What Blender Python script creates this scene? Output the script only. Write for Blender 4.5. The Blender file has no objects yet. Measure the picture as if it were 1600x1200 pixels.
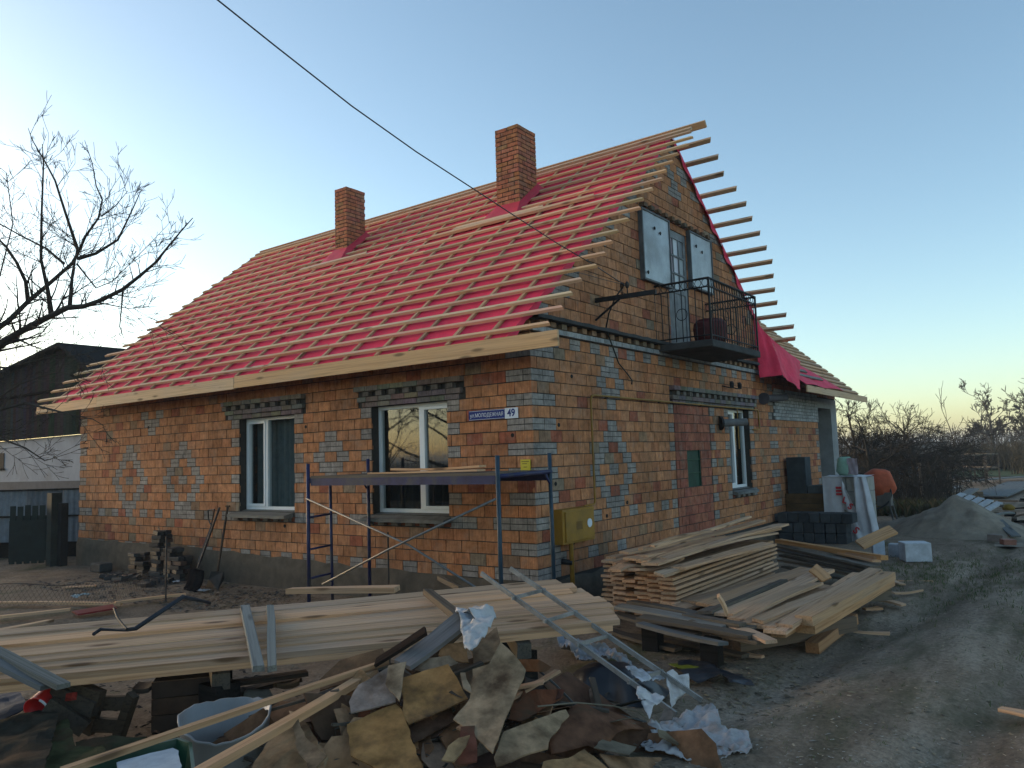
import bpy, bmesh, math, random
from mathutils import Vector, Matrix, Euler, noise
PI = math.pi
random.seed(7)
scene = bpy.context.scene
COL = scene.collection

# ------------------------------------------------------------------ camera
cam_d = bpy.data.cameras.new('camera')
cam = bpy.data.objects.new('camera', cam_d)
COL.objects.link(cam)
CR = Vector((0.80371408, 0.59414986, -0.03208768))
CU = Vector((0.08138413, -0.05634854, 0.99508867))
CF = Vector((-0.5894237, 0.80237821, 0.09364248))
CP = Vector((5.39018, -7.73146, 1.86858))
cam.matrix_world = Matrix(((CR.x, CU.x, -CF.x, CP.x), (CR.y, CU.y, -CF.y, CP.y), (CR.z, CU.z, -CF.z, CP.z), (0, 0, 0, 1)))
cam_d.sensor_width = 36.0
cam_d.lens = 1226.785 / 1600 * 36.0
cam_d.clip_start = 0.05
cam_d.clip_end = 6000
scene.camera = cam

# ------------------------------------------------------------------ sky, sun, exposure
SUN_EL, SUN_AZ = math.radians(6.0), math.radians(189)       # azimuth counted from +x, anticlockwise
world = bpy.data.worlds.new('World')
scene.world = world
world.use_nodes = True
nt = world.node_tree
nt.nodes.clear()
sky = nt.nodes.new('ShaderNodeTexSky')
sky.sky_type = 'NISHITA'
sky.sun_disc = False
sky.sun_elevation = SUN_EL
sky.sun_rotation = PI / 2 - SUN_AZ
sky.air_density = 0.8
sky.dust_density = 1.0
sky.ozone_density = 1.5
bg = nt.nodes.new('ShaderNodeBackground')
bg.inputs['Strength'].default_value = 0.12
wo = nt.nodes.new('ShaderNodeOutputWorld')
wb = nt.nodes.new('ShaderNodeMix')            # white balance of the camera
wb.data_type = 'RGBA'; wb.blend_type = 'MULTIPLY'
wb.inputs[0].default_value = 1.0
wb.inputs[7].default_value = (0.99, 0.977, 0.905, 1)
nt.links.new(sky.outputs[0], wb.inputs[6])
nt.links.new(wb.outputs[2], bg.inputs['Color'])
nt.links.new(bg.outputs[0], wo.inputs['Surface'])
sun_d = bpy.data.lights.new('sun', 'SUN')
sun_d.energy = 0.4
sun_d.angle = math.radians(35)
sun_d.color = (1.0, 0.76, 0.56)
sun = bpy.data.objects.new('sun', sun_d)
COL.objects.link(sun)
sd = Vector((math.cos(SUN_AZ) * math.cos(SUN_EL + .06), math.sin(SUN_AZ) * math.cos(SUN_EL + .06), math.sin(SUN_EL + .06)))
sun.rotation_euler = sd.to_track_quat('Z', 'Y').to_euler()
scene.view_settings.view_transform = 'Standard'
scene.view_settings.look = 'None'
scene.view_settings.exposure = 1.95
scene.view_settings.gamma = 1.0
scene.view_settings.use_curve_mapping = False
scene.cycles.max_bounces = 6
scene.cycles.use_denoising = True

# ------------------------------------------------------------------ helpers
ORD = ('first', 'second', 'third', 'fourth', 'fifth', 'sixth', 'seventh', 'eighth', 'ninth', 'tenth', 'eleventh', 'twelfth', 'thirteenth', 'fourteenth', 'fifteenth')
def tag(o, label=None, cat=None, group=None, kind=None):
    if label: o['label'] = label
    if cat: o['category'] = cat
    if group: o['group'] = group
    if kind: o['kind'] = kind
    return o

def empty(name, loc=(0, 0, 0), label=None, cat=None, group=None):
    o = bpy.data.objects.new(name, None)
    o.empty_display_size = 0.2
    COL.objects.link(o)
    o.location = loc
    return tag(o, label, cat, group)

class MB:
    """collects faces, then becomes one mesh object"""
    def __init__(s):
        s.v = []; s.f = []; s.c = []; s.col = (1, 1, 1)
    def add(s, vs, fs):
        n = len(s.v)
        s.v += [tuple(v) for v in vs]
        for f in fs:
            s.f.append([n + i for i in f]); s.c.append(s.col)
    def hexa(s, p):      # 8 corners: bottom 4 ccw, top 4 ccw
        s.add(p, [(3, 2, 1, 0), (4, 5, 6, 7), (0, 1, 5, 4), (1, 2, 6, 5), (2, 3, 7, 6), (3, 0, 4, 7)])
    def box(s, a, b):
        x0, y0, z0 = a; x1, y1, z1 = b
        s.hexa([(x0, y0, z0), (x1, y0, z0), (x1, y1, z0), (x0, y1, z0), (x0, y0, z1), (x1, y0, z1), (x1, y1, z1), (x0, y1, z1)])
    def bar(s, p0, p1, w, t, up=(0, 0, 1), segs=1, jit=0.0, taper=1.0):
        """rectangular bar whose axis runs p0-p1; w across, t along up"""
        p0 = Vector(p0); p1 = Vector(p1); d = (p1 - p0).normalized(); up = Vector(up)
        sx = d.cross(up)
        if sx.length < 1e-4: sx = d.cross(Vector((1, 0, 0)))
        sx.normalize(); u = sx.cross(d).normalized()
        n = len(s.v); k = segs + 1
        for i in range(k):
            a = i / segs; q = p0.lerp(p1, a); f = 1 + (taper - 1) * a
            for (sa, sb) in ((-1, -1), (1, -1), (1, 1), (-1, 1)):
                j = Vector((random.uniform(-jit, jit), random.uniform(-jit, jit), random.uniform(-jit, jit))) if jit else Vector()
                s.v.append(tuple(q + sx * (sa * w * f / 2) + u * (sb * t * f / 2) + j))
        def F(*ix): s.f.append([n + i for i in ix]); s.c.append(s.col)
        F(3, 2, 1, 0)
        for i in range(segs):
            b = 4 * i
            for j in range(4): F(b + j, b + (j + 1) % 4, b + 4 + (j + 1) % 4, b + 4 + j)
        b = 4 * segs
        F(b, b + 1, b + 2, b + 3)
    def tube(s, pts, r, n=8, r1=None, cap=True):
        pts = [Vector(p) for p in pts]
        if len(pts) < 2: return
        m = len(pts); base = len(s.v)
        t = (pts[1] - pts[0]).normalized()
        a = t.cross(Vector((0, 0, 1)))
        if a.length < 1e-3: a = t.cross(Vector((1, 0, 0)))
        a.normalize()
        for i, p in enumerate(pts):
            if i == 0: t = pts[1] - pts[0]
            elif i == m - 1: t = pts[-1] - pts[-2]
            else: t = pts[i + 1] - pts[i - 1]
            if t.length < 1e-9: t = Vector((0, 0, 1))
            t.normalize()
            a = (a - t * a.dot(t))
            if a.length < 1e-6: a = t.orthogonal()
            a.normalize(); b = t.cross(a)
            rr = r[i] if isinstance(r, (list, tuple)) else (r if r1 is None else r + (r1 - r) * i / (m - 1))
            for j in range(n):
                an = 2 * PI * j / n
                s.v.append(tuple(p + a * (math.cos(an) * rr) + b * (math.sin(an) * rr)))
        for i in range(m - 1):
            for j in range(n):
                s.f.append([base + i * n + j, base + i * n + (j + 1) % n, base + (i + 1) * n + (j + 1) % n, base + (i + 1) * n + j]); s.c.append(s.col)
        if cap and n > 2:
            s.f.append([base + j for j in reversed(range(n))]); s.c.append(s.col)
            s.f.append([base + (m - 1) * n + j for j in range(n)]); s.c.append(s.col)
    def prism(s, poly, off):
        """polygon (3D points) extruded by vector off"""
        off = Vector(off); n = len(poly)
        s.add([Vector(p) for p in poly] + [Vector(p) + off for p in poly],
              [list(range(n))[::-1], [n + i for i in range(n)]] + [[i, (i + 1) % n, n + (i + 1) % n, n + i] for i in range(n)])
    def grid(s, rows):
        base = len(s.v); m = len(rows[0])
        for r in rows: s.v += [tuple(p) for p in r]
        for i in range(len(rows) - 1):
            for j in range(m - 1):
                s.f.append([base + i * m + j, base + i * m + j + 1, base + (i + 1) * m + j + 1, base + (i + 1) * m + j]); s.c.append(s.col)
    def lathe(s, prof, n=24, cap=False):
        base = len(s.v)
        for (r, z) in prof:
            for j in range(n):
                a = 2 * PI * j / n
                s.v.append((r * math.cos(a), r * math.sin(a), z))
        for i in range(len(prof) - 1):
            for j in range(n):
                s.f.append([base + i * n + j, base + i * n + (j + 1) % n, base + (i + 1) * n + (j + 1) % n, base + (i + 1) * n + j]); s.c.append(s.col)
    def mesh(s, name, mat, smooth=False):
        me = bpy.data.meshes.new(name)
        me.from_pydata(s.v, [], s.f)
        if any(c != (1, 1, 1) for c in s.c):
            at = me.color_attributes.new('Col', 'FLOAT_COLOR', 'CORNER')
            buf = []
            for f, c in zip(s.f, s.c): buf += list(c[:3]) * 0 + [x for _ in f for x in (c[0], c[1], c[2], 1.0)]
            at.data.foreach_set('color', buf)
        if mat: me.materials.append(mat)
        if smooth: me.polygons.foreach_set('use_smooth', [True] * len(me.polygons))
        me.update()
        return me
    def build(s, name, mat, parent=None, smooth=False, color=None, loc=None, bevel=0, normals=True):
        me = s.mesh(name, mat, smooth)
        if normals:
            bm = bmesh.new(); bm.from_mesh(me)
            bmesh.ops.recalc_face_normals(bm, faces=bm.faces)
            if bevel: bmesh.ops.bevel(bm, geom=bm.edges[:], offset=bevel, segments=1, affect='EDGES')
            bm.to_mesh(me); bm.free()
        return link(name, me, parent, color, loc)

def link(name, me, parent=None, color=None, loc=None):
    o = bpy.data.objects.new(name, me)
    COL.objects.link(o)
    if parent is not None:
        o.parent = parent
        pl = WL(parent)
        if loc is None: o.location = -pl
        else: o.location = Vector(loc) - pl
    elif loc is not None: o.location = loc
    if color: o.color = (color[0], color[1], color[2], 1)
    return o

def WL(o):     # world location of a thing or part (no rotated parents are used)
    p = Vector(o.location)
    while o.parent is not None:
        o = o.parent; p += Vector(o.location)
    return p

# ------------------------------------------------------------------ materials
def newmat(name):
    m = bpy.data.materials.new(name); m.use_nodes = True
    n = m.node_tree; b = n.nodes['Principled BSDF']
    return m, n, b
def N(n, t, **k):
    x = n.nodes.new(t)
    for a, v in k.items(): setattr(x, a, v)
    return x
def ramp(n, stops):
    r = N(n, 'ShaderNodeValToRGB'); e = r.color_ramp.elements
    while len(e) < len(stops): e.new(0.5)
    for i, (p, c) in enumerate(stops):
        e[i].position = p; e[i].color = (c[0], c[1], c[2], 1) if isinstance(c, (tuple, list)) else (c, c, c, 1)
    return r
def mix(n, a, b, fac, mode='MULTIPLY'):
    m = N(n, 'ShaderNodeMix', data_type='RGBA', blend_type=mode)
    for s, v in ((m.inputs[0], fac), (m.inputs[6], a), (m.inputs[7], b)):
        if hasattr(v, 'is_output'): n.links.new(v, s)
        elif isinstance(v, (int, float)): s.default_value = v
        else: s.default_value = (v[0], v[1], v[2], 1)
    return m.outputs[2]
def coords(n, scale=(1, 1, 1), rnd=False, kind='Object'):
    tc = N(n, 'ShaderNodeTexCoord'); mp = N(n, 'ShaderNodeMapping')
    mp.inputs['Scale'].default_value = scale
    src = tc.outputs[kind]
    if rnd:
        oi = N(n, 'ShaderNodeObjectInfo'); ml = N(n, 'ShaderNodeMath', operation='MULTIPLY'); ml.inputs[1].default_value = 37.0
        n.links.new(oi.outputs['Random'], ml.inputs[0])
        ad = N(n, 'ShaderNodeVectorMath', operation='ADD'); n.links.new(src, ad.inputs[0]); n.links.new(ml.outputs[0], ad.inputs[1]); src = ad.outputs[0]
    n.links.new(src, mp.inputs['Vector'])
    return mp.outputs[0]
def noise_t(n, vec, scale, detail=4, rough=0.55, dist=0.0):
    t = N(n, 'ShaderNodeTexNoise'); t.inputs['Scale'].default_value = scale; t.inputs['Detail'].default_value = detail
    t.inputs['Roughness'].default_value = rough; t.inputs['Distortion'].default_value = dist
    n.links.new(vec, t.inputs['Vector']); return t.outputs['Fac']
def bump(n, b, h, s=0.3, d=0.01):
    x = N(n, 'ShaderNodeBump'); x.inputs['Strength'].default_value = s; x.inputs['Distance'].default_value = d
    n.links.new(h, x.inputs['Height']); n.links.new(x.outputs[0], b.inputs['Normal'])

def simple(name, col=None, rough=0.7, var=0.35, scale=6.0, metal=0.0, bmp=0.15, dirt=None, spec=0.3, rnd=True):
    """plain colour (or the object colour) with mottled wear"""
    m, n, b = newmat(name)
    vec = coords(n, rnd=rnd)
    f = noise_t(n, vec, scale, 6, 0.65)
    if col is None:
        oi = N(n, 'ShaderNodeObjectInfo'); c = oi.outputs['Color']
    else: c = (col[0], col[1], col[2], 1)
    r = ramp(n, [(0.28, 1 - var), (0.72, 1 + var * 0.45)])
    n.links.new(f, r.inputs[0])
    o = mix(n, c, r.outputs[0], 1.0)
    if dirt:
        f2 = noise_t(n, vec, scale * 0.45, 5, 0.6)
        r2 = ramp(n, [(0.5, 0.0), (0.68, 1.0)]); n.links.new(f2, r2.inputs[0])
        o = mix(n, o, dirt, r2.outputs[0], 'MIX')
    n.links.new(o, b.inputs['Base Color'])
    b.inputs['Roughness'].default_value = rough; b.inputs['Metallic'].default_value = metal
    b.inputs['Specular IOR Level'].default_value = spec
    if bmp: bump(n, b, noise_t(n, vec, scale * 6, 4), bmp, 0.01)
    return m

def brick_mat(name, use_attr):
    m, n, b = newmat(name)
    if use_attr:
        a = N(n, 'ShaderNodeVertexColor', layer_name='Col'); c = a.outputs['Color']
    else:
        oi = N(n, 'ShaderNodeObjectInfo'); c = oi.outputs['Color']
    vg = coords(n, kind='Generated' if False else 'Object')
    geo = N(n, 'ShaderNodeNewGeometry')
    mp = N(n, 'ShaderNodeMapping'); mp.inputs['Scale'].default_value = (60, 60, 4); n.links.new(geo.outputs['Position'], mp.inputs['Vector'])
    st = noise_t(n, mp.outputs[0], 1.0, 3, 0.6)
    r1 = ramp(n, [(0.3, 0.68), (0.7, 1.14)]); n.links.new(st, r1.inputs[0])
    mp2 = N(n, 'ShaderNodeMapping'); mp2.inputs['Scale'].default_value = (1, 1, 1); n.links.new(geo.outputs['Position'], mp2.inputs['Vector'])
    f2 = noise_t(n, mp2.outputs[0], 9, 6, 0.7); r2 = ramp(n, [(0.3, 0.55), (0.6, 1.1)]); n.links.new(f2, r2.inputs[0])
    o = mix(n, c, r1.outputs[0], 1.0); o = mix(n, o, r2.outputs[0], 1.0)
    f3 = noise_t(n, mp2.outputs[0], 1.1, 6, 0.7); r3 = ramp(n, [(0.42, 1.05), (0.66, 0.55)]); n.links.new(f3, r3.inputs[0])
    o = mix(n, o, r3.outputs[0], 0.7)
    f4 = noise_t(n, mp2.outputs[0], 3.4, 8, 0.75); r4 = ramp(n, [(0.52, 0.0), (0.74, 0.55)]); n.links.new(f4, r4.inputs[0])
    o = mix(n, o, (0.25, 0.205, 0.165), r4.outputs[0], 'MIX')
    n.links.new(o, b.inputs['Base Color']); b.inputs['Roughness'].default_value = 0.85; b.inputs['Specular IOR Level'].default_value = 0.2
    bump(n, b, st, 0.35, 0.004)
    return m

def wood_mat(name, base, dark, knots=True, grey=0.0, rough=0.75, grain=1.0, spec=0.2):
    """sawn timber; grain runs along the object's x axis"""
    m, n, b = newmat(name)
    vec = coords(n, (0.9, 48 * grain, 48 * grain), rnd=True)
    g = noise_t(n, vec, 1.0, 5, 0.6, 0.6)
    r = ramp(n, [(0.34, dark), (0.5, base), (0.75, tuple(min(1, x * 1.18) for x in base))]); n.links.new(g, r.inputs[0])
    o = r.outputs[0]
    oi = N(n, 'ShaderNodeObjectInfo')
    rr = ramp(n, [(0.0, (0.68, 0.68, 0.68)), (0.25, (0.98, 0.95, 0.9)), (0.5, (1.06, 1.0, 0.94)), (0.7, (0.86, 0.77, 0.66)), (0.85, (0.78, 0.8, 0.8)), (1.0, (1.1, 1.06, 1.0))])
    n.links.new(oi.outputs['Random'], rr.inputs[0]); o = mix(n, o, rr.outputs[0], 1.0)
    v2 = coords(n, (0.7, 3, 3), rnd=True); s = noise_t(n, v2, 1.3, 4, 0.6); rs = ramp(n, [(0.45, (0, 0, 0)), (0.7, (1, 1, 1))]); n.links.new(s, rs.inputs[0])
    gm = N(n, 'ShaderNodeMath', operation='MULTIPLY'); gm.inputs[1].default_value = 0.22 + grey * 0.6; n.links.new(rs.outputs[0], gm.inputs[0])
    av = sum(base) / 3 * 0.82
    o = mix(n, o, (av, av, av * 1.02), gm.outputs[0], 'MIX')
    if knots:
        v3 = coords(n, (1.6, 7, 7), rnd=True)
        vo = N(n, 'ShaderNodeTexVoronoi'); vo.inputs['Scale'].default_value = 1.0; n.links.new(v3, vo.inputs['Vector'])
        rk = ramp(n, [(0.09, 1.0), (0.2, 0.0)]); n.links.new(vo.outputs['Distance'], rk.inputs[0])
        o = mix(n, o, tuple(c * .42 for c in dark), rk.outputs[0], 'MIX')
    o = mix(n, o, oi.outputs['Color'], 1.0)
    n.links.new(o, b.inputs['Base Color']); b.inputs['Roughness'].default_value = rough; b.inputs['Specular IOR Level'].default_value = spec
    bump(n, b, g, 0.25, 0.004)
    return m

def glass_mat():
    m = bpy.data.materials.new('window_glass'); m.use_nodes = True; n = m.node_tree; n.nodes.clear()
    tr = N(n, 'ShaderNodeBsdfTransparent'); tr.inputs['Color'].default_value = (0.62, 0.68, 0.68, 1)
    gl = N(n, 'ShaderNodeBsdfGlossy'); gl.inputs['Roughness'].default_value = 0.02; gl.inputs['Color'].default_value = (0.95, 0.95, 0.95, 1)
    lw = N(n, 'ShaderNodeLayerWeight'); lw.inputs['Blend'].default_value = 0.5
    pw = N(n, 'ShaderNodeMath', operation='POWER'); pw.inputs[1].default_value = 4.0; n.links.new(lw.outputs['Facing'], pw.inputs[0])
    fr = N(n, 'ShaderNodeMath', operation='MULTIPLY_ADD'); fr.inputs[1].default_value = 0.8; fr.inputs[2].default_value = 0.10; n.links.new(pw.outputs[0], fr.inputs[0])
    mx_ = N(n, 'ShaderNodeMixShader'); n.links.new(fr.outputs[0], mx_.inputs[0]); n.links.new(tr.outputs[0], mx_.inputs[1]); n.links.new(gl.outputs[0], mx_.inputs[2])
    ou = N(n, 'ShaderNodeOutputMaterial'); n.links.new(mx_.outputs[0], ou.inputs['Surface'])
    vec = coords(n); bp = N(n, 'ShaderNodeBump'); bp.inputs['Strength'].default_value = 0.03; bp.inputs['Distance'].default_value = 0.02
    n.links.new(noise_t(n, vec, 1.5, 2), bp.inputs['Height']); n.links.new(bp.outputs[0], gl.inputs['Normal'])
    return m

M = {}
M['brick'] = brick_mat('brick_piece', False)
M['brickwork'] = brick_mat('brick_field', True)
M['mortar'] = simple('mortar', (0.045, 0.04, 0.036), 0.95, 0.3, 12)
M['render'] = simple('plinth_render', (0.10, 0.08, 0.06), 0.95, 0.5, 4, bmp=0.5)
M['concrete'] = simple('concrete', (0.16, 0.16, 0.155), 0.9, 0.4, 5, bmp=0.4, dirt=(0.05, 0.05, 0.045))
M['dark_concrete'] = simple('weathered_concrete', (0.055, 0.055, 0.055), 0.95, 0.5, 5, bmp=0.4)
M['pine'] = wood_mat('fresh_pine', (0.60, 0.365, 0.22), (0.40, 0.22, 0.12))
M['batten'] = wood_mat('batten_pine', (0.70, 0.48, 0.315), (0.54, 0.35, 0.215))
M['old_wood'] = wood_mat('weathered_wood', (0.135, 0.11, 0.085), (0.07, 0.055, 0.042), grey=0.6)
M['grey_wood'] = wood_mat('grey_wood', (0.19, 0.19, 0.18), (0.12, 0.12, 0.115), grey=0.7)
M['dark_wood'] = wood_mat('tarred_wood', (0.026, 0.024, 0.023), (0.013, 0.0125, 0.0125), knots=False, spec=0.0, rough=0.95)
M['pvc'] = simple('white_pvc', (0.72, 0.74, 0.76), 0.35, 0.08, 4, bmp=0, spec=0.5)
M['glass'] = glass_mat()
M['dark'] = simple('dark_interior', (0.012, 0.012, 0.012), 0.9, 0.2)
M['paint'] = simple('painted', None, 0.55, 0.3, 9, bmp=0.1)
M['dirty_paint'] = simple('dirty_painted', None, 0.7, 0.45, 5, bmp=0.2)
M['metal'] = simple('steel', None, 0.4, 0.3, 14, metal=0.7, bmp=0.1)
M['rusty'] = simple('rusty_steel', (0.05, 0.045, 0.042), 0.7, 0.4, 20, metal=0.3, dirt=(0.08, 0.035, 0.018))
M['plastic'] = simple('plastic', None, 0.35, 0.15, 4, bmp=0.05, spec=0.5)
M['fabric'] = simple('woven_film', None, 0.75, 0.25, 7, bmp=0.3)
M['board'] = simple('old_sheet', None, 0.95, 0.6, 7, bmp=0.4, dirt=(0.075, 0.046, 0.028), spec=0.04)
M['film'] = simple('thin_film', None, 0.55, 0.3, 9, bmp=0.5, spec=0.3, dirt=(0.22, 0.20, 0.18))
M['film'].node_tree.nodes['Principled BSDF'].inputs['Alpha'].default_value = 0.88

# ------------------------------------------------------------------ the brick house
HL = 11.33           # length of the long wall
RZ0, RS = 3.67, 0.82 # street-side roof slope: z = RZ0 + RS*y
RY, RZ = 4.40, 7.28  # ridge
RS2 = 0.73           # rear slope
def roofz(y): return RZ0 + RS * y if y <= RY else RZ - RS2 * (y - RY)
def zk(k): return 0.55 + 0.15 * (17 - k)     # joint under course k

house = empty('brick_house', (0, 0, 0), 'orange brick house with half finished red roof and pine battens', 'house')

def clip(poly, a, b, c):           # keep a*u+b*v+c >= 0
    out = []
    for i in range(len(poly)):
        p, q = poly[i], poly[(i + 1) % len(poly)]
        dp = a * p[0] + b * p[1] + c; dq = a * q[0] + b * q[1] + c
        if dp >= 0: out.append(p)
        if (dp >= 0) != (dq >= 0):
            t = dp / (dp - dq); out.append((p[0] + t * (q[0] - p[0]), p[1] + t * (q[1] - p[1])))
    return out

ORANGE = [(0.49, 0.205, 0.09), (0.47, 0.19, 0.08), (0.51, 0.22, 0.10), (0.46, 0.18, 0.08), (0.49, 0.215, 0.10), (0.47, 0.205, 0.098)]
REDDISH = [(0.36, 0.105, 0.055), (0.33, 0.10, 0.055)]
BROWN = [(0.33, 0.19, 0.105), (0.30, 0.175, 0.105), (0.27, 0.195, 0.13)]
GREY = [(0.305, 0.268, 0.242), (0.283, 0.25, 0.226), (0.32, 0.283, 0.253)]
INFILL = [(0.34, 0.11, 0.065), (0.31, 0.095, 0.06), (0.36, 0.125, 0.07)]
WHITE = [(0.36, 0.36, 0.36), (0.32, 0.33, 0.33), (0.39, 0.385, 0.38)]
def brick_colour(cls):
    if cls == 'o':
        r = random.random()
        c = random.choice(ORANGE if r < 0.90 else (REDDISH if r < 0.95 else BROWN))
    else: c = random.choice({'g': GREY, 'd': INFILL, 'w': WHITE, 'r': REDDISH}[cls])
    j = random.uniform(0.88, 1.1)
    return tuple(x * j for x in c)

bricks = []          # (area in view, name, wall key, polygon 3D, offset, colour)
def lay(key, to3d, nrm, poly, cls, proud=0.0, depth=0.03, colour=None):
    if len(poly) < 3: return
    us = [p[0] for p in poly]; vs = [p[1] for p in poly]
    if max(us) - min(us) < 0.02 or max(vs) - min(vs) < 0.015: return
    pr = proud + random.uniform(-0.003, 0.003)
    nv = Vector(nrm)
    j = lambda: random.uniform(-0.0022, 0.0022)
    p3 = [Vector(to3d(u + j(), v + j())) + nv * (pr + random.uniform(-0.0015, 0.0015)) for u, v in poly]
    c = sum(p3, Vector()) / len(p3)
    d = c - CP; dist = d.dot(CF)
    area = (max(us) - min(us)) * (max(vs) - min(vs)) * max(0, -(d.normalized().dot(nv))) / dist ** 2
    bricks.append((area, 'brick', key, p3, nv * -depth, colour or brick_colour(cls)))

def course_units(k, kind, u1):
    """(u0,u1) spans of one course along the wall from the shared corner"""
    out = []; first = (k % 2 == 0) if kind == 'front' else (k % 2 == 1)
    u = 0.0
    if first: out.append((0, 0.12)); u = 0.13
    while u < u1:
        out.append((u, u + 0.25)); u += 0.26
    return out

def diamond(k, u, uc, k0, rows):
    """rows: dict course offset -> list of grey half-offsets (in units of .13)"""
    if k - k0 in rows:
        for h in rows[k - k0]:
            if abs(u - (uc + h * 0.13)) < 0.06: return True
    return False
DIA9 = {0: [0], 1: [-1, 1], 2: [-2, 2], 3: [-3, 3], 4: [-4, 0, 4], 5: [-3, 3], 6: [-2, 2], 7: [-1, 1], 8: [0]}
DIA5 = {0: [0], 1: [-1, 1], 2: [-2, 2], 3: [-1, 1], 4: [0]}
VEE = {0: [-2, 2], 1: [-1, 1], 2: [0]}

F_OPEN = [(4.47, 5.88, 4, 13), (1.36, 2.77, 4, 13)]                    # u0,u1, first and last course
F_LINT = [(4.19, 6.27, 2, 3), (1.05, 3.04, 2, 3)]
def front_class(k, u):
    if k % 2 == 0 and 0 <= k <= 18:
        if u < 0.385: return 'g'
        if u > HL - 0.37: return 'g'
    if diamond(k, u, 9.36, 6, DIA9) or diamond(k, u, 7.54, 6, DIA9) or diamond(k, u, 3.64, 6, DIA5) or diamond(k, u, 8.58, 2, VEE): return 'g'
    if k in (14, 18) and u > 0.4 and round(u / 0.26) % 2 == 0: return 'g'
    return 'o'
def front3d(u, v): return (-u, 0.0, v)
def spans(a, b, cuts):
    res = [(a, b)]
    for c0, c1 in cuts:
        nx = []
        for s0, s1 in res:
            if c1 <= s0 or c0 >= s1: nx.append((s0, s1)); continue
            if c0 > s0 + 0.01: nx.append((s0, c0))
            if c1 < s1 - 0.01: nx.append((c1, s1))
        res = nx
    return res
def put(key, to3d, nrm, u0, u1, k, cls, clips=()):
    z0, z1 = zk(k), zk(k) + 0.138
    rects = [(u0, u1, z0, z1)]
    if cls == 'g': rects = [(u0, u1, z0, z0 + 0.065), (u0, u1, z0 + 0.074, z1)]
    col = brick_colour(cls)
    for a, b, c, d in rects:
        poly = [(a, c), (b, c), (b, d), (a, d)]
        for cl in clips: poly = clip(poly, *cl)
        j = random.uniform(0.95, 1.05)
        lay(key, to3d, nrm, poly, cls, colour=tuple(x * j for x in col))

for k in range(-2, 19):
    cuts = [(a, b) for a, b, k0, k1 in F_OPEN if k0 <= k <= k1] + [(a, b) for a, b, k0, k1 in F_LINT if k0 <= k <= k1]
    quoin = []
    if k % 2 == 0 and 4 <= k <= 14:
        for a, b, k0, k1 in F_OPEN: quoin += [(a - 0.21, a - 0.01), (b + 0.01, b + 0.21)]
    for a, b in quoin: put('front', front3d, (0, -1, 0), a, b, k, 'g')
    cuts += [(a - 0.01, b + 0.01) for a, b in quoin]
    if k == 14: cuts += [(a - 0.02, b + 0.02) for a, b, _, _ in F_OPEN]
    for u0, u1 in course_units(k, 'front', HL):
        cls = front_class(k, (u0 + u1) / 2)
        for a, b in spans(u0, min(u1, HL), cuts):
            if b - a > 0.03: put('front', front3d, (0, -1, 0), a, b, k, cls)

# gable wall: u = y
G_END = 12.2
DOOR = (3.98, 5.42)
WIN3 = (6.33, 7.42)
def gable3d(u, v): return (0.0, u, v)
def gable_class(k, u, z):
    if k % 2 == 0 and 0 <= k <= 18:
        if u < 0.52: return 'g'
        if 8.58 < u < 9.1: return 'g'
        if u > G_END - 0.3: return 'g'
    if diamond(k, u, 1.95, 0, DIA5) or diamond(k, u, 1.95, 6, DIA9): return 'g'
    if k == -1 and u > 0.5 and u < 8.5 and int(u / 0.26) % 2 == 1: return 'g'
    if k == 14 and 1.0 < u < 3.9 and round((u - 1.95) / 0.26) % 2 == 0: return 'g'
    if diamond(k, u, 10.9, 8, {0: [0], 1: [-1, 1], 2: [0], 4: [0]}): return 'g'
    if k == 17 and u < 2.5 and int(u / 0.26) % 3 == 1: return 'g'
    return 'o'
RCLIP = [(-0.0, -1, RZ0 - 0.02)]    # replaced per half below
CLIPS = [(RS, -1, RZ0 - 0.03), (-RS2, -1, RZ + RS2 * RY - 0.03)]
for k in range(-1, 19):
    cuts = []
    if 4 <= k <= 18: cuts.append((DOOR[0] - 0.02, DOOR[1] + 0.02))
    if 4 <= k <= 13: cuts.append(WIN3)
    if 2 <= k <= 3: cuts.append((3.84, 7.78))
    quoin = []
    if k % 2 == 0 and 4 <= k <= 17:
        quoin += [(DOOR[0] - 0.21, DOOR[0] - 0.03), (DOOR[1] + 0.03, DOOR[1] + 0.24)]
        if k <= 14: quoin += [(WIN3[0] - 0.21, WIN3[0] - 0.01), (WIN3[1] + 0.01, WIN3[1] + 0.22)]
    for a, b in quoin: put('gable', gable3d, (1, 0, 0), a, b, k, 'g')
    cuts += [(a - 0.01, b + 0.01) for a, b in quoin]
    if k == 14: cuts.append((WIN3[0] - 0.02, WIN3[1] + 0.02))
    if k <= 4: cuts.append((8.9 - 0.12 * (k == 4), 12.3))
    for u0, u1 in course_units(k, 'gable', G_END):
        cls = gable_class(k, (u0 + u1) / 2, zk(k))
        for a, b in spans(u0, min(u1, G_END), cuts):
            if b - a > 0.03: put('gable', gable3d, (1, 0, 0), a, b, k, cls, CLIPS if k < 2 else ())
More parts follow.
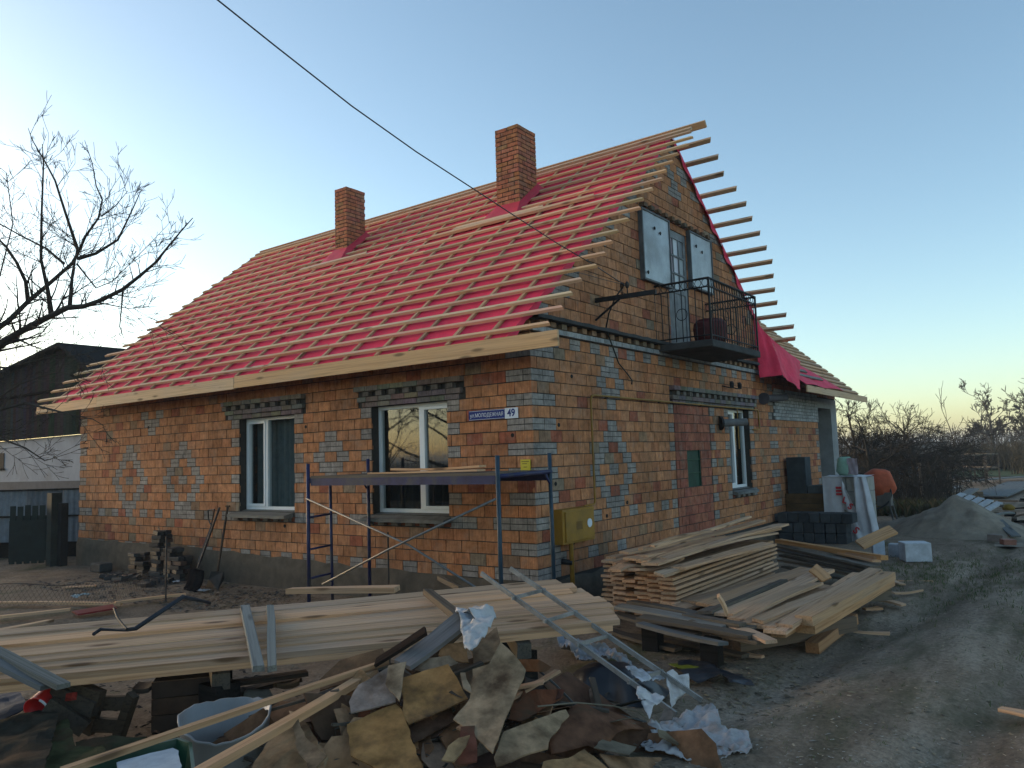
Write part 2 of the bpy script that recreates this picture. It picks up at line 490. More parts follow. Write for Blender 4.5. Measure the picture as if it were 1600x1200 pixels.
# white single bricks patched in above the annex part
z = zk(4); r = 0
while z < 3.12:
    u = 8.91 + (0.0 if r % 2 else 0.1)
    while u < G_END + 0.05:
        w = 0.115 if (r // 4) % 2 else 0.24
        lay('gable', gable3d, (1, 0, 0), [(u, z), (min(u + w, G_END + 0.05), z), (min(u + w, G_END + 0.05), z + 0.064), (u, z + 0.064)], 'w', proud=0.006)
        u += w + 0.011
    z += 0.075; r += 1
z = 3.13; r = 0
while z < 3.5:
    u = 8.9 - 0.13 * (r % 2)
    while u < 13.95:
        a, b_ = max(u, 8.9), min(u + 0.25, 13.95)
        if b_ - a > 0.04: lay('gable', gable3d, (1, 0, 0), [(a, z), (b_, z), (b_, z + 0.138), (a, z + 0.138)], 'r')
        u += 0.26
    z += 0.15; r += 1
# bricked-up doorway
for k in range(4, 19):
    u = DOOR[0] + (0.0 if k % 2 else -0.14)
    while u < DOOR[1]:
        a, b = max(u, DOOR[0]), min(u + 0.25, DOOR[1])
        if b - a > 0.04:
            for (s0, s1) in spans(a, b, [(4.40, 4.96)] if 9 <= k <= 12 else []):
                put('gable', gable3d, (1, 0, 0), s0, s1, k, 'd')
        u += 0.26
# gable triangle above the belt course
z = 3.64; r = 0
BD = (4.03, 4.82, 3.5, 5.62)
while z < 7.3:
    first = r % 2
    u = -0.6 if not first else -0.47
    while u < 9.2:
        cls = 'o'
        uc = u + 0.125; zc = z + 0.07
        hu = (uc - 2.34) / 0.13; hr = r - 4
        edge = min(uc - (zc - RZ0) / RS, (RZ - zc) / RS2 + RY - uc)
        if r % 2 == 0 and edge < 0.42: cls = 'g'
        if abs(abs(hu) - max(0, 3 - abs(hr))) < 0.6 and abs(hr) <= 3: cls = 'g'
        if 4.3 < uc < 4.7 + 0.1 * 0 and 6.2 < zc < 6.45: cls = 'g'
        if 4.15 < uc < 4.95 and 6.45 < zc < 6.75 and not 4.4 < uc < 4.62: cls = 'g'
        cuts = [(BD[0], BD[1])] if BD[2] < zc < BD[3] else []
        for a, b in spans(u, u + 0.25, cuts):
            zz = [(z, z + 0.138)] if cls != 'g' else [(z, z + 0.065), (z + 0.074, z + 0.138)]
            col = brick_colour(cls)
            for c, d in zz:
                poly = [(a, c), (b, c), (b, d), (a, d)]
                for cl in CLIPS: poly = clip(poly, *cl)
                lay('gable', gable3d, (1, 0, 0), poly, cls, colour=col)
        u += 0.26
    z += 0.15; r += 1

# chimneys: single bricks in running bond
def chimney_bricks(key, x0, x1, y0, y1, ztop):
    z = ztop - 0.065; r = 0
    while z > 5.95:
        def run(a, b, off):
            out = []; u = a - off
            while u < b:
                s0, s1 = max(u, a), min(u + 0.245, b)
                if s1 - s0 > 0.03: out.append((s0, s1))
                u += 0.26
            return out
        for (a, b) in run(x0, x1, 0.13 * (r % 2)):
            lay(key, lambda u, v: (u, y0, v), (0, -1, 0), [(a, z), (b, z), (b, z + 0.061), (a, z + 0.061)], 'o', colour=tuple(c * random.uniform(0.85, 1.15) for c in (0.46, 0.18, 0.09)))
        for (a, b) in run(y0, y1, 0.13 * ((r + 1) % 2)):
            lay(key, lambda u, v: (x1, u, v), (1, 0, 0), [(a, z), (b, z), (b, z + 0.061), (a, z + 0.061)], 'o', colour=tuple(c * random.uniform(0.85, 1.15) for c in (0.46, 0.18, 0.09)))
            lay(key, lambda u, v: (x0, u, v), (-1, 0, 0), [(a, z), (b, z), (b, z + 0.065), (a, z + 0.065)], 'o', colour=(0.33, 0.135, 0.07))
        z -= 0.077; r += 1
CH = [(-2.63, -2.15, 2.92, 3.47, 7.60), (-6.87, -6.52, 2.95, 3.47, 7.53)]

# wall cores (mortar) with window reveals
walls = {}
def wall_with_holes(mb, to3d, u0, u1, z0, z1, holes, depth, nrm):
    """face of mortar behind the bricks, with openings and reveals"""
    us = sorted(set([u0, u1] + [h[0] for h in holes] + [h[1] for h in holes])); zs = sorted(set([z0, z1] + [h[2] for h in holes] + [h[3] for h in holes]))
    nv = Vector(nrm) * -0.012
    for i in range(len(us) - 1):
        for j in range(len(zs) - 1):
            uc, zc = (us[i] + us[i + 1]) / 2, (zs[j] + zs[j + 1]) / 2
            if any(h[0] < uc < h[1] and h[2] < zc < h[3] for h in holes): continue
            mb.add([Vector(to3d(a, b)) + nv for a, b in ((us[i], zs[j]), (us[i + 1], zs[j]), (us[i + 1], zs[j + 1]), (us[i], zs[j + 1]))], [(0, 1, 2, 3)])
    dv = Vector(nrm) * -depth
    for h in holes:
        q = [Vector(to3d(a, b)) + nv for a, b in ((h[0], h[2]), (h[1], h[2]), (h[1], h[3]), (h[0], h[3]))]
        for i in range(4): mb.add([q[i], q[(i + 1) % 4], q[(i + 1) % 4] + dv, q[i] + dv], [(0, 1, 2, 3)])
mb = MB()
wall_with_holes(mb, front3d, 0.013, HL, 0.2, 3.62, [(1.36, 2.77, 1.15, 2.65), (4.47, 5.88, 1.15, 2.65)], 0.5, (0, -1, 0))
walls['front'] = mb.build('front_wall', M['mortar'], house)
mb = MB()
wall_with_holes(mb, gable3d, 0.013, 3.0, 0.0, 3.62, [], 0.3, (1, 0, 0))
wall_with_holes(mb, gable3d, 3.0, G_END + 0.04, 0.0, 3.10, [(6.33, 7.42, 1.15, 2.65), (4.40, 4.96, zk(12), zk(8))], 0.3, (1, 0, 0))
mb.add([(-0.012, 3.0, 3.10), (-0.012, 8.9, 3.10), (-0.012, 8.9, 3.52), (-0.012, 3.0, 3.52)], [(0, 1, 2, 3)])
g = lambda y, z: (-0.012, y, z)
mb.add([g(-0.02, 3.6), g(3.6, 3.6), g(3.6, RZ0 + RS * 3.6 - .03)], [(0, 1, 2)])
mb.add([g(3.6, 5.62), g(RY, 5.62), g(RY, RZ - .04), g(3.6, RZ0 + RS * 3.6 - .03)], [(0, 1, 2, 3)])
mb.add([g(3.6, 3.6), g(4.03, 3.6), g(4.03, 5.62), g(3.6, 5.62)], [(0, 1, 2, 3)])
mb.add([g(RY, 5.62), g(6.3, 5.62), g(6.3, roofz(6.3) - .03), g(RY, RZ - .04)], [(0, 1, 2, 3)])
mb.add([g(4.82, 3.5), g(6.3, 3.5), g(6.3, 5.62), g(4.82, 5.62)], [(0, 1, 2, 3)])
mb.add([g(6.3, 3.5), g(9.3, 3.5), g(9.3, roofz(9.3) - .03), g(6.3, roofz(6.3) - .03)], [(0, 1, 2, 3)])
mb.add([(-0.014, 8.7, 3.05), (-0.014, 13.97, 3.05), (-0.014, 13.97, 3.66), (-0.014, 8.7, 3.9)], [(0, 1, 2, 3)])
walls['gable'] = mb.build('gable_wall', M['mortar'], house)
for i, (x0, x1, y0, y1, zt) in enumerate(CH):
    mb = MB(); mb.box((x0 + .01, y0 + .01, 5.6), (x1 - .01, y1 - .01, zt - 0.01))
    walls['ch%d' % i] = mb.build('chimney', M['mortar'], house)
    mf = MB()
    zb = RZ0 + RS * y0
    mf.grid([[(x0 - .28, y0 - .26, zb - .26 * RS + .03), (x0 - .05, y0 - .28, zb - .28 * RS + .05), (x1 + .1, y0 - .27, zb - .27 * RS + .05), (x1 + .22, y0 - .2, zb - .2 * RS + .03)],
             [(x0 - .2, y0 - .02, zb + .05), (x0 - .015, y0 - .015, zb + .16), (x1 + .015, y0 - .015, zb + .15), (x1 + .12, y0 + .1, zb + .14)],
             [(x0 - .2, y1, RZ0 + RS * y1 + .04), (x0 - .016, y1, RZ0 + RS * y1 + .16), (x1 + .016, y1, RZ0 + RS * y1 + .16), (x1 + .15, y1, RZ0 + RS * y1 + .05)]])
    mf.build('flashing', None, walls['ch%d' % i]).data.materials.append(simple('red_flashing_film', (0.56, 0.035, 0.06), 0.5, 0.2, 4))
    chimney_bricks('ch%d' % i, x0, x1, y0, y1, zt)

# the 300 bricks that show largest are objects; the rest of each wall is one field of real bricks
bricks.sort(key=lambda t: -t[0])
fields = {}
for i, (area, nm, key, p3, off, col) in enumerate(bricks):
    if i < 300:
        mb = MB(); mb.prism(p3, off)
        link('brick', mb.mesh('brick', M['brick']), walls[key], col)
    else:
        f = fields.setdefault(key, MB()); f.col = col; f.prism(p3, off)
for key, f in fields.items():
    tag(f.build('brickwork', M['brickwork'], walls[key], normals=False), kind='stuff')

# rest of the body: end wall, rear wall, plinth, inside darkness
mb = MB()
mb.box((-HL, 0.02, 0.0), (-HL + 0.3, 8.8, 3.6)); mb.box((-HL, 8.5, 0.0), (-0.3, 8.8, 3.4))
mb.prism([(-HL, -0.0, 3.6), (-HL, RY, RZ - .06), (-HL, 8.8, 4.0), (-HL, 8.8, 3.6)], (0.3, 0, 0))
mb.build('rear_wall', M['mortar'], house)
mb = MB()
mb.box((-HL + .3, 0.55, 0.1), (-0.45, 8.5, 3.5))
mb.build('room', M['dark'], house)
random.seed(11)
def plinth(to3d, nrm, ua, ub, ztop, name='plinth'):
    mb = MB(); n = int((ub - ua) / 0.25); nv = Vector(nrm)
    rows = []
    for j in range(6):
        row = []
        for i in range(n + 1):
            u = ua + (ub - ua) * i / n; t = ztop(u) + random.uniform(-.02, .02)
            zz = -0.1 + (t + 0.1) * j / 5
            pr = 0.035 + 0.012 * noise.noise(Vector((u * 2, zz * 4, 1.7))) if j < 5 else 0.002
            row.append(Vector(to3d(u, zz)) + nv * pr)
        rows.append(row)
    mb.grid(rows)
    return mb.build(name, M['render'], house, smooth=True)
plinth(front3d, (0, -1, 0), -0.03, HL, lambda u: 0.40 if u < 2.0 else (0.40 + 0.13 * min(1, (u - 2) / 5.5)))
plinth(gable3d, (1, 0, 0), -0.03, 13.9, lambda u: 0.36)

# --- window and door lintels with brick dentils
def piece(mb, to3d, nrm, u0, u1, z0, z1, pr, colr):
    nv = Vector(nrm); mb.col = colr
    mb.prism([Vector(to3d(a, b)) + nv * pr for a, b in ((u0, z0), (u1, z0), (u1, z1), (u0, z1))], nv * -(pr + 0.1))
def lintel(to3d, nrm, u0, u1, zb, name='lintel'):
    mb = MB()
    def row(a, b, z0, z1, pr, w=0.25):
        u = a
        while u < b - 0.02:
            e = min(u + w, b); piece(mb, to3d, nrm, u, e - 0.009, z0, z1, pr, tuple(c * random.uniform(.5, .75) for c in random.choice(GREY))); u = e
    row(u0 + 0.09, u1 - 0.09, zb, zb + 0.066, 0.012)
    row(u0 + 0.03, u1 - 0.03, zb + 0.074, zb + 0.139, 0.05)
    u = u0 + 0.02; i = 0
    while u < u1 - 0.1:
        piece(mb, to3d, nrm, u, u + 0.118, zb + 0.147, zb + 0.214, 0.06 if i % 2 else -0.02, tuple(c * (.55 if i % 2 else .4) for c in random.choice(GREY if i % 2 else REDDISH))); u += 0.13; i += 1
    row(u0, u1, zb + 0.222, zb + 0.288, 0.095)
    return mb.build(name, M['brickwork'], house)
lintel(front3d, (0, -1, 0), 4.19, 6.27, 2.65)
lintel(front3d, (0, -1, 0), 1.05, 3.04, 2.65)
lintel(gable3d, (1, 0, 0), 3.84, 7.78, 2.65)
# under-sill dentils
for to3d, nrm, a, b in ((front3d, (0, -1, 0), 4.42, 5.95), (front3d, (0, -1, 0), 1.33, 2.83), (gable3d, (1, 0, 0), 6.33, 7.45)):
    mb = MB(); u = a; i = 0
    while u < b:
        piece(mb, to3d, nrm, u, min(u + 0.12, b), 1.01, 1.075, 0.05 if i % 2 else 0.0, tuple(c * .6 for c in random.choice(GREY if i % 2 else REDDISH))); u += 0.13; i += 1
    mb.build('sill_dentils', M['brickwork'], house)

# --- belt course on the gable
mb = MB()
u = 0.0
while u < 8.7:
    piece(mb, gable3d, (1, 0, 0), u, u + 0.242, 3.405, 3.47, 0.05, random.choice(WHITE)); u += 0.25
u = 0.0; i = 0
while u < 8.7:
    piece(mb, gable3d, (1, 0, 0), u, u + 0.115, 3.478, 3.545, 0.07 if i % 2 else 0.0, random.choice(BROWN) if i % 2 else (0.10, 0.05, 0.035)); u += 0.125; i += 1
mb.build('belt_course', M['brickwork'], house)
mb = MB()
rows = [[], [], [], []]
n = 60
for i in range(n + 1):
    y = -0.02 + 8.7 * i / n; w = random.uniform(-.006, .006)
    for r, (x, z) in zip(rows, ((0.0, 3.552), (0.15 + w, 3.553), (0.15 + w, 3.60 + w), (0.0, 3.635))): r.append((x, y, z))
mb.grid(rows)
mb.build('ledge', M['dark_concrete'], house)

# --- windows
def window(to3d, nrm, u0, u1, z0, z1, mull, sash_side, dep=0.14, dust=None):
    """PVC window set back in its opening; u grows along to3d"""
    nv = Vector(nrm); P = lambda u, v, d: Vector(to3d(u, v)) - nv * d
    def bx(mb, a, b, c, d, d0, d1): mb.hexa([P(a, c, d1), P(b, c, d1), P(b, c, d0), P(a, c, d0), P(a, d, d1), P(b, d, d1), P(b, d, d0), P(a, d, d0)])
    mb = MB(); f = 0.05
    bx(mb, u0, u0 + f, z0, z1, dep, dep + .07); bx(mb, u1 - f, u1, z0, z1, dep, dep + .07)
    bx(mb, u0 + f, u1 - f, z0, z0 + f, dep, dep + .07); bx(mb, u0 + f, u1 - f, z1 - f, z1, dep, dep + .07)
    bx(mb, mull - .028, mull + .028, z0 + f, z1 - f, dep - .004, dep + .07)
    w = mb.build('window', M['pvc'], house)
    a, b = (u0 + f, mull - .028) if sash_side < 0 else (mull + .028, u1 - f)
    mb = MB(); g = 0.042
    bx(mb, a + .004, a + g, z0 + f + .004, z1 - f - .004, dep - .012, dep + .05); bx(mb, b - g, b - .004, z0 + f + .004, z1 - f - .004, dep - .012, dep + .05)
    bx(mb, a + g, b - g, z0 + f + .004, z0 + f + g, dep - .012, dep + .05); bx(mb, a + g, b - g, z1 - f - g, z1 - f - .004, dep - .012, dep + .05)
    mb.build('sash', M['pvc'], w)
    for (p, q, ins) in ((u0 + f, mull - .028, g if sash_side < 0 else 0), (mull + .028, u1 - f, g if sash_side > 0 else 0)):
        mb = MB(); mb.add([P(p + ins, z0 + f + ins, dep + .03), P(q - ins, z0 + f + ins, dep + .03), P(q - ins, z1 - f - ins, dep + .03), P(p + ins, z1 - f - ins, dep + .03)], [(0, 1, 2, 3)])
        mb.build('pane', M['glass'], w)
    mb = MB(); rows = []
    for j in range(2): rows.append([P(u0 + (u1 - u0) * i / 70, z0 if j == 0 else z1, dep + .22 + .03 * math.sin(i * .9) + .012 * math.sin(i * 2.3 + j)) for i in range(71)])
    mb.grid(rows); mb.build('curtain', M['fabric'], w, smooth=True, color=dust or (.12, .13, .14))
    return w
MU1 = -(-5.338,0.14,1.949)[0]
MU2 = -(-1.951,0.14,1.869)[0]
w1 = window(front3d, (0, -1, 0), 4.47, 5.88, 1.17, 2.65, MU1, 1, dust=(.24, .27, .28))
w2 = window(front3d, (0, -1, 0), 1.36, 2.77, 1.17, 2.65, MU2, -1, dust=(.03, .03, .03))
w3 = window(gable3d, (1, 0, 0), 6.33, 7.42, 1.17, 2.65, 6.86, -1, dep=0.12)
def sill(w, to3d, nrm, u0, u1, mat, out=0.16):
    nv = Vector(nrm); mb = MB(); rows = []
    for d, z in ((-.13, 1.168), (out, 1.105), (out, 1.06), (-.13, 1.06)):
        rows.append([Vector(to3d(u0 + (u1 - u0) * i / 8, z + random.uniform(-.004, .004))) + nv * (d + random.uniform(-.006, .006)) for i in range(9)])
    mb.grid(rows)
    for e in (0, -1): mb.add([r[e] for r in rows], [(0, 1, 2, 3)])
    return mb.build('sill', mat, w)
sill(w1, front3d, (0, -1, 0), 4.52, 5.98, M['grey_wood'])
sill(w2, front3d, (0, -1, 0), 1.33, 2.86, M['concrete'])
sill(w3, gable3d, (1, 0, 0), 6.33, 7.47, M['concrete'], 0.1)

# --- green vent grille in the bricked-up door
mb = MB(); mb.box((-0.06, 4.40, zk(12)), (-0.03, 4.96, zk(8))); gr = mb.build('vent_grille', M['dirty_paint'], house, color=(0.012, 0.05, 0.03))
for z in (1.52, 1.74):
    mb = MB(); mb.box((-0.03, 4.40, z), (-0.012, 4.96, z + .012)); mb.build('slat', M['dirty_paint'], gr, color=(0.03, 0.09, 0.05))
for y in (4.40, 4.93):
    mb = MB(); mb.box((-0.03, y, zk(12)), (-0.01, y + .03, zk(8))); mb.build('frame', M['dirty_paint'], gr, color=(0.012, 0.05, 0.03))

# --- roof: film, counter battens, battens, fascia, rafters
random.seed(21)
film_m = simple('red_roof_film', (0.78, 0.045, 0.10), 0.62, 0.25, 2.2, bmp=0.15, spec=0.12)
def film(ya, yb, xa, xb, nx, ny, sag=0.02, lift=0.0):
    mb = MB(); rows = []
    for j in range(ny + 1):
        y = ya + (yb - ya) * j / ny; row = []
        for i in range(nx + 1):
            x = xa + (xb - xa) * i / nx
            ph = ((x - xa) / 0.62) % 1.0
            dz = -sag * math.sin(PI * ph) * (0.6 + 0.4 * noise.noise(Vector((x, y * .7, 3)))) + 0.012 * noise.noise(Vector((x * 3, y * 2.5, 0)))
            if i in (0, nx): xx = x + 0.03 * noise.noise(Vector((y * 2.2, i, 4)))
            else: xx = x
            row.append((xx, y, roofz(y) - 0.012 + dz + lift + 0.006 * abs(noise.noise(Vector((x * 5 + y * 3, y * 6 - x, lift * 900)))) + (0.006 * noise.noise(Vector((x * 6, 2, lift * 500))) if j == 0 else 0)))
        rows.append(row)
    mb.grid(rows)
    return mb.build('roof_film', film_m, house, smooth=True)
for q0, q1, lift in ((-0.55, 0.72, 0.0), (0.60, 1.92, 0.005), (1.80, 3.12, 0.010), (3.0, RY, 0.015)): film(q0, q1, -11.45, 0.02, 110, 12, lift=lift)
film(RY, 9.6, -11.45, 0.02, 72, 30)
def rbar(x0, x1, y, w, t, lift, mat, name, slope=1, color=(1, 1, 1), cut=0.0):
    """bar lying on a roof slope along x; local x axis runs along it"""
    s = RS if slope > 0 else -RS2
    n = Vector((0, -s, 1)).normalized(); al = Vector((0, 1, s)).normalized()
    z = roofz(y); L = x1 - x0
    mb = MB(); K = 14
    b0 = [Vector((0, 0, 0))] * 0
    rows = []
    for i in range(K + 1):
        a = i / K; x = -L / 2 + L * a
        wob = 0.008 * noise.noise(Vector((x * 0.6 + y * 3, y, 5.0))); wl = 0.012 * noise.noise(Vector((x * 0.5, y * 2, 9.0)))
        ring = []
        for (sa, sb) in ((-1, -1), (1, -1), (1, 1), (-1, 1)):
            ex = cut * (-sa) * 0.5 * (1 if i == K else (-1 if i == 0 else 0))
            ring.append(Vector((x + ex, 0, 0)) + al * (sa * w / 2 + wl) + n * (lift + sb * t / 2 + wob))
        rows.append(ring + [ring[0]])
    mb.grid(rows)
    mb.add(rows[0][:4], [(0, 1, 2, 3)]); mb.add(rows[-1][:4], [(3, 2, 1, 0)])
    return mb.build(name, mat, house, color=color, loc=((x0 + x1) / 2, y, z))
# counter battens (run up the slope)
for i in range(19):
    x = -0.28 - 0.62 * i
    mb = MB(); n = Vector((0, -RS, 1)).normalized()
    L = (RY + 0.5) * math.sqrt(1 + RS * RS)
    for side in (0,):
        mb.bar((0, 0, 0), (L, 0, 0), 0.05, 0.03)
    me = mb.mesh('counter_batten', M['batten'])
    o = link('counter_batten', me, house, (.72, .66, .6), loc=(x, -0.5, RZ0 - 0.5 * RS + 0.008))
    al = Vector((0, 1, RS)).normalized()
    o.rotation_euler = Matrix((al, Vector((-1, 0, 0)), n)).transposed().to_euler()
ys = [-0.41 + 0.2535 * i for i in range(19)]
far = [-12.2, -12.2, -12.25, -12.3, -12.3, -12.0, -11.75, -11.6, -11.65, -11.75, -11.6, -11.5, -11.45, -11.45, -11.5, -11.4, -11.4, -11.38, -11.4]
near = [0.58, 0.60, 0.575, 0.557, 0.633, 0.622, 0.587, 0.554, 0.579, 0.634, 0.56, 0.587, 0.636, 0.584, 0.59, 0.572, 0.636, 0.611, 0.481]
for i, y in enumerate(ys):
    tone = random.choice([(1, 1, 1), (0.92, 0.9, 0.86), (1.05, 1.0, 0.92), (0.97, 0.93, 0.85)])
    gaps = []
    for (x0, x1, y0, y1, zt) in CH:
        if y0 - 0.06 < y < y1 + 0.06: gaps.append((x0 - 0.05, x1 + 0.05))
    for a, b in spans(far[i], near[i], gaps):
        # each run is nailed up from several lengths
        cutx = a + random.uniform(3.2, 5.0)
        if b - a > 7:
            c2 = cutx + random.uniform(3.2, 4.2)
            for s0, s1 in ((a, cutx), (cutx + .004, c2), (c2 + .004, b)):
                rbar(s0, s1, y + random.uniform(-.006, .006), 0.056, 0.038, 0.038, M['batten'], 'batten', color=tuple(c * random.uniform(.9, 1.05) for c in tone), cut=0.05)
        else: rbar(a, b, y, 0.056, 0.038, 0.038, M['batten'], 'batten', color=tone, cut=0.05)
# extra bars under the chimneys
for x0, x1, y in ((-3.9, -0.5, 2.62), (-3.4, -1.5, 2.70), (-7.6, -5.6, 2.66)): rbar(x0, x1, y, 0.09, 0.045, 0.055, M['batten'], 'batten', cut=0.04)
# ridge bars
rbar(-11.36, 0.64, 4.43, 0.05, 0.12, 0.045, M['batten'], 'ridge_batten', color=(0.8, 0.75, 0.68))
rbar(-11.36, 0.45, 4.28, 0.07, 0.045, 0.05, M['batten'], 'batten')
# rear slope battens
rend = [0.6, 0.608, 0.58, 0.687, 0.744, 0.738, 0.769, 0.778, 0.776, 0.69, 0.61, 0.55, 0.62, 0.67, 0.6]
for i, xe in enumerate(rend):
    rbar(-11.3, xe, 4.66 + 0.291 * i, 0.08, 0.05, 0.03, M['batten'], 'batten', slope=-1, cut=0.03)
# rafters under the eaves
for i in range(16):
    x = -0.15 - 0.74 * i
    mb = MB(); mb.prism([(x, -0.52, RZ0 - .52 * RS - .05), (x, 0.3, RZ0 + .3 * RS - .05), (x, 0.3, RZ0 + .3 * RS - .2), (x, -0.52, RZ0 - .52 * RS - .17)], (0.05, 0, 0))
    mb.build('rafter', M['old_wood'], house)
mb = MB(); mb.add([(-11.4, -0.53, RZ0 - .53 * RS - .035), (0.0, -0.53, RZ0 - .53 * RS - .035), (0.0, 0.3, RZ0 + .3 * RS - .035), (-11.4, 0.3, RZ0 + .3 * RS - .035)], [(0, 1, 2, 3)])
mb.build('eave_lining', film_m, house)
# fascia boards
for x0, x1, y, c in ((-12.0, -9.5, -0.552, (0.98, 0.93, 0.84)), (-9.495, -5.2, -0.553, (0.9, 0.92, 0.88)), (-5.195, 0.765, -0.551, (1.02, 0.97, 0.84))):
    mb = MB(); mb.bar((-(x1 - x0) / 2, 0, 0), ((x1 - x0) / 2, 0, 0), 0.03, 0.182, segs=6, jit=0.002)
    mb.build('fascia_board', M['batten'], house, color=c, loc=((x0 + x1) / 2, y, 3.165 - (0.012 if x0 < -9 else 0)))
mb = MB(); mb.bar((-0.35, 0, 0), (0.35, 0, 0), 0.03, 0.05); mb.build('fascia_board', M['batten'], house, color=(0.9, 0.9, 0.85), loc=(-11.6, -0.585, 3.11))
# wooden brackets holding the film edge on the gable (loose film strips)
random.seed(5)
def strip(rows, name='roof_film'):
    mb = MB(); mb.grid(rows); return mb.build(name, film_m, house, smooth=True)
top, bot = [], []
for i in range(41):
    y = RY + 0.05 + 4.0 * i / 40
    top.append((0.03, y, roofz(y) - 0.0)); bot.append((0.05 + .03 * math.sin(i * 1.1), y - 0.02, roofz(y) - 0.10 - 0.07 * (0.5 + 0.5 * math.sin(i * .9 + 1)) - .09 * max(0, noise.noise(Vector((i * .35, 2, 2))))))
strip([top, bot])
top, bot = [], []
for i in range(41):
    y = -0.5 + 4.8 * i / 40
    top.append((0.02, y, roofz(y) - 0.0)); bot.append((0.02, y + .05, roofz(y) - 0.07 - .03 * math.sin(i * 1.7)))
strip([top, bot])

# --- loose film hanging between the gable and the annex roof
def patch(quad, nu=14, nv=10, amp=0.03, seed=0, name='roof_film', mat=None, parent=None):
    a, b, c, d = [Vector(q) for q in quad]
    mb = MB(); rows = []
    nn = (b - a).cross(d - a).normalized()
    for j in range(nv + 1):
        v = j / nv; row = []
        for i in range(nu + 1):
            u = i / nu
            p = (a * (1 - u) + b * u) * (1 - v) + (d * (1 - u) + c * u) * v
            p = p + nn * amp * (noise.noise(Vector((u * 3.5 + seed, v * 2.2, seed))) + 0.5 * math.sin(u * 9 + seed + v) + 0.5 * abs(noise.noise(Vector((u * 11 + v * 5, v * 8 - u * 4, seed)))) - 0.3 * abs(noise.noise(Vector((u * 19, v * 17, seed + 3)))))
            row.append(p)
        rows.append(row)
    mb.grid(rows)
    return mb.build(name, mat or film_m, parent or house, smooth=True)
def annexz(x): return 3.2 + 0.91 * (0.6 - x)
patch([(0.1,7.756,4.498), (0.3,8.093,4.119), (0.5,8.037,3.341), (0.14,7.764,3.304)], amp=0.03, seed=2, nu=26, nv=26)
patch([(0.3,8.093,4.119), (0.4,9.661,3.751), (0.64,8.693,3.069), (0.5,8.037,3.341)], amp=0.03, seed=4, nu=26, nv=26)
# annex roof: boarded slope that falls towards the yard, eave along y
aro = MB()
y0, y1 = 9.25, 13.9
aro.prism([(0.62, y0, annexz(0.62)), (0.62, y1, annexz(0.62)), (-2.6, y1, annexz(-2.6)), (-2.6, 5.2, annexz(-2.6))], (0, 0, -0.03))
ar = aro.build('annex_roof', M['old_wood'], house, color=(1.1, 1.05, 0.95))
k = 0; x = 0.6
while x > -2.3:
    ya = 9.25 + (0.6 - x) * -0.9 + 1.0
    if True:
        mb = MB(); mb.bar((-(13.95 - ya) / 2, 0, 0), ((13.95 - ya) / 2, 0, 0), 0.11, 0.025)
        o = mb.build('roof_board', M['pine'], ar, color=(1.05, 1.0, 0.92)); o.location = Vector((x - .05, (13.95 + ya) / 2, annexz(x - .05) + .02)) ; o.rotation_euler = Euler((math.atan(0.91), 0, PI / 2))
    x -= 0.142
patch([(0.66, 9.1, annexz(.66) + .06), (0.63, 12.3, annexz(.63) + .06), (-0.45, 10.3, annexz(-.45) + .07), (-0.2, 8.2, annexz(-.2) + .06)], amp=0.02, seed=6)
for (xa, ya, yb) in ((0.42, 9.35, 11.2), (0.24, 9.2, 10.6), (0.06, 9.1, 10.1)):
    mb = MB(); mb.bar((-(yb - ya) / 2, 0, 0), ((yb - ya) / 2, 0, 0), 0.09, 0.03); o = mb.build('roof_board', M['grey_wood'], ar); o.location = (xa, (ya + yb) / 2, annexz(xa) + .085); o.rotation_euler = Euler((math.atan(0.91), 0, PI / 2))
mb = MB(); mb.bar((-2.72, 0, 0), (2.72, 0, 0), 0.03, 0.145); o = mb.build('fascia_board', M['batten'], house, color=(.85, .83, .78), loc=(0.64, 11.9, 3.115)); o.rotation_euler = (0, 0.004, PI / 2)
# annex wall: doorway with pale block pier
mb = MB(); mb.box((-0.35, 13.45, 0), (0.0, 13.98, 3.1)); mb.box((-0.35, 12.24, 2.86), (-0.003, 13.45, 3.1))
mb.build('block_pier', simple('aerated_block', (0.27, 0.275, 0.28), 0.9, 0.25, 4), house)
mb = MB(); mb.box((-0.9, 12.26, 0.02), (-0.4, 13.44, 2.85)); mb.build('doorway', M['dark'], house)
mb = MB(); mb.box((-5, 9.2, 0), (-0.36, 13.97, 3.0)); mb.build('annex_wall', M['mortar'], house)

# --- shuttered upper windows and the balcony door
def sheet_panel(y0, y1, z0, z1, seed):
    mb = MB(); rows = []
    for j in range(13):
        rows.append([(0.06 + 0.008 * noise.noise(Vector((i * .7, j * .5, seed))), y0 + (y1 - y0) * i / 10, z0 + (z1 - z0) * j / 12) for i in range(11)])
    mb.grid(rows)
    p = mb.build('metal_shutter', simple('zinc_sheet', (0.34, 0.37, 0.40), 0.42, 0.35, 2.5, metal=0.35, bmp=0.1, dirt=(0.20, 0.21, 0.22), rnd=False), house, smooth=True)
    mb = MB(); t = 0.03
    mb.box((0.0, y0 - t, z0 - t), (0.075, y0, z1 + t)); mb.box((0.0, y1, z0 - t), (0.075, y1 + t, z1 + t)); mb.box((0.0, y0, z0 - t), (0.075, y1, z0)); mb.box((0.0, y0, z1), (0.075, y1, z1 + t))
    mb.build('frame', M['dirty_paint'], p, color=(0.10, 0.105, 0.11))
    return p
p1 = sheet_panel(3.06, 4.0, 4.56, 5.64, 1)
p2 = sheet_panel(4.86, 5.78, 4.72, 5.66, 3)
for p, pts in ((p1, ((3.42, 5.42), (3.62, 5.38), (3.12, 4.66))), (p2, ((5.05, 5.46), (5.3, 5.4)))):
    for (y, z) in pts:
        mb = MB(); mb.prism([(0.071, y, z), (0.071, y + .03, z + .025), (0.071, y + .06, z + .005), (0.071, y + .04, z - .035)], (0.012, 0, 0)); mb.build('torn_hole', M['dark'], p)
dl = MB()
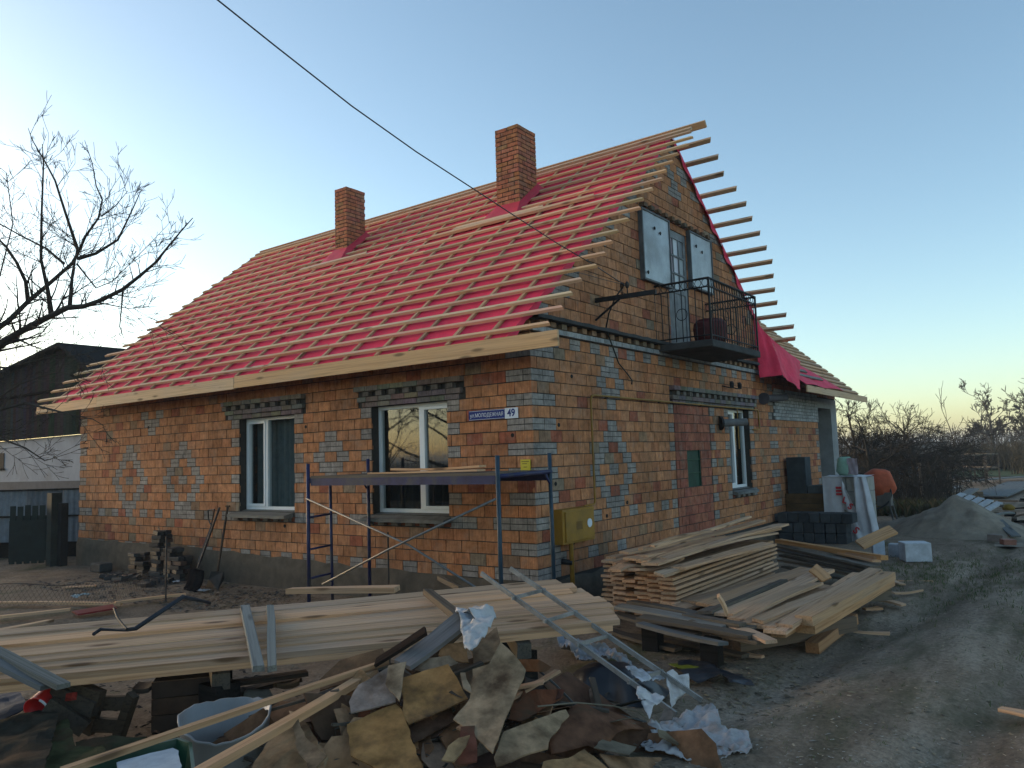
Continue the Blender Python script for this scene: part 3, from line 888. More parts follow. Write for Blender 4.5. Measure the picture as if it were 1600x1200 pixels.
dy0, dy1, dz0, dz1 = 4.03, 4.82, 3.6, 5.6
for a, b, c, d in ((dy0, dy0 + .09, dz0, dz1), (dy1 - .09, dy1, dz0, dz1), (dy0 + .09, dy1 - .09, dz1 - .14, dz1), (dy0 + .09, dy1 - .09, 4.52, 4.60), (dy0 + .09, dy1 - .09, dz0, dz0 + .1), (dy0 + .09, dy1 - .09, 4.85, 4.88), (dy0 + .09, dy1 - .09, 5.15, 5.18), (4.31, 4.335, 4.6, 5.46), (4.53, 4.555, 4.6, 5.46)):
    dl.box((-0.06, a, c), (-0.02, b, d))
door = dl.build('balcony_door', M['dirty_paint'], house, color=(0.20, 0.21, 0.22))
for a, b, c, d, col in ((4.12, 4.31, 4.6, 4.85, (.25, .24, .26)), (4.335, 4.53, 4.6, 4.85, (.24, .26, .28)), (4.555, 4.73, 4.6, 4.85, (.2, .22, .23)), (4.12, 4.31, 4.88, 5.15, (.30, .24, .27)), (4.335, 4.53, 4.88, 5.15, (.28, .27, .30)), (4.555, 4.73, 4.88, 5.15, (.2, .22, .23)), (4.12, 4.31, 5.18, 5.46, (.30, .22, .25)), (4.335, 4.53, 5.18, 5.46, (.30, .31, .33)), (4.555, 4.73, 5.18, 5.46, (.1, .11, .12))):
    mb = MB(); mb.box((-0.05, a, c), (-0.04, b, d)); mb.build('pane', M['plastic'], door, color=tuple(c * 1.7 for c in col))
y = 4.12
while y < 4.72:
    mb = MB(); mb.box((-0.05, y, 3.7), (-0.035, y + .094, 4.52)); mb.build('plank', M['dirty_paint'], door, color=tuple(random.uniform(.17, .23) for _ in range(1)) * 3); y += 0.1
mb = MB(); mb.box((-0.3, 4.0, 3.5), (-0.07, 4.85, 5.65)); mb.build('room', M['dark'], house)
# dentils over the upper openings
mb = MB(); u = 3.1; i = 0
while u < 5.85:
    piece(mb, gable3d, (1, 0, 0), u, u + 0.115, 5.70, 5.765, 0.09 if i % 2 == 0 else 0.02, tuple(c * .5 for c in random.choice(REDDISH if i % 2 else BROWN))); u += 0.125; i += 1
mb.build('lintel', M['brickwork'], house)

# --- drilled anchor holes in the brick faces
for p in [(-4.19,0,2.437),(-0.305,0,2.144),(-4.708,0,0.938),(-8.691,0,2.646)]:
    mb = MB(); mb.tube([(p[0], -0.006, p[2]), (p[0], 0.004, p[2])], .026, 8); mb.build('anchor_hole', M['dark'], house)
for p in [(0,0.919,2.9),(0,0.57,2.262),(0,1.678,1.045),(0,0.447,1.532),(0,1.18,0.919),(0,0.808,0.776),(0,2.275,1.188)]:
    mb = MB(); mb.tube([(0.007, p[1], p[2]), (-0.004, p[1], p[2])], .026, 8); mb.build('anchor_hole', M['dark'], house)

# --- balcony
mb = MB(); mb.box((0.0, 3.45, 3.44), (0.93, 5.55, 3.55))
bal = mb.build('balcony', M['dark_concrete'], house, bevel=0.01)
iron = simple('wrought_iron', (0.018, 0.018, 0.02), 0.6, 0.3, 20, metal=0.3)
def rail(p, q, r=0.012, name='rail'):
    mb = MB(); mb.tube([p, q], r, 6); return mb.build(name, iron, bal)
RT, RM, RB = 4.49, 4.36, 3.62
cor = [(0.0, 3.48), (0.9, 3.48), (0.9, 5.52), (0.0, 5.52)]
for (a, b) in zip(cor[:-1], cor[1:]):
    for z, r in ((RT, 0.018), (RM, 0.012), (RB, 0.012)): rail((a[0], a[1], z), (b[0], b[1], z), r)
    L = math.hypot(b[0] - a[0], b[1] - a[1]); n = int(L / 0.105)
    for i in range(n + 1):
        f = i / n; x = a[0] + (b[0] - a[0]) * f; y = a[1] + (b[1] - a[1]) * f
        mb = MB(); mb.bar((x, y, RB - .06), (x, y, RM), 0.011, 0.011, up=(1, 0, 0)); mb.build('baluster', iron, bal)
        if i < n:
            m = MB(); d = Vector((b[0] - a[0], b[1] - a[1], 0)).normalized(); cx = Vector((x, y, (RT + RM) / 2)) + d * (L / n / 2)
            m.tube([cx + d * (math.cos(t * PI / 6) * .05) + Vector((0, 0, math.sin(t * PI / 6) * .055)) for t in range(13)], 0.005, 4, cap=False); m.build('ring', iron, bal)
    if L > 1: 
        for f in (0.3, 0.7):
            c = Vector((0.9, a[1] + (b[1] - a[1]) * f, 3.98)); m = MB(); m.tube([c + Vector((0.012, math.cos(t * PI / 8) * .09, math.sin(t * PI / 8) * .09)) for t in range(17)], 0.006, 4, cap=False); m.build('ring', iron, bal)
    else:
        c = Vector(((a[0] + b[0]) / 2, a[1], 3.98)); m = MB(); m.tube([c + Vector((math.cos(t * PI / 8) * .09, -0.012, math.sin(t * PI / 8) * .09)) for t in range(17)], 0.006, 4, cap=False); m.build('ring', iron, bal)
for x, y in ((0.9, 3.48), (0.9, 5.52)): rail((x, y, 3.5), (x, y, RT + .01), 0.018, 'post')

# --- cable bracket, hooks, pipes on the gable
mb = MB(); mb.bar((0.0, 1.62, 4.0), (0.92, 1.62, 3.985), 0.045, 0.06)
br = mb.build('cable_bracket', iron, house)
mb = MB(); mb.tube([(0.38, 1.62, 3.97), (0.0, 1.6, 3.72)], 0.016, 6); mb.build('brace', iron, br)
for x in (0.42, 0.50):
    mb = MB(); mb.tube([(x, 1.62, 4.02), (x, 1.62, 4.14)], 0.008, 6); mb.tube([(x, 1.62, 4.10), (x, 1.62, 4.13), (x, 1.62, 4.17), (x, 1.62, 4.19)], [0.018, 0.03, 0.026, 0.01], 8); mb.build('insulator', M['rusty'], br, smooth=True)
for y in (6.1, 6.5):
    mb = MB(); mb.tube([(0.0, y, 3.06), (0.12, y + .02, 3.02), (0.16, y + .1, 3.02), (0.14, y + .13, 3.1), (0.12, y + .08, 3.13)], 0.012, 6); mb.build('wire_hook', iron, house)
    mb = MB(); mb.tube([(0.14, y + .12, 3.02), (0.14, y + .12, 3.10), (0.14, y + .12, 3.14)], [0.035, 0.045, 0.02], 8); mb.build('insulator', iron, house)
mb = MB(); mb.tube([(0.1, 8.06, 2.9), (0.16, 9.25, 2.97)], 0.075, 14); mb.tube([(0.1, 8.04, 2.9), (0.1, 8.08, 2.9)], 0.12, 14)
mb.build('vent_duct', M['dirty_paint'], house, color=(0.07, 0.065, 0.075))
mb = MB(); mb.tube([(0.02, 5.88, 2.37), (0.36, 6.25, 2.38)], 0.07, 14)
vp = mb.build('flue_pipe', M['dirty_paint'], house, color=(0.15, 0.148, 0.15))
mb = MB(); mb.tube([(0.005, 5.85, 2.37), (0.03, 5.88, 2.37)], 0.13, 14); mb.build('flange', iron, vp)

# ------------------------------------------------------------------ ground
random.seed(3)
def gh(x, y):
    """ground height"""
    h = 0.0
    d = max(0.0, min(1.0, (abs(max(-11.4 - x, x, 0)) if x > 0 or x < -11.4 else 0) / 1.0 + max(0, -y) / 1.0))
    h += 0.05 * noise.noise(Vector((x * .5, y * .5, 0))) + 0.025 * noise.noise(Vector((x * 1.9, y * 1.9, 4))) + 0.012 * noise.noise(Vector((x * 5, y * 5, 8)))
    # wheel ruts of the track that passes the gable
    if x > 1.5:
        c = 4.1 + 0.06 * y + 0.25 * math.sin(y * .3)
        for off in (-0.75, 0.75):
            h -= 0.085 * math.exp(-((x - c - off) / 0.22) ** 2)
        h += 0.05 * math.exp(-((x - c) / 0.4) ** 2)
    # rubble mound under the heap of old sheets
    q = ((x - 1.9) * .75 + (y + 4.2) * .66, -(x - 1.9) * .66 + (y + 4.2) * .75)
    h += 0.32 * math.exp(-(q[0] / 1.5) ** 2 - (q[1] / .55) ** 2)
    return h * min(1, 0.25 + d)
def axis(lo, hi, step, far, grow=1.35):
    a = []; x = lo
    while x <= hi: a.append(x); x += step
    s = step; x = hi
    while x < far[1]: s *= grow; x += s; a.append(x)
    s = step; x = lo; b = []
    while x > far[0]: s *= grow; x -= s; b.append(x)
    return b[::-1] + a
gx = axis(-15, 8, 0.11, (-1800, 1800)); gy = axis(-8.2, 18, 0.11, (-1800, 2500))
mb = MB(); mb.grid([[(x, y, gh(x, y) if (-40 < x < 40 and -30 < y < 60) else 0.0) for x in gx] for y in gy])
m, n, b = newmat('ground_soil')
vec = coords(n)
f1 = noise_t(n, vec, 0.55, 8, 0.65); f2 = noise_t(n, vec, 3.2, 8, 0.7); f3 = noise_t(n, vec, 26, 6, 0.75)
r = ramp(n, [(0.30, (0.085, 0.06, 0.043)), (0.46, (0.145, 0.107, 0.077)), (0.58, (0.185, 0.142, 0.104)), (0.75, (0.24, 0.193, 0.147))])
mxn = N(n, 'ShaderNodeMath', operation='ADD'); h1 = N(n, 'ShaderNodeMath', operation='MULTIPLY'); h1.inputs[1].default_value = 0.55; h2 = N(n, 'ShaderNodeMath', operation='MULTIPLY'); h2.inputs[1].default_value = 0.45
n.links.new(f1, h1.inputs[0]); n.links.new(f2, h2.inputs[0]); n.links.new(h1.outputs[0], mxn.inputs[0]); n.links.new(h2.outputs[0], mxn.inputs[1]); n.links.new(mxn.outputs[0], r.inputs[0])
o = r.outputs[0]
rg = ramp(n, [(0.30, 0.75), (0.5, 1.3), (0.72, 1.85)]); n.links.new(f3, rg.inputs[0]); o = mix(n, o, rg.outputs[0], 1.0)
fg = noise_t(n, coords(n, (1, 0.45, 1)), 0.8, 6, 0.7); rgr = ramp(n, [(0.54, 0.0), (0.66, 0.75)]); n.links.new(fg, rgr.inputs[0])
o = mix(n, o, (0.06, 0.07, 0.03), rgr.outputs[0], 'MIX')
geo = N(n, 'ShaderNodeNewGeometry'); sx = N(n, 'ShaderNodeSeparateXYZ'); n.links.new(geo.outputs['Position'], sx.inputs[0])
fw_ = noise_t(n, coords(n), 0.9, 5, 0.6); aw = N(n, 'ShaderNodeMath', operation='MULTIPLY_ADD'); n.links.new(fw_, aw.inputs[0]); aw.inputs[1].default_value = 2.6; n.links.new(sx.outputs['X'], aw.inputs[2])
rt = ramp(n, [(0.0, 0.0), (1.0, 0.8)]); mr = N(n, 'ShaderNodeMapRange'); mr.inputs['From Min'].default_value = 3.4; mr.inputs['From Max'].default_value = 4.8; n.links.new(aw.outputs[0], mr.inputs['Value']); n.links.new(mr.outputs[0], rt.inputs[0])
fs = noise_t(n, coords(n, (1.3, .28, 1)), 1.5, 7, 0.7); rs_ = ramp(n, [(0.34, (0.105, 0.077, 0.055)), (0.5, (0.20, 0.153, 0.113)), (0.64, (0.31, 0.247, 0.19))]); n.links.new(fs, rs_.inputs[0])
trk = mix(n, rs_.outputs[0], rg.outputs[0], 1.0)
fm = noise_t(n, coords(n, (1.3, .5, 1)), 1.1, 6, 0.7); rm_ = ramp(n, [(0.5, 0.0), (0.64, 0.7)]); n.links.new(fm, rm_.inputs[0]); trk = mix(n, trk, (0.07, 0.073, 0.036), rm_.outputs[0], 'MIX')
o = mix(n, o, trk, rt.outputs[0], 'MIX')
n.links.new(o, b.inputs['Base Color']); b.inputs['Roughness'].default_value = 0.97; b.inputs['Specular IOR Level'].default_value = 0.1
ad = N(n, 'ShaderNodeMath', operation='ADD'); n.links.new(f2, ad.inputs[0]); n.links.new(f3, ad.inputs[1]); bump(n, b, ad.outputs[0], 0.9, 0.03)
M['ground'] = m
tag(mb.build('ground', m, smooth=True, normals=False), kind='structure')
# far meadow beyond the plots
mb = MB(); mb.grid([[(x, y, 0.06 + 0.1 * noise.noise(Vector((x * .1, y * .1, 0)))) for x in range(-20, 121, 10)] for y in range(42, 203, 10)])
tag(mb.build('meadow', simple('meadow_grass', (0.055, 0.085, 0.03), 0.95, 0.5, 1.2, bmp=0.5), smooth=True), kind='structure')

# ------------------------------------------------------------------ timber
def plank(name, label, group, p0, p1, w, t, mat='pine', color=(1, 1, 1), roll=0.0, cat='plank', warp=0.012, wane=0.006, segs=8, parent=None):
    """board lying from p0 to p1 (centre line of its top face); grain along its own x axis"""
    p0, p1 = Vector(p0), Vector(p1)
    d = p1 - p0; L = d.length; x = d.normalized()
    up = Vector((0, 0, 1)); y = up.cross(x)
    if y.length < 1e-3: y = Vector((0, 1, 0))
    y.normalize(); z = x.cross(y)
    if roll: q = Matrix.Rotation(roll, 3, x); y = q @ y; z = q @ z
    mb = MB(); s = random.uniform(0, 90); rows = []
    bow = random.uniform(-warp, warp); tw = random.uniform(-1, 1) * warp * 1.5 / max(w, .05)
    e0, e1 = random.uniform(-.03, .03), random.uniform(-.03, .03)
    for i in range(segs + 1):
        a = i / segs; xx = -L / 2 + L * a; bz = bow * math.sin(PI * a) * 1.5; an = tw * (a - .5)
        wl = w / 2 + wane * noise.noise(Vector((a * 4 + s, 0, 1))); wr = w / 2 + wane * noise.noise(Vector((a * 4 + s, 5, 1)))
        ring = []
        for (yy, zz) in ((-wl, -t), (wr, -t), (wr - .003, 0), (-wl + .003, 0)):
            ex = (e0 if i == 0 else e1 if i == segs else 0) * (1 if yy > 0 else -1) * .3
            ring.append((xx + ex, yy, zz + bz + yy * an))
        rows.append(ring + [ring[0]])
    mb.grid(rows); mb.add(rows[0][:4], [(0, 1, 2, 3)]); mb.add(rows[-1][:4], [(3, 2, 1, 0)])
    me = mb.mesh(name, M[mat])
    o = bpy.data.objects.new(name, me); COL.objects.link(o)
    o.matrix_world = Matrix(((x.x, y.x, z.x, (p0.x + p1.x) / 2), (x.y, y.y, z.y, (p0.y + p1.y) / 2), (x.z, y.z, z.z, (p0.z + p1.z) / 2), (0, 0, 0, 1)))
    o.color = (*color, 1)
    if parent is None: tag(o, label, cat, group)
    else: o.parent = parent; o.matrix_parent_inverse = parent.matrix_world.inverted()
    return o
def tone(lo=.85, hi=1.08):
    k = random.uniform(lo, hi); w = random.uniform(-.03, .03)
    return (k * (1 + w), k, k * (1 - w))
def lerp(a, b, t): return Vector(a) * (1 - t) + Vector(b) * t

# --- the long pile of fresh boards in the foreground
random.seed(31)
FR, NR, FL, NL = Vector((1.461,-1.396,0.75)), Vector((2.258,-2.09,0.56)), Vector((-1.08,-5.274,0.75)), Vector((-0.436,-5.511,0.56))
FR2, NR2 = FR, NR
dirp = ((NR - NL).normalized() + (FR - FL).normalized()) / 2
nb = 8
G1 = 'fresh boards of the long pile in the foreground'
for lay_i in range(2):
    for i in range(nb):
        f = (i + .5) / nb
        a = lerp(FL, NL, f) - dirp * random.uniform(0.6, 1.6); e = lerp(FR, NR, f)
        e = e + dirp * random.uniform(-.28, .06) * (1 if lay_i == 0 else .6)
        w = (NR - FR).length / nb * 0.97
        dz = Vector((0, 0, random.uniform(-.005, .006) - 0.048 * lay_i))
        # each course is made of two boards of different length on the far side
        plank('board', ('%s fresh board from the near edge, on top of the long foreground pile' % ORD[nb - 1 - i]) if lay_i == 0 else 'fresh pine board under the top layer of the long foreground pile', G1 + (', top layer' if lay_i == 0 else ', lower layer'),
              a + dz, e + dz, w * random.uniform(.93, 1.06), 0.042, 'pine', tone(.84, 1.08), roll=0.16 + random.uniform(-.015, .015), segs=12, warp=.006)
# cross bearers under the pile
for i, t in enumerate((0.08, 0.42, 0.75)):
    a = lerp(FL, FR, .25 + t * .75); c = lerp(NL, NR, .25 + t * .75)
    dz = Vector((0, 0, -.11)); ex = (c - a).normalized() * .06
    plank('bearer', ('rough beam under the right end of the long board pile', 'rough beam under the middle of the long board pile', 'rough beam under the left part of the long board pile')[2 - i], None, a + dz - ex, c + dz + ex * .2, 0.12, 0.12, 'old_wood', cat='beam')
    for s in (.12, .85):
        q = lerp(a, c, s) + Vector((0, 0, -.23)); h = q.z - gh(q.x, q.y) + 0.03
        mb = MB(); mb.box((-.10, -.10, -h), (.10, .10, 0)); tag(mb.build('support_block', M['dark_wood'], loc=q), 'dark wooden block propping the long board pile', 'block', 'blocks under the long board pile')
# loose sticks lying across the pile
plank('batten_offcut', 'grey batten lying aslant across the long board pile', None, (-0.134,-3.887,0.775), (0.986,-4.567,0.6), .075, .04, 'grey_wood', (1, 1.02, 1.03), cat='batten', segs=4, warp=.004)
plank('batten_offcut', 'short grey batten lying straight across the long board pile', None, (0.061,-3.789,0.775), (1.064,-4.523,0.6), .06, .04, 'grey_wood', (.95, .97, .95), cat='batten', segs=4, warp=.004)
plank('grey_board', 'upper of two grey boards crossing the left corner of the pile', None, (-0.849,-5.595,0.83), (0.357,-5.47,0.62), .085, .03, 'grey_wood', (.85, .88, .9), cat='board', segs=4, warp=.004)
plank('grey_board', 'lower of two grey boards crossing the left corner of the pile', None, (-0.591,-5.681,0.8), (0.226,-5.513,0.605), .075, .03, 'grey_wood', (.8, .83, .86), cat='board', segs=4, warp=.004)
plank('stick', 'brown split stick leaning over the board pile onto the old sheets', None, (0.805,-2.778,0.8), (1.583,-3.297,0.76), .075, .05, 'old_wood', (.8, .7, .62), cat='stick', segs=4)
plank('stick', 'thin grey stick behind the board pile under the brace of the scaffold', None, (-1.025,-0.594,0.5), (-0.259,-1.1,0.5), .05, .05, 'old_wood', cat='stick', segs=4)
plank('board', 'light board end sticking out behind the far edge of the pile', None, (-1.106,-2.708,0.66), (0.002,-2.333,0.7), .14, .05, 'pine', (1, .97, .9), segs=4)
for px, lab in ((0, 'pale thin board lying on the soil behind the pile, far one'), (1, 'pale thin board lying on the soil behind the pile, near one'), (2, 'pale thin board running beside the chain link fence')):
    a, c = (((-7.668,-3.112,0.06), (-5.514,-2.099,0.06)), ((-5.967,-3.708,0.1), (-5.544,-2.758,0.1)), ((-5.585,-2.151,0.08), (-5.293,-1.285,0.08)))[px]
    plank('board', lab, None, a, c, .09, .03, 'pine', (.95, .95, .9), segs=4)
plank('board', 'short pale board end poking from under the pile at left', None, (-3.711,-4.333,0.3), (-4.011,-3.67,0.26), .12, .03, 'pine', (.9, .9, .85), segs=4)
mb = MB(); pts = [(-5.542,-2.742,0.04),(-5.55,-2.203,0.04),(-5.2,-2.328,0.04),(-5.221,-2.809,0.04)]
mb.prism(pts, (0, 0, .02)); tag(mb.build('red_plastic_sheet', M['plastic'], color=(.20, .012, .015)), 'scrap of red plastic on the soil behind the board pile', 'plastic scrap')

# dark strap with a bent hook end lying over the pile
mb = MB(); mb.tube([(-0.292,-4.99,0.745), (-0.343,-4.913,0.76), (-0.121,-4.846,0.765), (-0.005,-4.844,0.785), (-0.003,-4.68,0.86), (-0.132,-4.424,0.92), (-0.544,-4.027,0.8), (-0.783,-3.782,0.72)], [.012, .013, .014, .016, .018, .018, .013, .012], 6)
tag(mb.build('hand_tool', M['dirty_paint'], color=(.02, .024, .034), smooth=True), 'dark bent steel tool lying on the far side of the board pile', 'tool')
mb = MB(); mb.tube([(-0.523,-4.733,0.86), (-0.31,-4.813,0.82), (-0.068,-4.874,0.78)], .009, 6)
tag(mb.build('wire', M['dirty_paint'], color=(.02, .02, .02)), 'thin curved black wire standing up beside the bent tool', 'wire')

# --- neat tall stack by the gable
random.seed(41)
SX0, SX1, SY0, SY1, ST = 0.72, 1.86, -0.30, 2.95, 0.66
labels = ('sawn board in the front end rows of the tall stack by the gable', 'boards of the tall stack by the gable')
L = 11
for r in range(L):
    z = ST - r * 0.052
    n = 6; w = (SX1 - SX0) / n
    for i in range(n):
        x = SX1 - (i + .5) * w + random.uniform(-.01, .01)
        y0 = SY0 + (SX1 - x) * .52 + random.uniform(-.05, .05); y1 = SY1 + random.uniform(-.12, .08)
        if i > 0 and random.random() < .15: continue
        plank('board', ('outermost board on the track side in the %s layer of the tall stack' % ORD[r]) if i == 0 else 'inner board in the %s layer from the top of the tall stack' % ORD[r], labels[1], (x, y0, z + random.uniform(-.004, .004)), (x, y1, z + random.uniform(-.004, .004)), w * random.uniform(.86, .97), 0.028, 'pine', tone(.72, .98), segs=6, warp=.007)
# ragged boards thrown on top of the stack
raw = [((1.445,-0.179,0.8), (1.816,3.368,0.84), .2), ((1.29,-0.24,0.84), (1.583,3.222,0.9), .12), ((1.412,-0.331,0.79), (1.759,3.208,0.8), .22), ((1.667,-0.404,0.76), (1.843,2.814,0.77), .2), ((1.536,-0.331,0.77), (1.616,1.918,0.8), .14),
       ((1.058,-0.109,0.76), (1.379,2.098,0.84), .14), ((1.259,-0.335,0.73), (1.569,1.03,0.76), .16), ((1.521,-0.476,0.71), (1.613,0.4,0.74), .14), ((1.317,-0.51,0.69), (1.428,-0.157,0.69), .2), ((1.712,-0.126,0.78), (1.843,3.089,0.83), .1),
       ((1.669,-0.317,0.93), (1.551,2.866,0.98), .06), ((1.569,-0.408,0.91), (1.721,1.07,0.96), .05), ((1.909,-0.249,0.715), (1.985,2.248,0.7), .16), ((1.847,-0.563,0.69), (1.915,0.742,0.7), .12)]
raw_l = ['wide ragged board on top of the tall stack, reaching furthest right', 'narrow board at the very top of the tall stack', 'wide pale board just under the top of the tall stack']
for i, (a, c, w) in enumerate(raw):
    plank('rough_board', raw_l[i] if i < 3 else ('ragged waney board on the tall stack, %s of the loose ones from the wall side' % ORD[i - 3]), None if i < 3 else 'loose waney boards on the tall stack', a, c, w, .024, 'pine', tone(.7, .98), roll=random.uniform(-.08, .1), segs=8, warp=.03, wane=.02)
# bearers under the stack
for y in (0.3, 1.4, 2.6):
    plank('bearer', 'dark beam carrying the tall board stack', 'beams under the tall board stack', (SX0 - .05, y + .3, .105), (SX1 + .05, y, .105), .12, .12, 'old_wood', cat='beam')

# --- low flat pile between the stack and the track
random.seed(43)
lowA = [((1.703,-0.731,0.3), (2.913,-1.018,0.3), .13), ((1.265,-0.384,0.31), (2.589,-0.842,0.31), .14), ((1.318,-0.199,0.33), (2.356,-0.566,0.33), .12), ((1.77,-0.865,0.27), (2.747,-1.25,0.27), .12), ((1.237,-0.408,0.24), (2.382,-0.937,0.24), .12), ((2.249,-0.762,0.32), (2.851,-0.758,0.32), .09), ((2.118,-0.609,0.34), (2.751,-0.799,0.34), .1), ((2.51,-0.644,0.3), (3.097,-1.082,0.29), .12), ((2.3,-0.739,0.28), (3.014,-1.079,0.27), .1)]
for i, (a, c, w) in enumerate(lowA):
    plank('weathered_board', ('greyish board in the low spread before the tall stack, %s from the stack' % ORD[(2, 1, 0, 6, 3, 7, 4, 8, 5)[::1].index(i) if True else 0]), 'low spread of boards before the tall stack', a, c, w, .03, random.choice(['old_wood', 'old_wood', 'pine', 'grey_wood']), tone(.75, 1.15), roll=random.uniform(-.1, .1), segs=5)
lowB = [((1.921,-0.088,0.36), (2.246,2.234,0.36), .2), ((2.215,-0.296,0.38), (2.457,2.316,0.4), .22), ((2.474,-0.543,0.36), (2.721,2.045,0.45), .2), ((2.624,-0.616,0.34), (2.812,1.298,0.4), .18), ((2.783,-0.728,0.33), (2.92,1.522,0.34), .2), ((2.923,-0.72,0.32), (2.997,2.054,0.34), .2), ((2.303,-0.586,0.37), (2.408,1.36,0.4), .16), ((1.909,-0.297,0.33), (2.2,1.763,0.33), .16), ((2.852,-0.672,0.36), (3.029,0.857,0.38), .12), ((3.037,-0.81,0.31), (2.982,2.592,0.34), .2), ((3.074,-0.66,0.34), (3.102,2.826,0.37), .16)]
for i, (a, c, w) in enumerate(lowB):
    plank('rough_board', ('rough board in the low fanned pile, %s from the tall stack' % ORD[i]), 'low fanned pile of boards beside the track', a, c, w, .03, random.choice(['pine', 'pine', 'pine', 'old_wood']), tone(.75, 1.0), roll=random.uniform(-.12, .12), segs=6, wane=.02, warp=.02)
plank('board', 'short pale plank standing aslant on the low fanned pile', None, (2.529,-0.745,0.56), (2.592,-0.713,0.4), .1, .025, 'pine', (.95, .93, .88), segs=3, roll=.2)
plank('board', 'tilted plank with a triangular cut end on the fanned pile', None, (2.7,1.607,0.52), (2.858,1.564,0.4), .14, .025, 'pine', (.95, .9, .8), segs=3, roll=.5)
# beams along the outer edge
plank('beam', 'squared pale beam on the outer edge of the low pile', None, (3.16,-0.381,0.37), (3.309,2.512,0.385), .16, .085, 'pine', (.92, .88, .78), cat='beam', warp=.003)
plank('beam', 'squared beam lying under the outer pale beam', None, (3.146,-0.293,0.285), (3.267,2.623,0.3), .17, .09, 'pine', (.82, .75, .62), cat='beam', warp=.003)
plank('beam', 'beam just inside the outer pale beam of the low pile', None, (2.989,-0.578,0.3), (3.053,2.491,0.32), .13, .1, 'pine', (.8, .76, .68), cat='beam', warp=.004)
plank('bearer', 'brown crosspiece under the near end of the outer beams', None, (2.614,-0.615,0.19), (3.301,0.712,0.19), .12, .14, 'old_wood', (1.1, .9, .75), cat='beam', segs=3)
plank('bearer', 'crosspiece under the far end of the outer beams', None, (2.465,1.365,0.19), (3.266,2.552,0.19), .14, .14, 'old_wood', (1.2, 1.1, .95), cat='beam', segs=3)
plank('beam', 'orange brown timber end propping the outer beams', None, (3.117,-0.039,0.06), (3.233,0.994,0.16), .13, .10, 'pine', (.75, .62, .48), cat='beam', segs=3)
# pallets under the spread
for i, (px, lab) in enumerate(((1, 'dark pallet block under the left of the low spread'), (2, 'dark pallet block under the right of the low spread'))):
    q = Vector(((1.863,-0.799,0.1), (2.511,-0.947,0.1))[i]); mb = MB(); mb.box((-.08, -.07, -.13), (.08, .07, .12)); tag(mb.build('pallet_block', M['dark_wood'], loc=q), lab, 'pallet block')
plank('weathered_board', 'grey plank on the soil below the low spread', None, (1.406,-0.529,0.06), (2.726,-0.699,0.05), .12, .03, 'old_wood', (.7, .7, .7), segs=5)
plank('weathered_board', 'second grey plank on the soil below the low spread', None, (1.016,-0.435,0.1), (2.144,-0.844,0.07), .12, .03, 'old_wood', (.75, .72, .7), segs=5)
# --- criss-cross pile further back
random.seed(47)
backp = [((1.377,4.503,0.5), (3.1,3.384,0.46), .13), ((1.608,4.5,0.47), (3.022,3.384,0.44), .14), ((1.435,4.367,0.42), (3.051,2.969,0.38), .12), ((1.477,4.226,0.38), (2.994,3.042,0.32), .12), ((1.545,4.119,0.32), (2.863,3.106,0.28), .12), ((1.559,4.004,0.26), (2.698,3.299,0.22), .13), ((1.99,4.204,0.45), (3.023,3.295,0.41), .12), ((1.84,4.018,0.4), (2.811,3.182,0.34), .1), ((1.623,3.933,0.18), (2.573,3.463,0.14), .13), ((2.348,3.767,0.38), (3.006,3.422,0.32), .12)]
for i, (a, c, w) in enumerate(backp):
    plank('weathered_board', 'thick yellow beam on top of the messy pile by the grey blocks' if i == 0 else 'board in the messy pile by the grey blocks, %s below the yellow beam' % ORD[i - 1], None if i == 0 else 'messy board pile by the grey blocks', a, c, w, .06 if i == 0 else .03, 'pine' if i in (0, 1, 6) else 'old_wood', (.9, .75, .5) if i == 0 else tone(.7, 1.2), roll=random.uniform(-.15, .15), segs=5)
plank('board', 'pale plank leaning up against the white wrapped pallet', None, (2.451,4.915,0.42), (2.852,5.333,0.62), .2, .035, 'pine', (.85, .8, .68), segs=3, roll=.5)
# offcuts on the soil
for i, (a, c, w, lab) in enumerate((((3.3,0.797,0.03), (3.613,0.866,0.03), .05, 'thin pale strip lying alone on the track'), ((3.007,4.122,0.05), (3.479,4.358,0.03), .05, 'thin strip at the far end of the beams'), ((3.234,3.044,0.06), (3.493,3.44,0.05), .05, 'short pale strip pointing out of the beam ends'), ((3.186,2.549,0.05), (3.472,2.388,0.04), .1, 'pale offcut lying flat beside the beam ends'), ((3.148,1.909,0.05), (3.285,2.062,0.05), .09, 'small offcut against the crosspiece'), ((2.967,4.054,0.1), (3.208,3.8,0.05), .09, 'offcut leaning on the far beam end'), ((4.713,-1.193,0.03), (5.005,-1.286,0.03), .1, 'pale broken plank at the right edge of the track'), ((2.695,-0.616,0.04), (2.858,-0.631,0.04), .07, 'small splinter of wood in front of the low pile'), ((-8.149,-1.679,0.03), (-7.834,-1.324,0.03), .1, 'pale offcut lying on the soil left of the brick heap'))):
    plank('offcut', lab, None, a, c, w, .022, 'pine', tone(.85, 1.0), cat='offcut', segs=3)

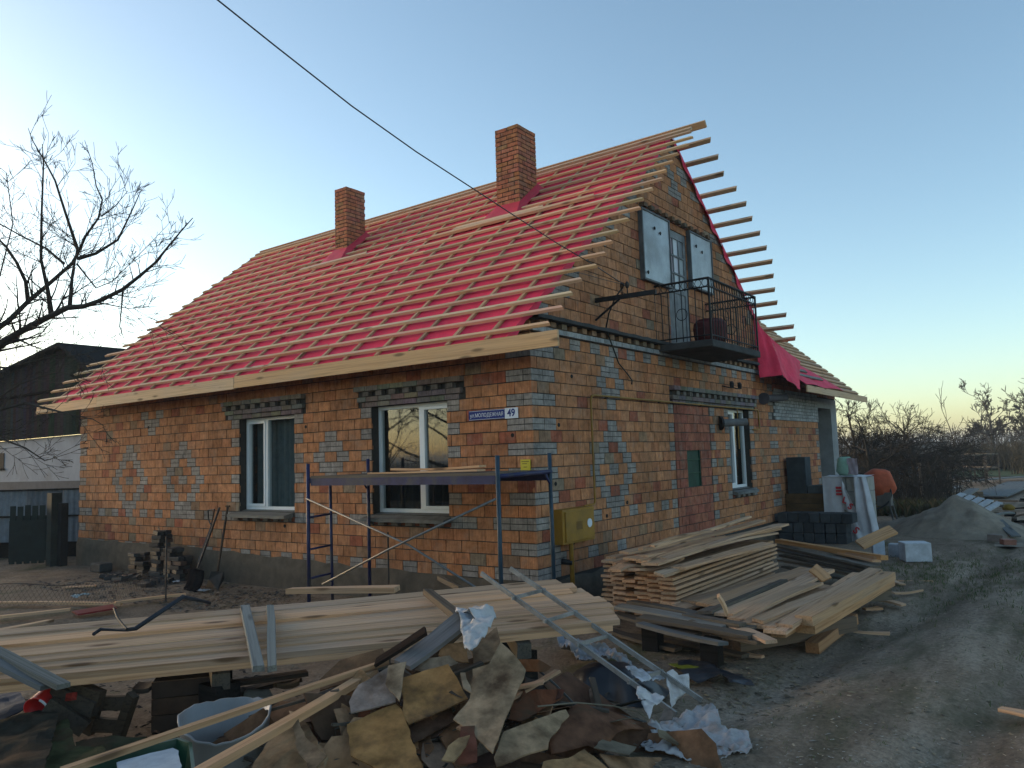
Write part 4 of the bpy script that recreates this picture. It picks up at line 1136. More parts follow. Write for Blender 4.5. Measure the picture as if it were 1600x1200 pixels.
# ------------------------------------------------------------------ scaffold
random.seed(51)
sc = empty('scaffold', (-2.67, -1.2, 0), 'blue tubular scaffold with a plank deck before the window', 'scaffold')
blue = simple('blue_paint', (0.02, 0.024, 0.085), 0.5, 0.45, 9, bmp=0.1, dirt=(0.05, 0.05, 0.055))
blue2 = simple('teal_paint', (0.025, 0.05, 0.075), 0.5, 0.45, 9, bmp=0.1)
def tb(name, pts, r, mat, lab=None):
    mb = MB(); mb.tube(pts, r, 8); o = mb.build(name, mat, sc, smooth=True)
    if lab: o['label'] = lab
    return o
for (x, y, top, mt) in ((-2.67, -1.2, 1.88, blue), (-2.67, -0.17, 1.92, blue), (0.37, -1.2, 1.90, blue2), (0.37, -0.22, 1.91, blue2)):
    tb('post', [(x, y, 0.0), (x, y, top)], 0.024, mt); 
tb('ladder_post', [(-2.67, -.82, 0.0), (-2.67, -.84, 1.66)], 0.02, blue)
for z in (.46, .82, 1.22, 1.66): tb('rung', [(-2.67, -1.2, z - .02), (-2.67, -.83, z)], 0.014, blue)
for x in (-2.67, .37): tb('crossbar', [(x, -1.2, 1.68), (x, -.2, 1.70)], 0.024, blue); tb('stay', [(x, -.2, 1.52), (x, -.32, 1.68)], 0.014, blue)
mb = MB(); mb.box((-2.62, -1.2, 1.60), (0.33, -1.16, 1.69)); mb.build('deck_beam', blue, sc)
mb = MB(); mb.box((-2.62, -.24, 1.60), (0.33, -.20, 1.69)); mb.build('deck_beam', blue, sc)
for i in range(5):
    mb = MB(); mb.bar((-1.48, 0, 0), (1.48, 0, 0), .185, .03, segs=6, jit=.002); mb.build('deck_board', M['old_wood'], sc, color=tone(.6, .9), loc=(-1.15, -1.1 + .2 * i, 1.705))
steel = simple('galvanised_tube', (0.17, 0.17, 0.17), 0.5, 0.35, 12, metal=0.4)
tb('brace', [(-2.67, -1.23, 1.44), (-.9, -1.23, .93), (.30, -1.22, .42)], 0.013, steel)
tb('brace', [(.37, -1.25, 1.45), (-1.2, -1.25, .87), (-2.35, -1.25, .40)], 0.013, steel)
plank('plank', 'thin pale plank lying on the scaffold deck, the longer one', None, (-1.75, -.98, 1.745), (-.05, -.95, 1.755), .14, .02, 'pine', (.9, .88, .82), segs=5)
plank('plank', 'upper thin plank lying on the scaffold deck', None, (-1.5, -.85, 1.79), (-.15, -.8, 1.80), .12, .025, 'pine', (1, .96, .88), segs=5)

# ------------------------------------------------------------------ signs and meter box
def text(body, size, loc, rot, mat, parent, name='lettering', sx=1.0, bold=0.0):
    c = bpy.data.curves.new(name, 'FONT'); c.body = body; c.size = size; c.align_x = 'CENTER'; c.align_y = 'CENTER'; c.extrude = 0.0015; c.offset = bold
    t = bpy.data.objects.new(name, c); COL.objects.link(t)
    dg = bpy.context.evaluated_depsgraph_get(); me = bpy.data.meshes.new_from_object(t.evaluated_get(dg))
    bpy.data.objects.remove(t); bpy.data.curves.remove(c)
    me.materials.clear(); me.materials.append(mat)
    o = bpy.data.objects.new(name, me); COL.objects.link(o)
    o.parent = parent; o.location = Vector(loc) - WL(parent); o.rotation_euler = rot; o.scale = (sx, 1, 1)
    return o
ink = simple('sign_white', (0.62, 0.66, 0.72), 0.5, 0.1, 5, bmp=0); blueink = simple('sign_blue', (0.022, 0.04, 0.19), 0.5, 0.25, 6, bmp=0, spec=0.1)
sg = empty('address_sign', (-.59, -.02, 2.415), 'blue enamel street sign with white Cyrillic letters and number 49', 'sign')
mb = MB(); mb.box((-.97, -.022, 2.355), (-.40, -.012, 2.475)); mb.build('street_plate', blueink, sg)
mb = MB(); mb.box((-.398, -.022, 2.35), (-.20, -.012, 2.48)); npl = mb.build('number_plate', ink, sg)
text('ул.МОЛОДЕЖНАЯ', .066, (-.685, -.0225, 2.412), (PI / 2, 0, 0), ink, sg, sx=.9)
text('49', .125, (-.30, -.0225, 2.415), (PI / 2, 0, 0), blueink, sg, name='number', sx=.95, bold=.003)
mb = MB()
for a, c in (((-.965, 2.36), (-.405, 2.364)), ((-.965, 2.466), (-.405, 2.47))): mb.box((a[0], -.0245, a[1]), (c[0], -.0221, c[1]))
mb.build('border', ink, sg)
ysg = empty('gas_sign', (-.115, -.02, 1.775), 'small yellow square sign on the wall corner', 'sign')
mb = MB(); mb.box((-.185, -.02, 1.70), (-.045, -.008, 1.845)); mb.build('plate', M['plastic'], ysg, color=(.50, .40, .01))
mb = MB()
for z, a, c in ((1.815, -.17, -.06), (1.79, -.16, -.09), (1.75, -.14, -.09)): mb.box((a, -.0222, z), (c, -.0202, z + .008))
mb.build('print', M['dirty_paint'], ysg, color=(.12, .09, .01))
yel = simple('ochre_paint', (0.29, 0.145, 0.014), 0.45, 0.3, 4, bmp=0.05, dirt=(0.16, 0.09, 0.015))
gb = empty('gas_meter_box', (0.0, .70, .8), 'ochre steel gas meter box with a round white badge', 'meter box')
mb = MB(); mb.box((0.0, .33, .80), (.16, 1.08, 1.22)); mb.build('cabinet', yel, gb, bevel=.006)
mb = MB(); mb.box((.162, .38, .83), (.175, 1.05, 1.19)); gd = mb.build('door', yel, gb, bevel=.003)
mb = MB(); mb.tube([(.174, .93, 1.02), (.182, .93, 1.02)], .055, 18); o = mb.build('badge', ink, gb)
mb = MB(); mb.box((.1755, .62, .96), (.177, .76, 1.06)); mb.build('faded_print', M['dirty_paint'], gb, color=(.18, .09, .015))
mb = MB(); mb.tube([(.11, .58, .8), (.11, .58, .2), (.11, .58, -.05)], .03, 8); mb.build('riser', yel, gb)
mb = MB(); mb.tube([(.0, .52, .58), (.12, .58, .56)], .035, 8); mb.build('clamp', iron, gb)
gp = empty('gas_pipe', (0.05, 1.29, 1.2), 'thin ochre gas pipe running up and along the gable wall', 'pipe')
mb = MB(); mb.tube([(.05, 1.02, 1.22), (.05, 1.28, 1.23), (.05, 1.30, 1.28), (.05, 1.30, 2.60), (.05, 1.33, 2.66), (.05, 1.4, 2.67), (.05, 7.75, 2.665), (.05, 7.80, 2.63), (.05, 7.85, 2.36), (.05, 7.82, 2.28), (.05, 7.7, 2.27), (.0, 7.55, 2.27)], .014, 8); mb.build('pipe', yel, gp, smooth=True)
mb = MB(); mb.tube([(.06, 6.63, 2.665), (.06, 6.63, 1.9)], .011, 6); mb.build('branch', yel, gp)
for y in (1.75, 3.4, 5.0, 6.6):
    mb = MB(); mb.tube([(-.02, y, 2.64), (.06, y, 2.66)], .008, 5); mb.build('bracket', iron, gp)
# red tub on the balcony
tub = empty('red_tub', (.48, 4.30, 3.56), 'dark red round tub standing on the balcony slab', 'tub')
mb = MB(); mb.lathe([(.0, 0.0), (.20, 0.0), (.255, .10), (.27, .25), (.255, .34), (.20, .40), (.19, .40), (.235, .33), (.24, .1), (.19, .03)], 12)
mb.build('shell', M['dirty_paint'], tub, color=(.085, .012, .014), loc=(.62, 4.15, 3.56))
# red stick lamp: hanging drop cable at the bracket
pc = empty('power_cable', (.46, 1.62, 4.15), 'thin black overhead cable sagging from top left to the gable bracket', 'cable')
mb = MB(); mb.tube([(.46, 1.62, 4.15), (.43, .9, 4.29), (.40, .06, 4.42), (.37, -.79, 4.58), (.34, -1.43, 4.71), (.31, -2.27, 4.87), (.28, -3.07, 5.06), (.25, -3.87, 5.30), (.23, -4.38, 5.46), (.20, -5.5, 5.85), (.12, -8, 6.85), (0, -12, 8.6)], .0065, 6); mb.build('cable', M['plastic'], pc, color=(.012, .012, .014), smooth=True)
mb = MB(); mb.tube([(.46, 1.62, 4.15), (.30, 1.64, 4.0), (.18, 1.66, 3.8), (.10, 1.70, 3.6), (.10, 1.85, 3.4), (.03, 2.15, 3.17), (.03, 2.42, 3.02), (.04, 2.52, 2.94), (.04, 2.5, 2.88)], .011, 6); mb.build('drop_cable', M['plastic'], pc, color=(.012, .012, .012), smooth=True)
mb = MB(); mb.tube([(.44, 1.62, 4.16), (.3, 1.3, 4.2), (.05, .95, 4.3)], .004, 5); mb.build('tie_wire', M['plastic'], pc, color=(.02, .02, .02))

# ------------------------------------------------------------------ aluminium ladder
random.seed(53)
ld = empty('ladder', (2.3, -2.6, .1), 'old aluminium ladder lying on the board pile and the white film', 'ladder')
alu = simple('aluminium', (0.30, 0.28, 0.26), 0.55, 0.35, 12, metal=0.2, dirt=(0.12, 0.11, 0.1))
A1, A2, A3, A4 = (2.931,-2.607,0.08), (1.206,-2.553,0.92), (2.957,-2.229,0.08), (1.338,-2.327,0.94)
for a, c in ((A1, A2), (A3, A4)):
    mb = MB(); mb.bar(a, c, .02, .034, segs=10, jit=.0015); mb.build('rail', alu, ld)
def along(a, c, px):
    return lerp(a, c, px)
for f0, f1 in ((.20, .19), (.45, .45), (.62, .63), (.80, .81)):
    p, q = along(A1, A2, f0), along(A3, A4, f1); d = (q - p).normalized() * .03
    mb = MB(); mb.bar(p - d, q + d, .022, .026); mb.build('rung', alu, ld)

# ------------------------------------------------------------------ grey blocks, crates and the wrapped pallet by the far gable
random.seed(61)
blk = simple('grey_block', None, 0.95, 0.35, 6, bmp=0.5)
def block(x0, y0, z0, sx, sy, sz, col, lab, grp, name='concrete_block'):
    mb = MB(); j = lambda: random.uniform(-.006, .006)
    mb.box((-sx / 2 + j(), -sy / 2 + j(), 0), (sx / 2 + j(), sy / 2 + j(), sz + j()))
    o = mb.build(name, blk, loc=(x0 + sx / 2, y0 + sy / 2 + random.uniform(-.02, .02), z0), color=col, bevel=.006)
    return tag(o, lab, 'block', grp)
for r in range(3):
    for i in range(7):
        k = random.uniform(.8, 1.25)
        block(.11 + .207 * i - (.12 if r < 2 else 0) + (.12 if r < 2 and i == 0 else 0), 8.42, .0 + .2 * r, .19, .39, .19, (.045 * k, .05 * k, .056 * k), 'dark grey block, %s from left in the %s row of the low stack' % (ORD[i], ('bottom', 'middle', 'top')[r]), 'dark grey blocks of the low stack')
crate = empty('rust_brown_crate', (.45, 9.5, .35), 'rust brown wooden crate under the dark upright block', 'crate')
for z in (.52, .62, .73, .83):
    mb = MB(); mb.box((.02, 9.28, z), (.80, 9.305, z + .095)); mb.build('slat', M['dirty_paint'], crate, color=(.10, .055, .02))
mb = MB(); mb.box((.03, 9.31, .0), (.79, 9.8, .92)); mb.build('body', M['dirty_paint'], crate, color=(.06, .035, .015))
block(.06, 9.35, .925, .40, .40, .76, (.04, .05, .058), 'tall dark grey block standing on the rust brown crate', None)
block(.48, 9.33, .925, .34, .36, .16, (.07, .085, .095), 'low grey block beside the tall dark block', None)
pl = empty('wrapped_pallet', (1.25, 9.35, 0), 'pallet of blocks wrapped in torn white film with red print', 'pallet')
for i in range(2):
    for r in range(4):
        mb = MB(); mb.box((.86 + .42 * i, 9.2, .12 + .285 * r), (1.27 + .42 * i, 9.8, .40 + .285 * r)); mb.build('block', M['paint'], pl, color=(.27, .26, .24), bevel=.008)
mb = MB(); mb.box((.8, 9.15, 0.0), (1.75, 9.85, .11)); mb.build('pallet_base', M['old_wood'], pl)
wf = simple('white_wrap', (0.50, 0.50, 0.535), 0.5, 0.2, 5, bmp=0.25, spec=0.4); redp = simple('red_print', (0.42, 0.02, 0.03), 0.5, 0.1, 5, bmp=0)
patch([(.83, 9.16, .50), (1.22, 9.165, .50), (1.22, 9.165, 1.285), (.83, 9.16, 1.285)], amp=.012, seed=3, name='film', mat=wf, parent=pl)
patch([(1.20, 9.14, .62), (1.52, 9.05, .52), (1.30, 9.10, 1.0), (1.20, 9.13, 1.27)], amp=.03, seed=5, name='film', mat=wf, parent=pl)
patch([(1.50, 9.0, .10), (1.92, 8.9, .04), (1.68, 9.12, 1.27), (1.46, 9.12, 1.27)], amp=.04, seed=7, name='film', mat=wf, parent=pl)
patch([(1.28, 8.98, .0), (1.66, 8.9, .0), (1.46, 9.05, .46), (1.34, 9.08, .55)], amp=.04, seed=8, name='film', mat=wf, parent=pl)
patch([(.82, 9.15, 1.27), (1.70, 9.12, 1.27), (1.72, 9.8, 1.29), (.82, 9.8, 1.29)], amp=.012, seed=9, name='film', mat=wf, parent=pl)
for z in (.90, .965, 1.03):
    mb = MB(); mb.box((1.09, 9.135, z), (1.205, 9.142, z + .045)); mb.build('print', redp, pl)
text('L', .17, (1.26, 9.075, .80), (PI / 2, .35, .1), redp, pl, bold=.006); text('S', .17, (1.37, 9.04, .68), (PI / 2, .6, .1), redp, pl, bold=.006); text('S', .19, (1.47, 8.93, .22), (PI / 2, .7, .1), redp, pl, bold=.006)
bg_ = empty('cement_bag', (1.28, 9.5, 1.29), 'crumpled pale green printed bag on top of the wrapped pallet', 'bag')
mb = MB(); mb.lathe([(.0, 0.02), (.12, 0.0), (.16, .08), (.15, .2), (.13, .33), (.08, .38), (0, .37)], 12)
for i, v in enumerate(mb.v): k = 1 + .25 * noise.noise(Vector(v) * 6); mb.v[i] = (v[0] * k * 1.15, v[1] * k * .8, v[2])
mb.build('sack', M['fabric'], bg_, color=(.25, .42, .33), loc=(1.22, 9.5, 1.29), smooth=True)
mb = MB(); mb.grid([[(1.28 + .2 * i / 6, 9.40 + .02 * math.sin(i * 2 + j), 1.30 + .34 * j / 6 + .01 * math.sin(i)) for i in range(7)] for j in range(7)]); mb.build('printed_panel', M['fabric'], bg_, color=(.33, .27, .30), smooth=True)
# concrete mixer
mx = empty('concrete_mixer', (1.0, 13.4, 0), 'concrete mixer with an orange drum and black ring', 'concrete mixer')
dr = MB(); dr.lathe([(.0, -.34), (.2, -.34), (.36, -.2), (.41, .0), (.40, .06), (.30, .28), (.22, .36), (.19, .36)], 20)
me = dr.mesh('drum', M['dirty_paint'], True); o = link('drum', me, mx, (.46, .085, .03), loc=(1.02, 13.4, .92)); o.rotation_euler = (.25, 1.25, .5)
mb = MB(); mb.tube([(.40 * math.cos(t * PI / 12), .40 * math.sin(t * PI / 12), 0) for t in range(25)], .022, 6, cap=False); me = mb.mesh('gear_ring', iron, True); o = link('gear_ring', me, mx, loc=(.96, 13.05, .75)); o.rotation_euler = (1.35, .2, .3)
for a, c in (((.75, 13.2, 0), (.9, 13.35, .7)), ((1.35, 13.2, 0), (1.2, 13.35, .75)), ((1.36, 13.6, 0), (1.22, 13.5, .75)), ((.75, 13.6, .0), (.9, 13.5, .7)), ((.75, 13.4, .45), (1.35, 13.4, .5))):
    mb = MB(); mb.tube([a, c], .025, 6); mb.build('leg', M['dirty_paint'], mx, color=(.09, .085, .08))
mb = MB(); mb.box((1.02, 13.1, .42), (1.33, 13.4, .74)); mb.build('motor_box', M['dirty_paint'], mx, color=(.12, .11, .10))
# white foam cube etc. at the end of the pile
c0 = (2.88,6.359,0)
mb = MB(); mb.box((-.20, -.18, 0), (.20, .18, .30)); o = mb.build('foam_block', M['paint'], loc=(2.90, 6.62, -.01), color=(.50, .52, .56), bevel=.008); o.rotation_euler = (0, 0, .45); tag(o, 'large pale aerated block standing alone on the track edge', 'block')
mb = MB(); mb.box((-.09, -.12, 0), (.09, .12, .36)); o = mb.build('foam_block', M['paint'], loc=(2.36, 6.55, -.01), color=(.40, .46, .55), bevel=.006); o.rotation_euler = (0, 0, .3); tag(o, 'narrow bluish white block beside the big pale block', 'block')
mb = MB(); mb.box((-.11, -.1, 0), (.11, .1, .22)); o = mb.build('foam_block', M['paint'], loc=(2.55, 7.0, -.01), color=(.34, .35, .38), bevel=.006); tag(o, 'small grey block behind the big pale block', 'block')

# ------------------------------------------------------------------ sand heap and the yard behind
random.seed(71)
mb = MB(); rows = []
for j in range(91):
    row = []
    for i in range(121):
        x = .6 + 4.0 * i / 120; y = 9.3 + 5.6 * j / 90
        a, bq = x - 3.0, y - 11.3
        u, v = a * .8 - bq * .6, a * .6 + bq * .8
        h = .86 * max(0, 1 - math.sqrt((u / 1.55) ** 2 + (v / 1.25) ** 2 + .012)) + .30 * max(0, 1 - math.sqrt(((x - 1.9) / .95) ** 2 + ((y - 12.6) / 1.1) ** 2 + .01))
        h = h * (1 + .18 * noise.noise(Vector((x * 2, y * 2, 1)))) + .035 * noise.noise(Vector((x * 4, y * 4, 1))) * min(1, h * 6)
        row.append((x, y, h - .035 + .02 * noise.noise(Vector((x * 9, y * 9, 3))) * min(1, h * 5)))
    rows.append(row)
mb.grid(rows); sm = simple('building_sand', (0.25, 0.205, 0.155), 0.97, 0.4, 3.5, bmp=0.9)
tag(mb.build('sand_heap', sm, smooth=True), 'grey heap of building sand beside the track', 'sand heap')
# white pallet on the sand heap
pt = empty('white_pallet', (3.3, 12.0, .6), 'white painted pallet lying tilted on the back of the sand heap', 'pallet')
Pa, Pb, Pc, Pd = (2.706,12,0.668), (2.896,12.35,0.79), (3.74,12.35,0.556), (3.473,12,0.386)
for i in range(5):
    f = (i + .1) / 5; g2 = (i + .8) / 5
    mb = MB(); mb.prism([lerp(Pa, Pd, f), lerp(Pa, Pd, g2), lerp(Pb, Pc, g2), lerp(Pb, Pc, f)], (0, 0, -.025)); mb.build('slat', M['paint'], pt, color=(.40, .41, .43))
for s in (.1, .9):
    mb = MB(); mb.bar(lerp(lerp(Pa, Pb, s), lerp(Pd, Pc, s), 0) + Vector((0, 0, -.05)), lerp(Pd, Pc, s) + Vector((0, 0, -.05)), .06, .05); mb.build('runner', M['old_wood'], pt)
plank('board', 'pale board leaning against the end of the white pallet', None, (2.862,13.2,0.67), (3.05,13.6,0.812), .25, .03, 'grey_wood', (1.2, 1.2, 1.2), segs=2)
plank('board', 'grey plank running down the right flank of the sand heap', None, (3.723,10.9,0.318), (4.056,10.197,0.08), .18, .03, 'grey_wood', (.8, .85, .9), segs=3)
plank('log', 'pale round log lying behind the sand heap', None, (1.378,20.162,0.35), (2.415,20.898,0.35), .3, .25, 'old_wood', (1.5, 1.4, 1.3), cat='log', segs=3)
for i, (q, c, lab) in enumerate((((3.738,9.808,0), (.19, .15, .13), 'pale broken brick at the foot of the sand heap'), ((3.979,9.333,0), (.26, .11, .08), 'red brick at the right foot of the sand heap'), ((3.549,10.722,0), (.22, .12, .09), 'brick half buried beside the sand heap'), ((3.742,11.046,0), (.20, .10, .08), 'dark red brick behind the pale broken brick'), ((4.026,10.88,0), (.20, .12, .10), 'brick at the right picture edge'))):
    mb = MB(); mb.box((-.125, -.06, 0), (.125, .06, .1 + .03 * (i == 0))); o = mb.build('loose_brick', M['dirty_paint'], loc=q, color=c, bevel=.006); o.rotation_euler = (.1 * i, .05, i * .7); tag(o, lab, 'brick')
random.seed(73)
# pile of scrap and firewood at the right edge
for i in range(46):
    x, y = random.uniform(3.3, 6.2), random.uniform(13.0, 17.5); z = .1 + .55 * math.exp(-((x - 4.6) / 1.2) ** 2) * random.random()
    a = random.uniform(0, PI); l = random.uniform(.3, .9)
    plank('firewood', 'broken dark board in the scrap heap right of the sand', 'scrap wood heap right of the sand', (x - math.cos(a) * l / 2, y - math.sin(a) * l / 2, z), (x + math.cos(a) * l / 2, y + math.sin(a) * l / 2, z + random.uniform(-.2, .2)), random.uniform(.06, .2), .04, random.choice(['old_wood', 'dark_wood', 'old_wood', 'grey_wood']), tone(.6, 1.3), cat='scrap wood', segs=2)
mb = MB(); mb.lathe([(0, 0), (.11, .0), (.13, .06), (.07, .12), (0, .13)], 10); tag(mb.build('yellow_sack', M['fabric'], loc=(3.779,12.6,0.388), color=(.20, .12, .015), smooth=True), 'yellow sack lying on the scrap beside the white pallet', 'sack')
plank('board', 'white board lying on the scrap under the yellow sack', None, (3.533,12.6,0.301), (3.824,12.9,0.325), .14, .03, 'grey_wood', (1.4, 1.45, 1.5), segs=2)

# ------------------------------------------------------------------ left side: old brick heap, shovels, fence, shed
random.seed(81)
def old_brick(x, y, z, rz, tilt=.06):
    mb = MB(); mb.box((-.12, -.058, 0), (.12, .058, .065))
    k = random.uniform(.6, 1.3); c = random.choice([(.035, .03, .028), (.05, .04, .036), (.07, .04, .03), (.06, .057, .055), (.028, .026, .026), (.09, .05, .035)])
    o = mb.build('old_brick', M['dirty_paint'], loc=(x, y, z), color=tuple(v * k for v in c), bevel=.006)
    o.rotation_euler = (random.uniform(-tilt, tilt), random.uniform(-tilt, tilt), rz)
    tag(o, 'sooty old brick in the heap against the long wall', 'brick', 'sooty bricks heaped against the wall')
for (cx, nx, hgt) in ((-8.28, 2, 6), (-7.66, 1, 12), (-7.15, 2, 8)):
    for r in range(hgt):
        for ix in range(nx if r < hgt - 2 else max(1, nx - 1)):
            for iy in range(2 if nx > 1 else 2):
                turn = r % 2
                x = cx + (ix - (nx - 1) / 2) * .25 + random.uniform(-.03, .03) + .02 * math.sin(r * 2.1); y = -.24 - iy * .14 + random.uniform(-.02, .02)
                old_brick(x, y, .0 + .068 * r, random.uniform(-.2, .2) if not turn else random.uniform(-.25, .25))
for i in range(26):
    x = random.uniform(-8.9, -6.8); y = random.uniform(-.95, -.5); old_brick(x, y, .0 + gh(x, y), random.uniform(0, 3), .25)
mb = MB(); mb.box((-.2, -.12, 0), (.2, .12, .16)); o = mb.build('stone_block', M['dark_concrete'], loc=(-9.729,-0.316,0), bevel=.02); tag(o, 'grey stone block left of the sooty brick heap', 'stone block')
plank('lath', 'thin pale lath leaning on the sooty brick heap', None, (-8.1, -.12, .85), (-7.55, -.3, .58), .03, .02, 'pine', (.8, .75, .65), cat='lath', segs=2)
mb = MB(); mb.prism([(-14.601,3.808,0.02),(-14.679,3.781,0.02)], (0, 0, 0)) if False else mb.tube([(-5.308,-1.577,0), (-5.579,-1.42,0.893)], .012, 6)
rb = mb.build('rebar_stake', M['rusty']); tag(rb, 'rusty reinforcing rod standing in the soil before the brick heap', 'rod')
mb = MB(); mb.tube([(-1.92, -.55, -.1), (-1.92, -.55, .98)], .011, 6); tag(mb.build('rebar_stake', M['rusty']), 'rusty rod standing under the scaffold', 'rod')
# snow shovel
sv = empty('snow_shovel', (-6.2, -.5, 0), 'black plastic snow shovel leaning on the house wall', 'shovel')
T = Vector((-6.335,-0.06,1.206)); B = Vector((-6.234,-0.511,0.28)); 
mb = MB(); mb.tube([B, lerp(B, T, .5), T], .018, 8); mb.build('handle', M['dirty_paint'], sv, color=(.05, .035, .03))
D1, D2 = Vector((-6.597,-0.08,1.067)), Vector((-6.509,-0.1,0.901))
mb = MB(); mb.tube([D2, Vector((-6.615,-0.08,1.003)), Vector((-6.635,-0.08,1.161)), Vector((-6.45,-0.08,1.174)), Vector((-6.486,-0.08,1.069)), D2], .012, 6); mb.tube([D2, Vector((-6.446,-0.38,0.333))], .013, 6); mb.build('grip', M['plastic'], sv, color=(.015, .015, .016))
mb = MB(); rows = []
e0, e1, b0, b1 = Vector((-6.276,-0.683,0.3)), Vector((-5.873,-0.659,0.3)), Vector((-6.147,-0.866,0.01)), Vector((-5.746,-0.865,0.01))
nn = (e1 - e0).cross(b0 - e0).normalized()
for j in range(9):
    v = j / 8; row = []
    for i in range(13):
        u = i / 12; p = lerp(lerp(e0, e1, u), lerp(b0, b1, u), v)
        p = p + nn * (.05 * math.sin(PI * v) + .035 * (abs(u - .5) * 2) ** 2 + .012 * math.sin(u * 6 * PI))
        row.append(p)
    rows.append(row)
mb.grid(rows); bl = mb.build('blade', M['dark_wood'], sv, color=(.6, .6, .7), smooth=True); md = bl.modifiers.new('thick', 'SOLIDIFY'); md.thickness = .008
sp_ = empty('spade', (-5.8, -.4, 0), 'steel spade with a long wooden handle leaning on the wall', 'spade')
T = Vector((-6.117,-0.05,1.229)); B = Vector((-5.703,-0.504,0.26))
mb = MB(); mb.tube([B, T], .019, 8); mb.tube([T + Vector((-.05, 0, 0)), T + Vector((.05, 0, 0))], .016, 6); mb.build('handle', M['old_wood'], sp_, color=(.5, .38, .3))
q = [(-5.805,-0.549,0.26),(-5.612,-0.464,0.26),(-5.621,-0.446,0.14),(-5.627,-0.553,0),(-5.98,-0.524,0),(-5.862,-0.555,0.14)]
mb = MB(); mb.prism(q, (.004, .008, 0)); mb.build('blade', M['rusty'], sp_)
# papers and chips on the soil
random.seed(83)
def scrap(q, s, col, lab, n=9, mat='fabric'):
    mb = MB(); mb.grid([[(s * (i / 6 - .5) * (1 + .3 * noise.noise(Vector((j, i, s * 40)))), s * .6 * (j / 5 - .5), s * .16 * (1 + noise.noise(Vector((i * .8, j * .9, s * 77 + q[0]))))) for i in range(7)] for j in range(6)])
    o = mb.build('film_scrap', M[mat], loc=q, color=col); o.rotation_euler = (0, 0, random.uniform(0, 3)); tag(o, lab, 'scrap')
scrap((-6.936,-1.981,0), .24, (.36, .42, .42), 'crumpled pale plastic scrap on the soil behind the board pile')
scrap((-6.782,-0.556,0.02), .17, (.34, .36, .38), 'crumpled white scrap between brick heap and snow shovel')
scrap((-5.614,-0.799,0), .2, (.28, .29, .30), 'torn grey scrap below the snow shovel blade')
# chain link fence lying low behind the pile
fn = empty('wire_fence', (-4.4, -1.9, 0), 'sagging rusty chain link fence behind the board pile', 'fence')
mb = MB(); A = [Vector(p) for p in [(-7.115,-3.152,0.12),(-6.017,-2.628,0.14),(-5.343,-2.317,0.16),(-5.6,-1.69,0.2),(-5.066,-1.69,0.22)]]
def fp(t):
    t = t * (len(A) - 1); i = min(int(t), len(A) - 2); return lerp(A[i], A[i + 1], t - i)
for k in range(60):
    for s in (-1, 1):
        t0 = k / 60; t1 = min(1, max(0, t0 + s * .05)); p, q = fp(t0), fp(t1)
        mb.tube([p + Vector((0, 0, .22)), q + Vector((.02, -.05, -.05))], .0018, 3, cap=False)
mb.tube([fp(t / 20) + Vector((0, 0, .22 + .02 * math.sin(t))) for t in range(21)], .005, 4)
mb.build('mesh', M['rusty'], fn)

# metal sheet fence between the house and the shed
sf = empty('sheet_fence', (-13, .3, 0), 'low blue grey sheet metal fence left of the house', 'fence')
P0, P1 = Vector((-16.2, -1.2, 0)), Vector((-11.42, 1.25, 0))
def onf(t, z, d=0.0):
    p = lerp(P0, P1, t); nrm = Vector((P1.y - P0.y, -(P1.x - P0.x), 0)).normalized(); return Vector((p.x, p.y, z)) + nrm * d
for i in range(6):
    mb = MB(); rows = []
    t0, t1 = i / 6 + .001, (i + 1) / 6 - .001
    for z in (.32, 1.52): rows.append([onf(t0 + (t1 - t0) * j / 24, z, .008 * (1 if (j // 2) % 2 else -1)) for j in range(25)])
    mb.grid(rows); mb.build('sheet', M['paint'], sf, color=(.17, .185, .21) if i != 3 else (.11, .12, .14))
for z in (1.50, .92, .34):
    mb = MB(); mb.bar(onf(0, z, .03), onf(1, z, .03), .03, .035); mb.build('fence_rail', M['dark_wood'], sf)
mb = MB(); mb.hexa([onf(0, -.05, -.1), onf(1, -.05, -.1), onf(1, -.05, .02), onf(0, -.05, .02), onf(0, .34, -.1), onf(1, .34, -.1), onf(1, .34, .02), onf(0, .34, .02)]); mb.build('plinth', M['dark_wood'], sf)
# old picket gate
gt = empty('picket_gate', (-12.2, -.5, 0), 'old dark green picket gate hanging on a thick post', 'gate')
G0, G1_ = Vector((-12.431,-0.833,0)), Vector((-11.96,-0.332,0))
gd_ = (G1_ - G0).normalized(); gn = Vector((gd_.y, -gd_.x, 0)); gl = (G1_ - G0).length
gcol = (.018, .026, .022)
for i in range(5):
    p = G0 + gd_ * (gl * (i + .35) / 5); mb = MB(); mb.bar(p + Vector((0, 0, .05)), p + Vector((0, 0, 1.22 + random.uniform(-.02, .02))), .10, .022, up=gn); mb.build('picket', M['dirty_paint'], gt, color=gcol)
for z in (.28, .62, .95):
    mb = MB(); mb.bar(G0 + Vector((0, 0, z)) - gn * .03, G1_ + Vector((0, 0, z)) - gn * .03, .035, .09); mb.build('crossbar', M['dirty_paint'], gt, color=gcol)
mb = MB(); a = G0 + gn * .025; c = G1_ + gn * .025
mb.hexa([a + Vector((0, 0, .1)), c + Vector((0, 0, .1)), c + Vector((0, 0, .1)) + gn * .015, a + Vector((0, 0, .1)) + gn * .015, a + Vector((0, 0, .92)), c + Vector((0, 0, .92)), c + Vector((0, 0, .92)) + gn * .015, a + Vector((0, 0, .92)) + gn * .015])
mb.build('backing_board', M['dirty_paint'], gt, color=(.016, .022, .02))
for p, w, h, col in (((-11.685,-0.316,0), .2, 1.46, (.03, .035, .03)), ((-11.488,-0.232,0), .14, 1.25, (.012, .013, .014))):
    mb = MB(); mb.box((-w / 2, -w / 2, -.1), (w / 2, w / 2, h)); mb.build('gate_post', M['dirty_paint'], gt, color=col, loc=p)

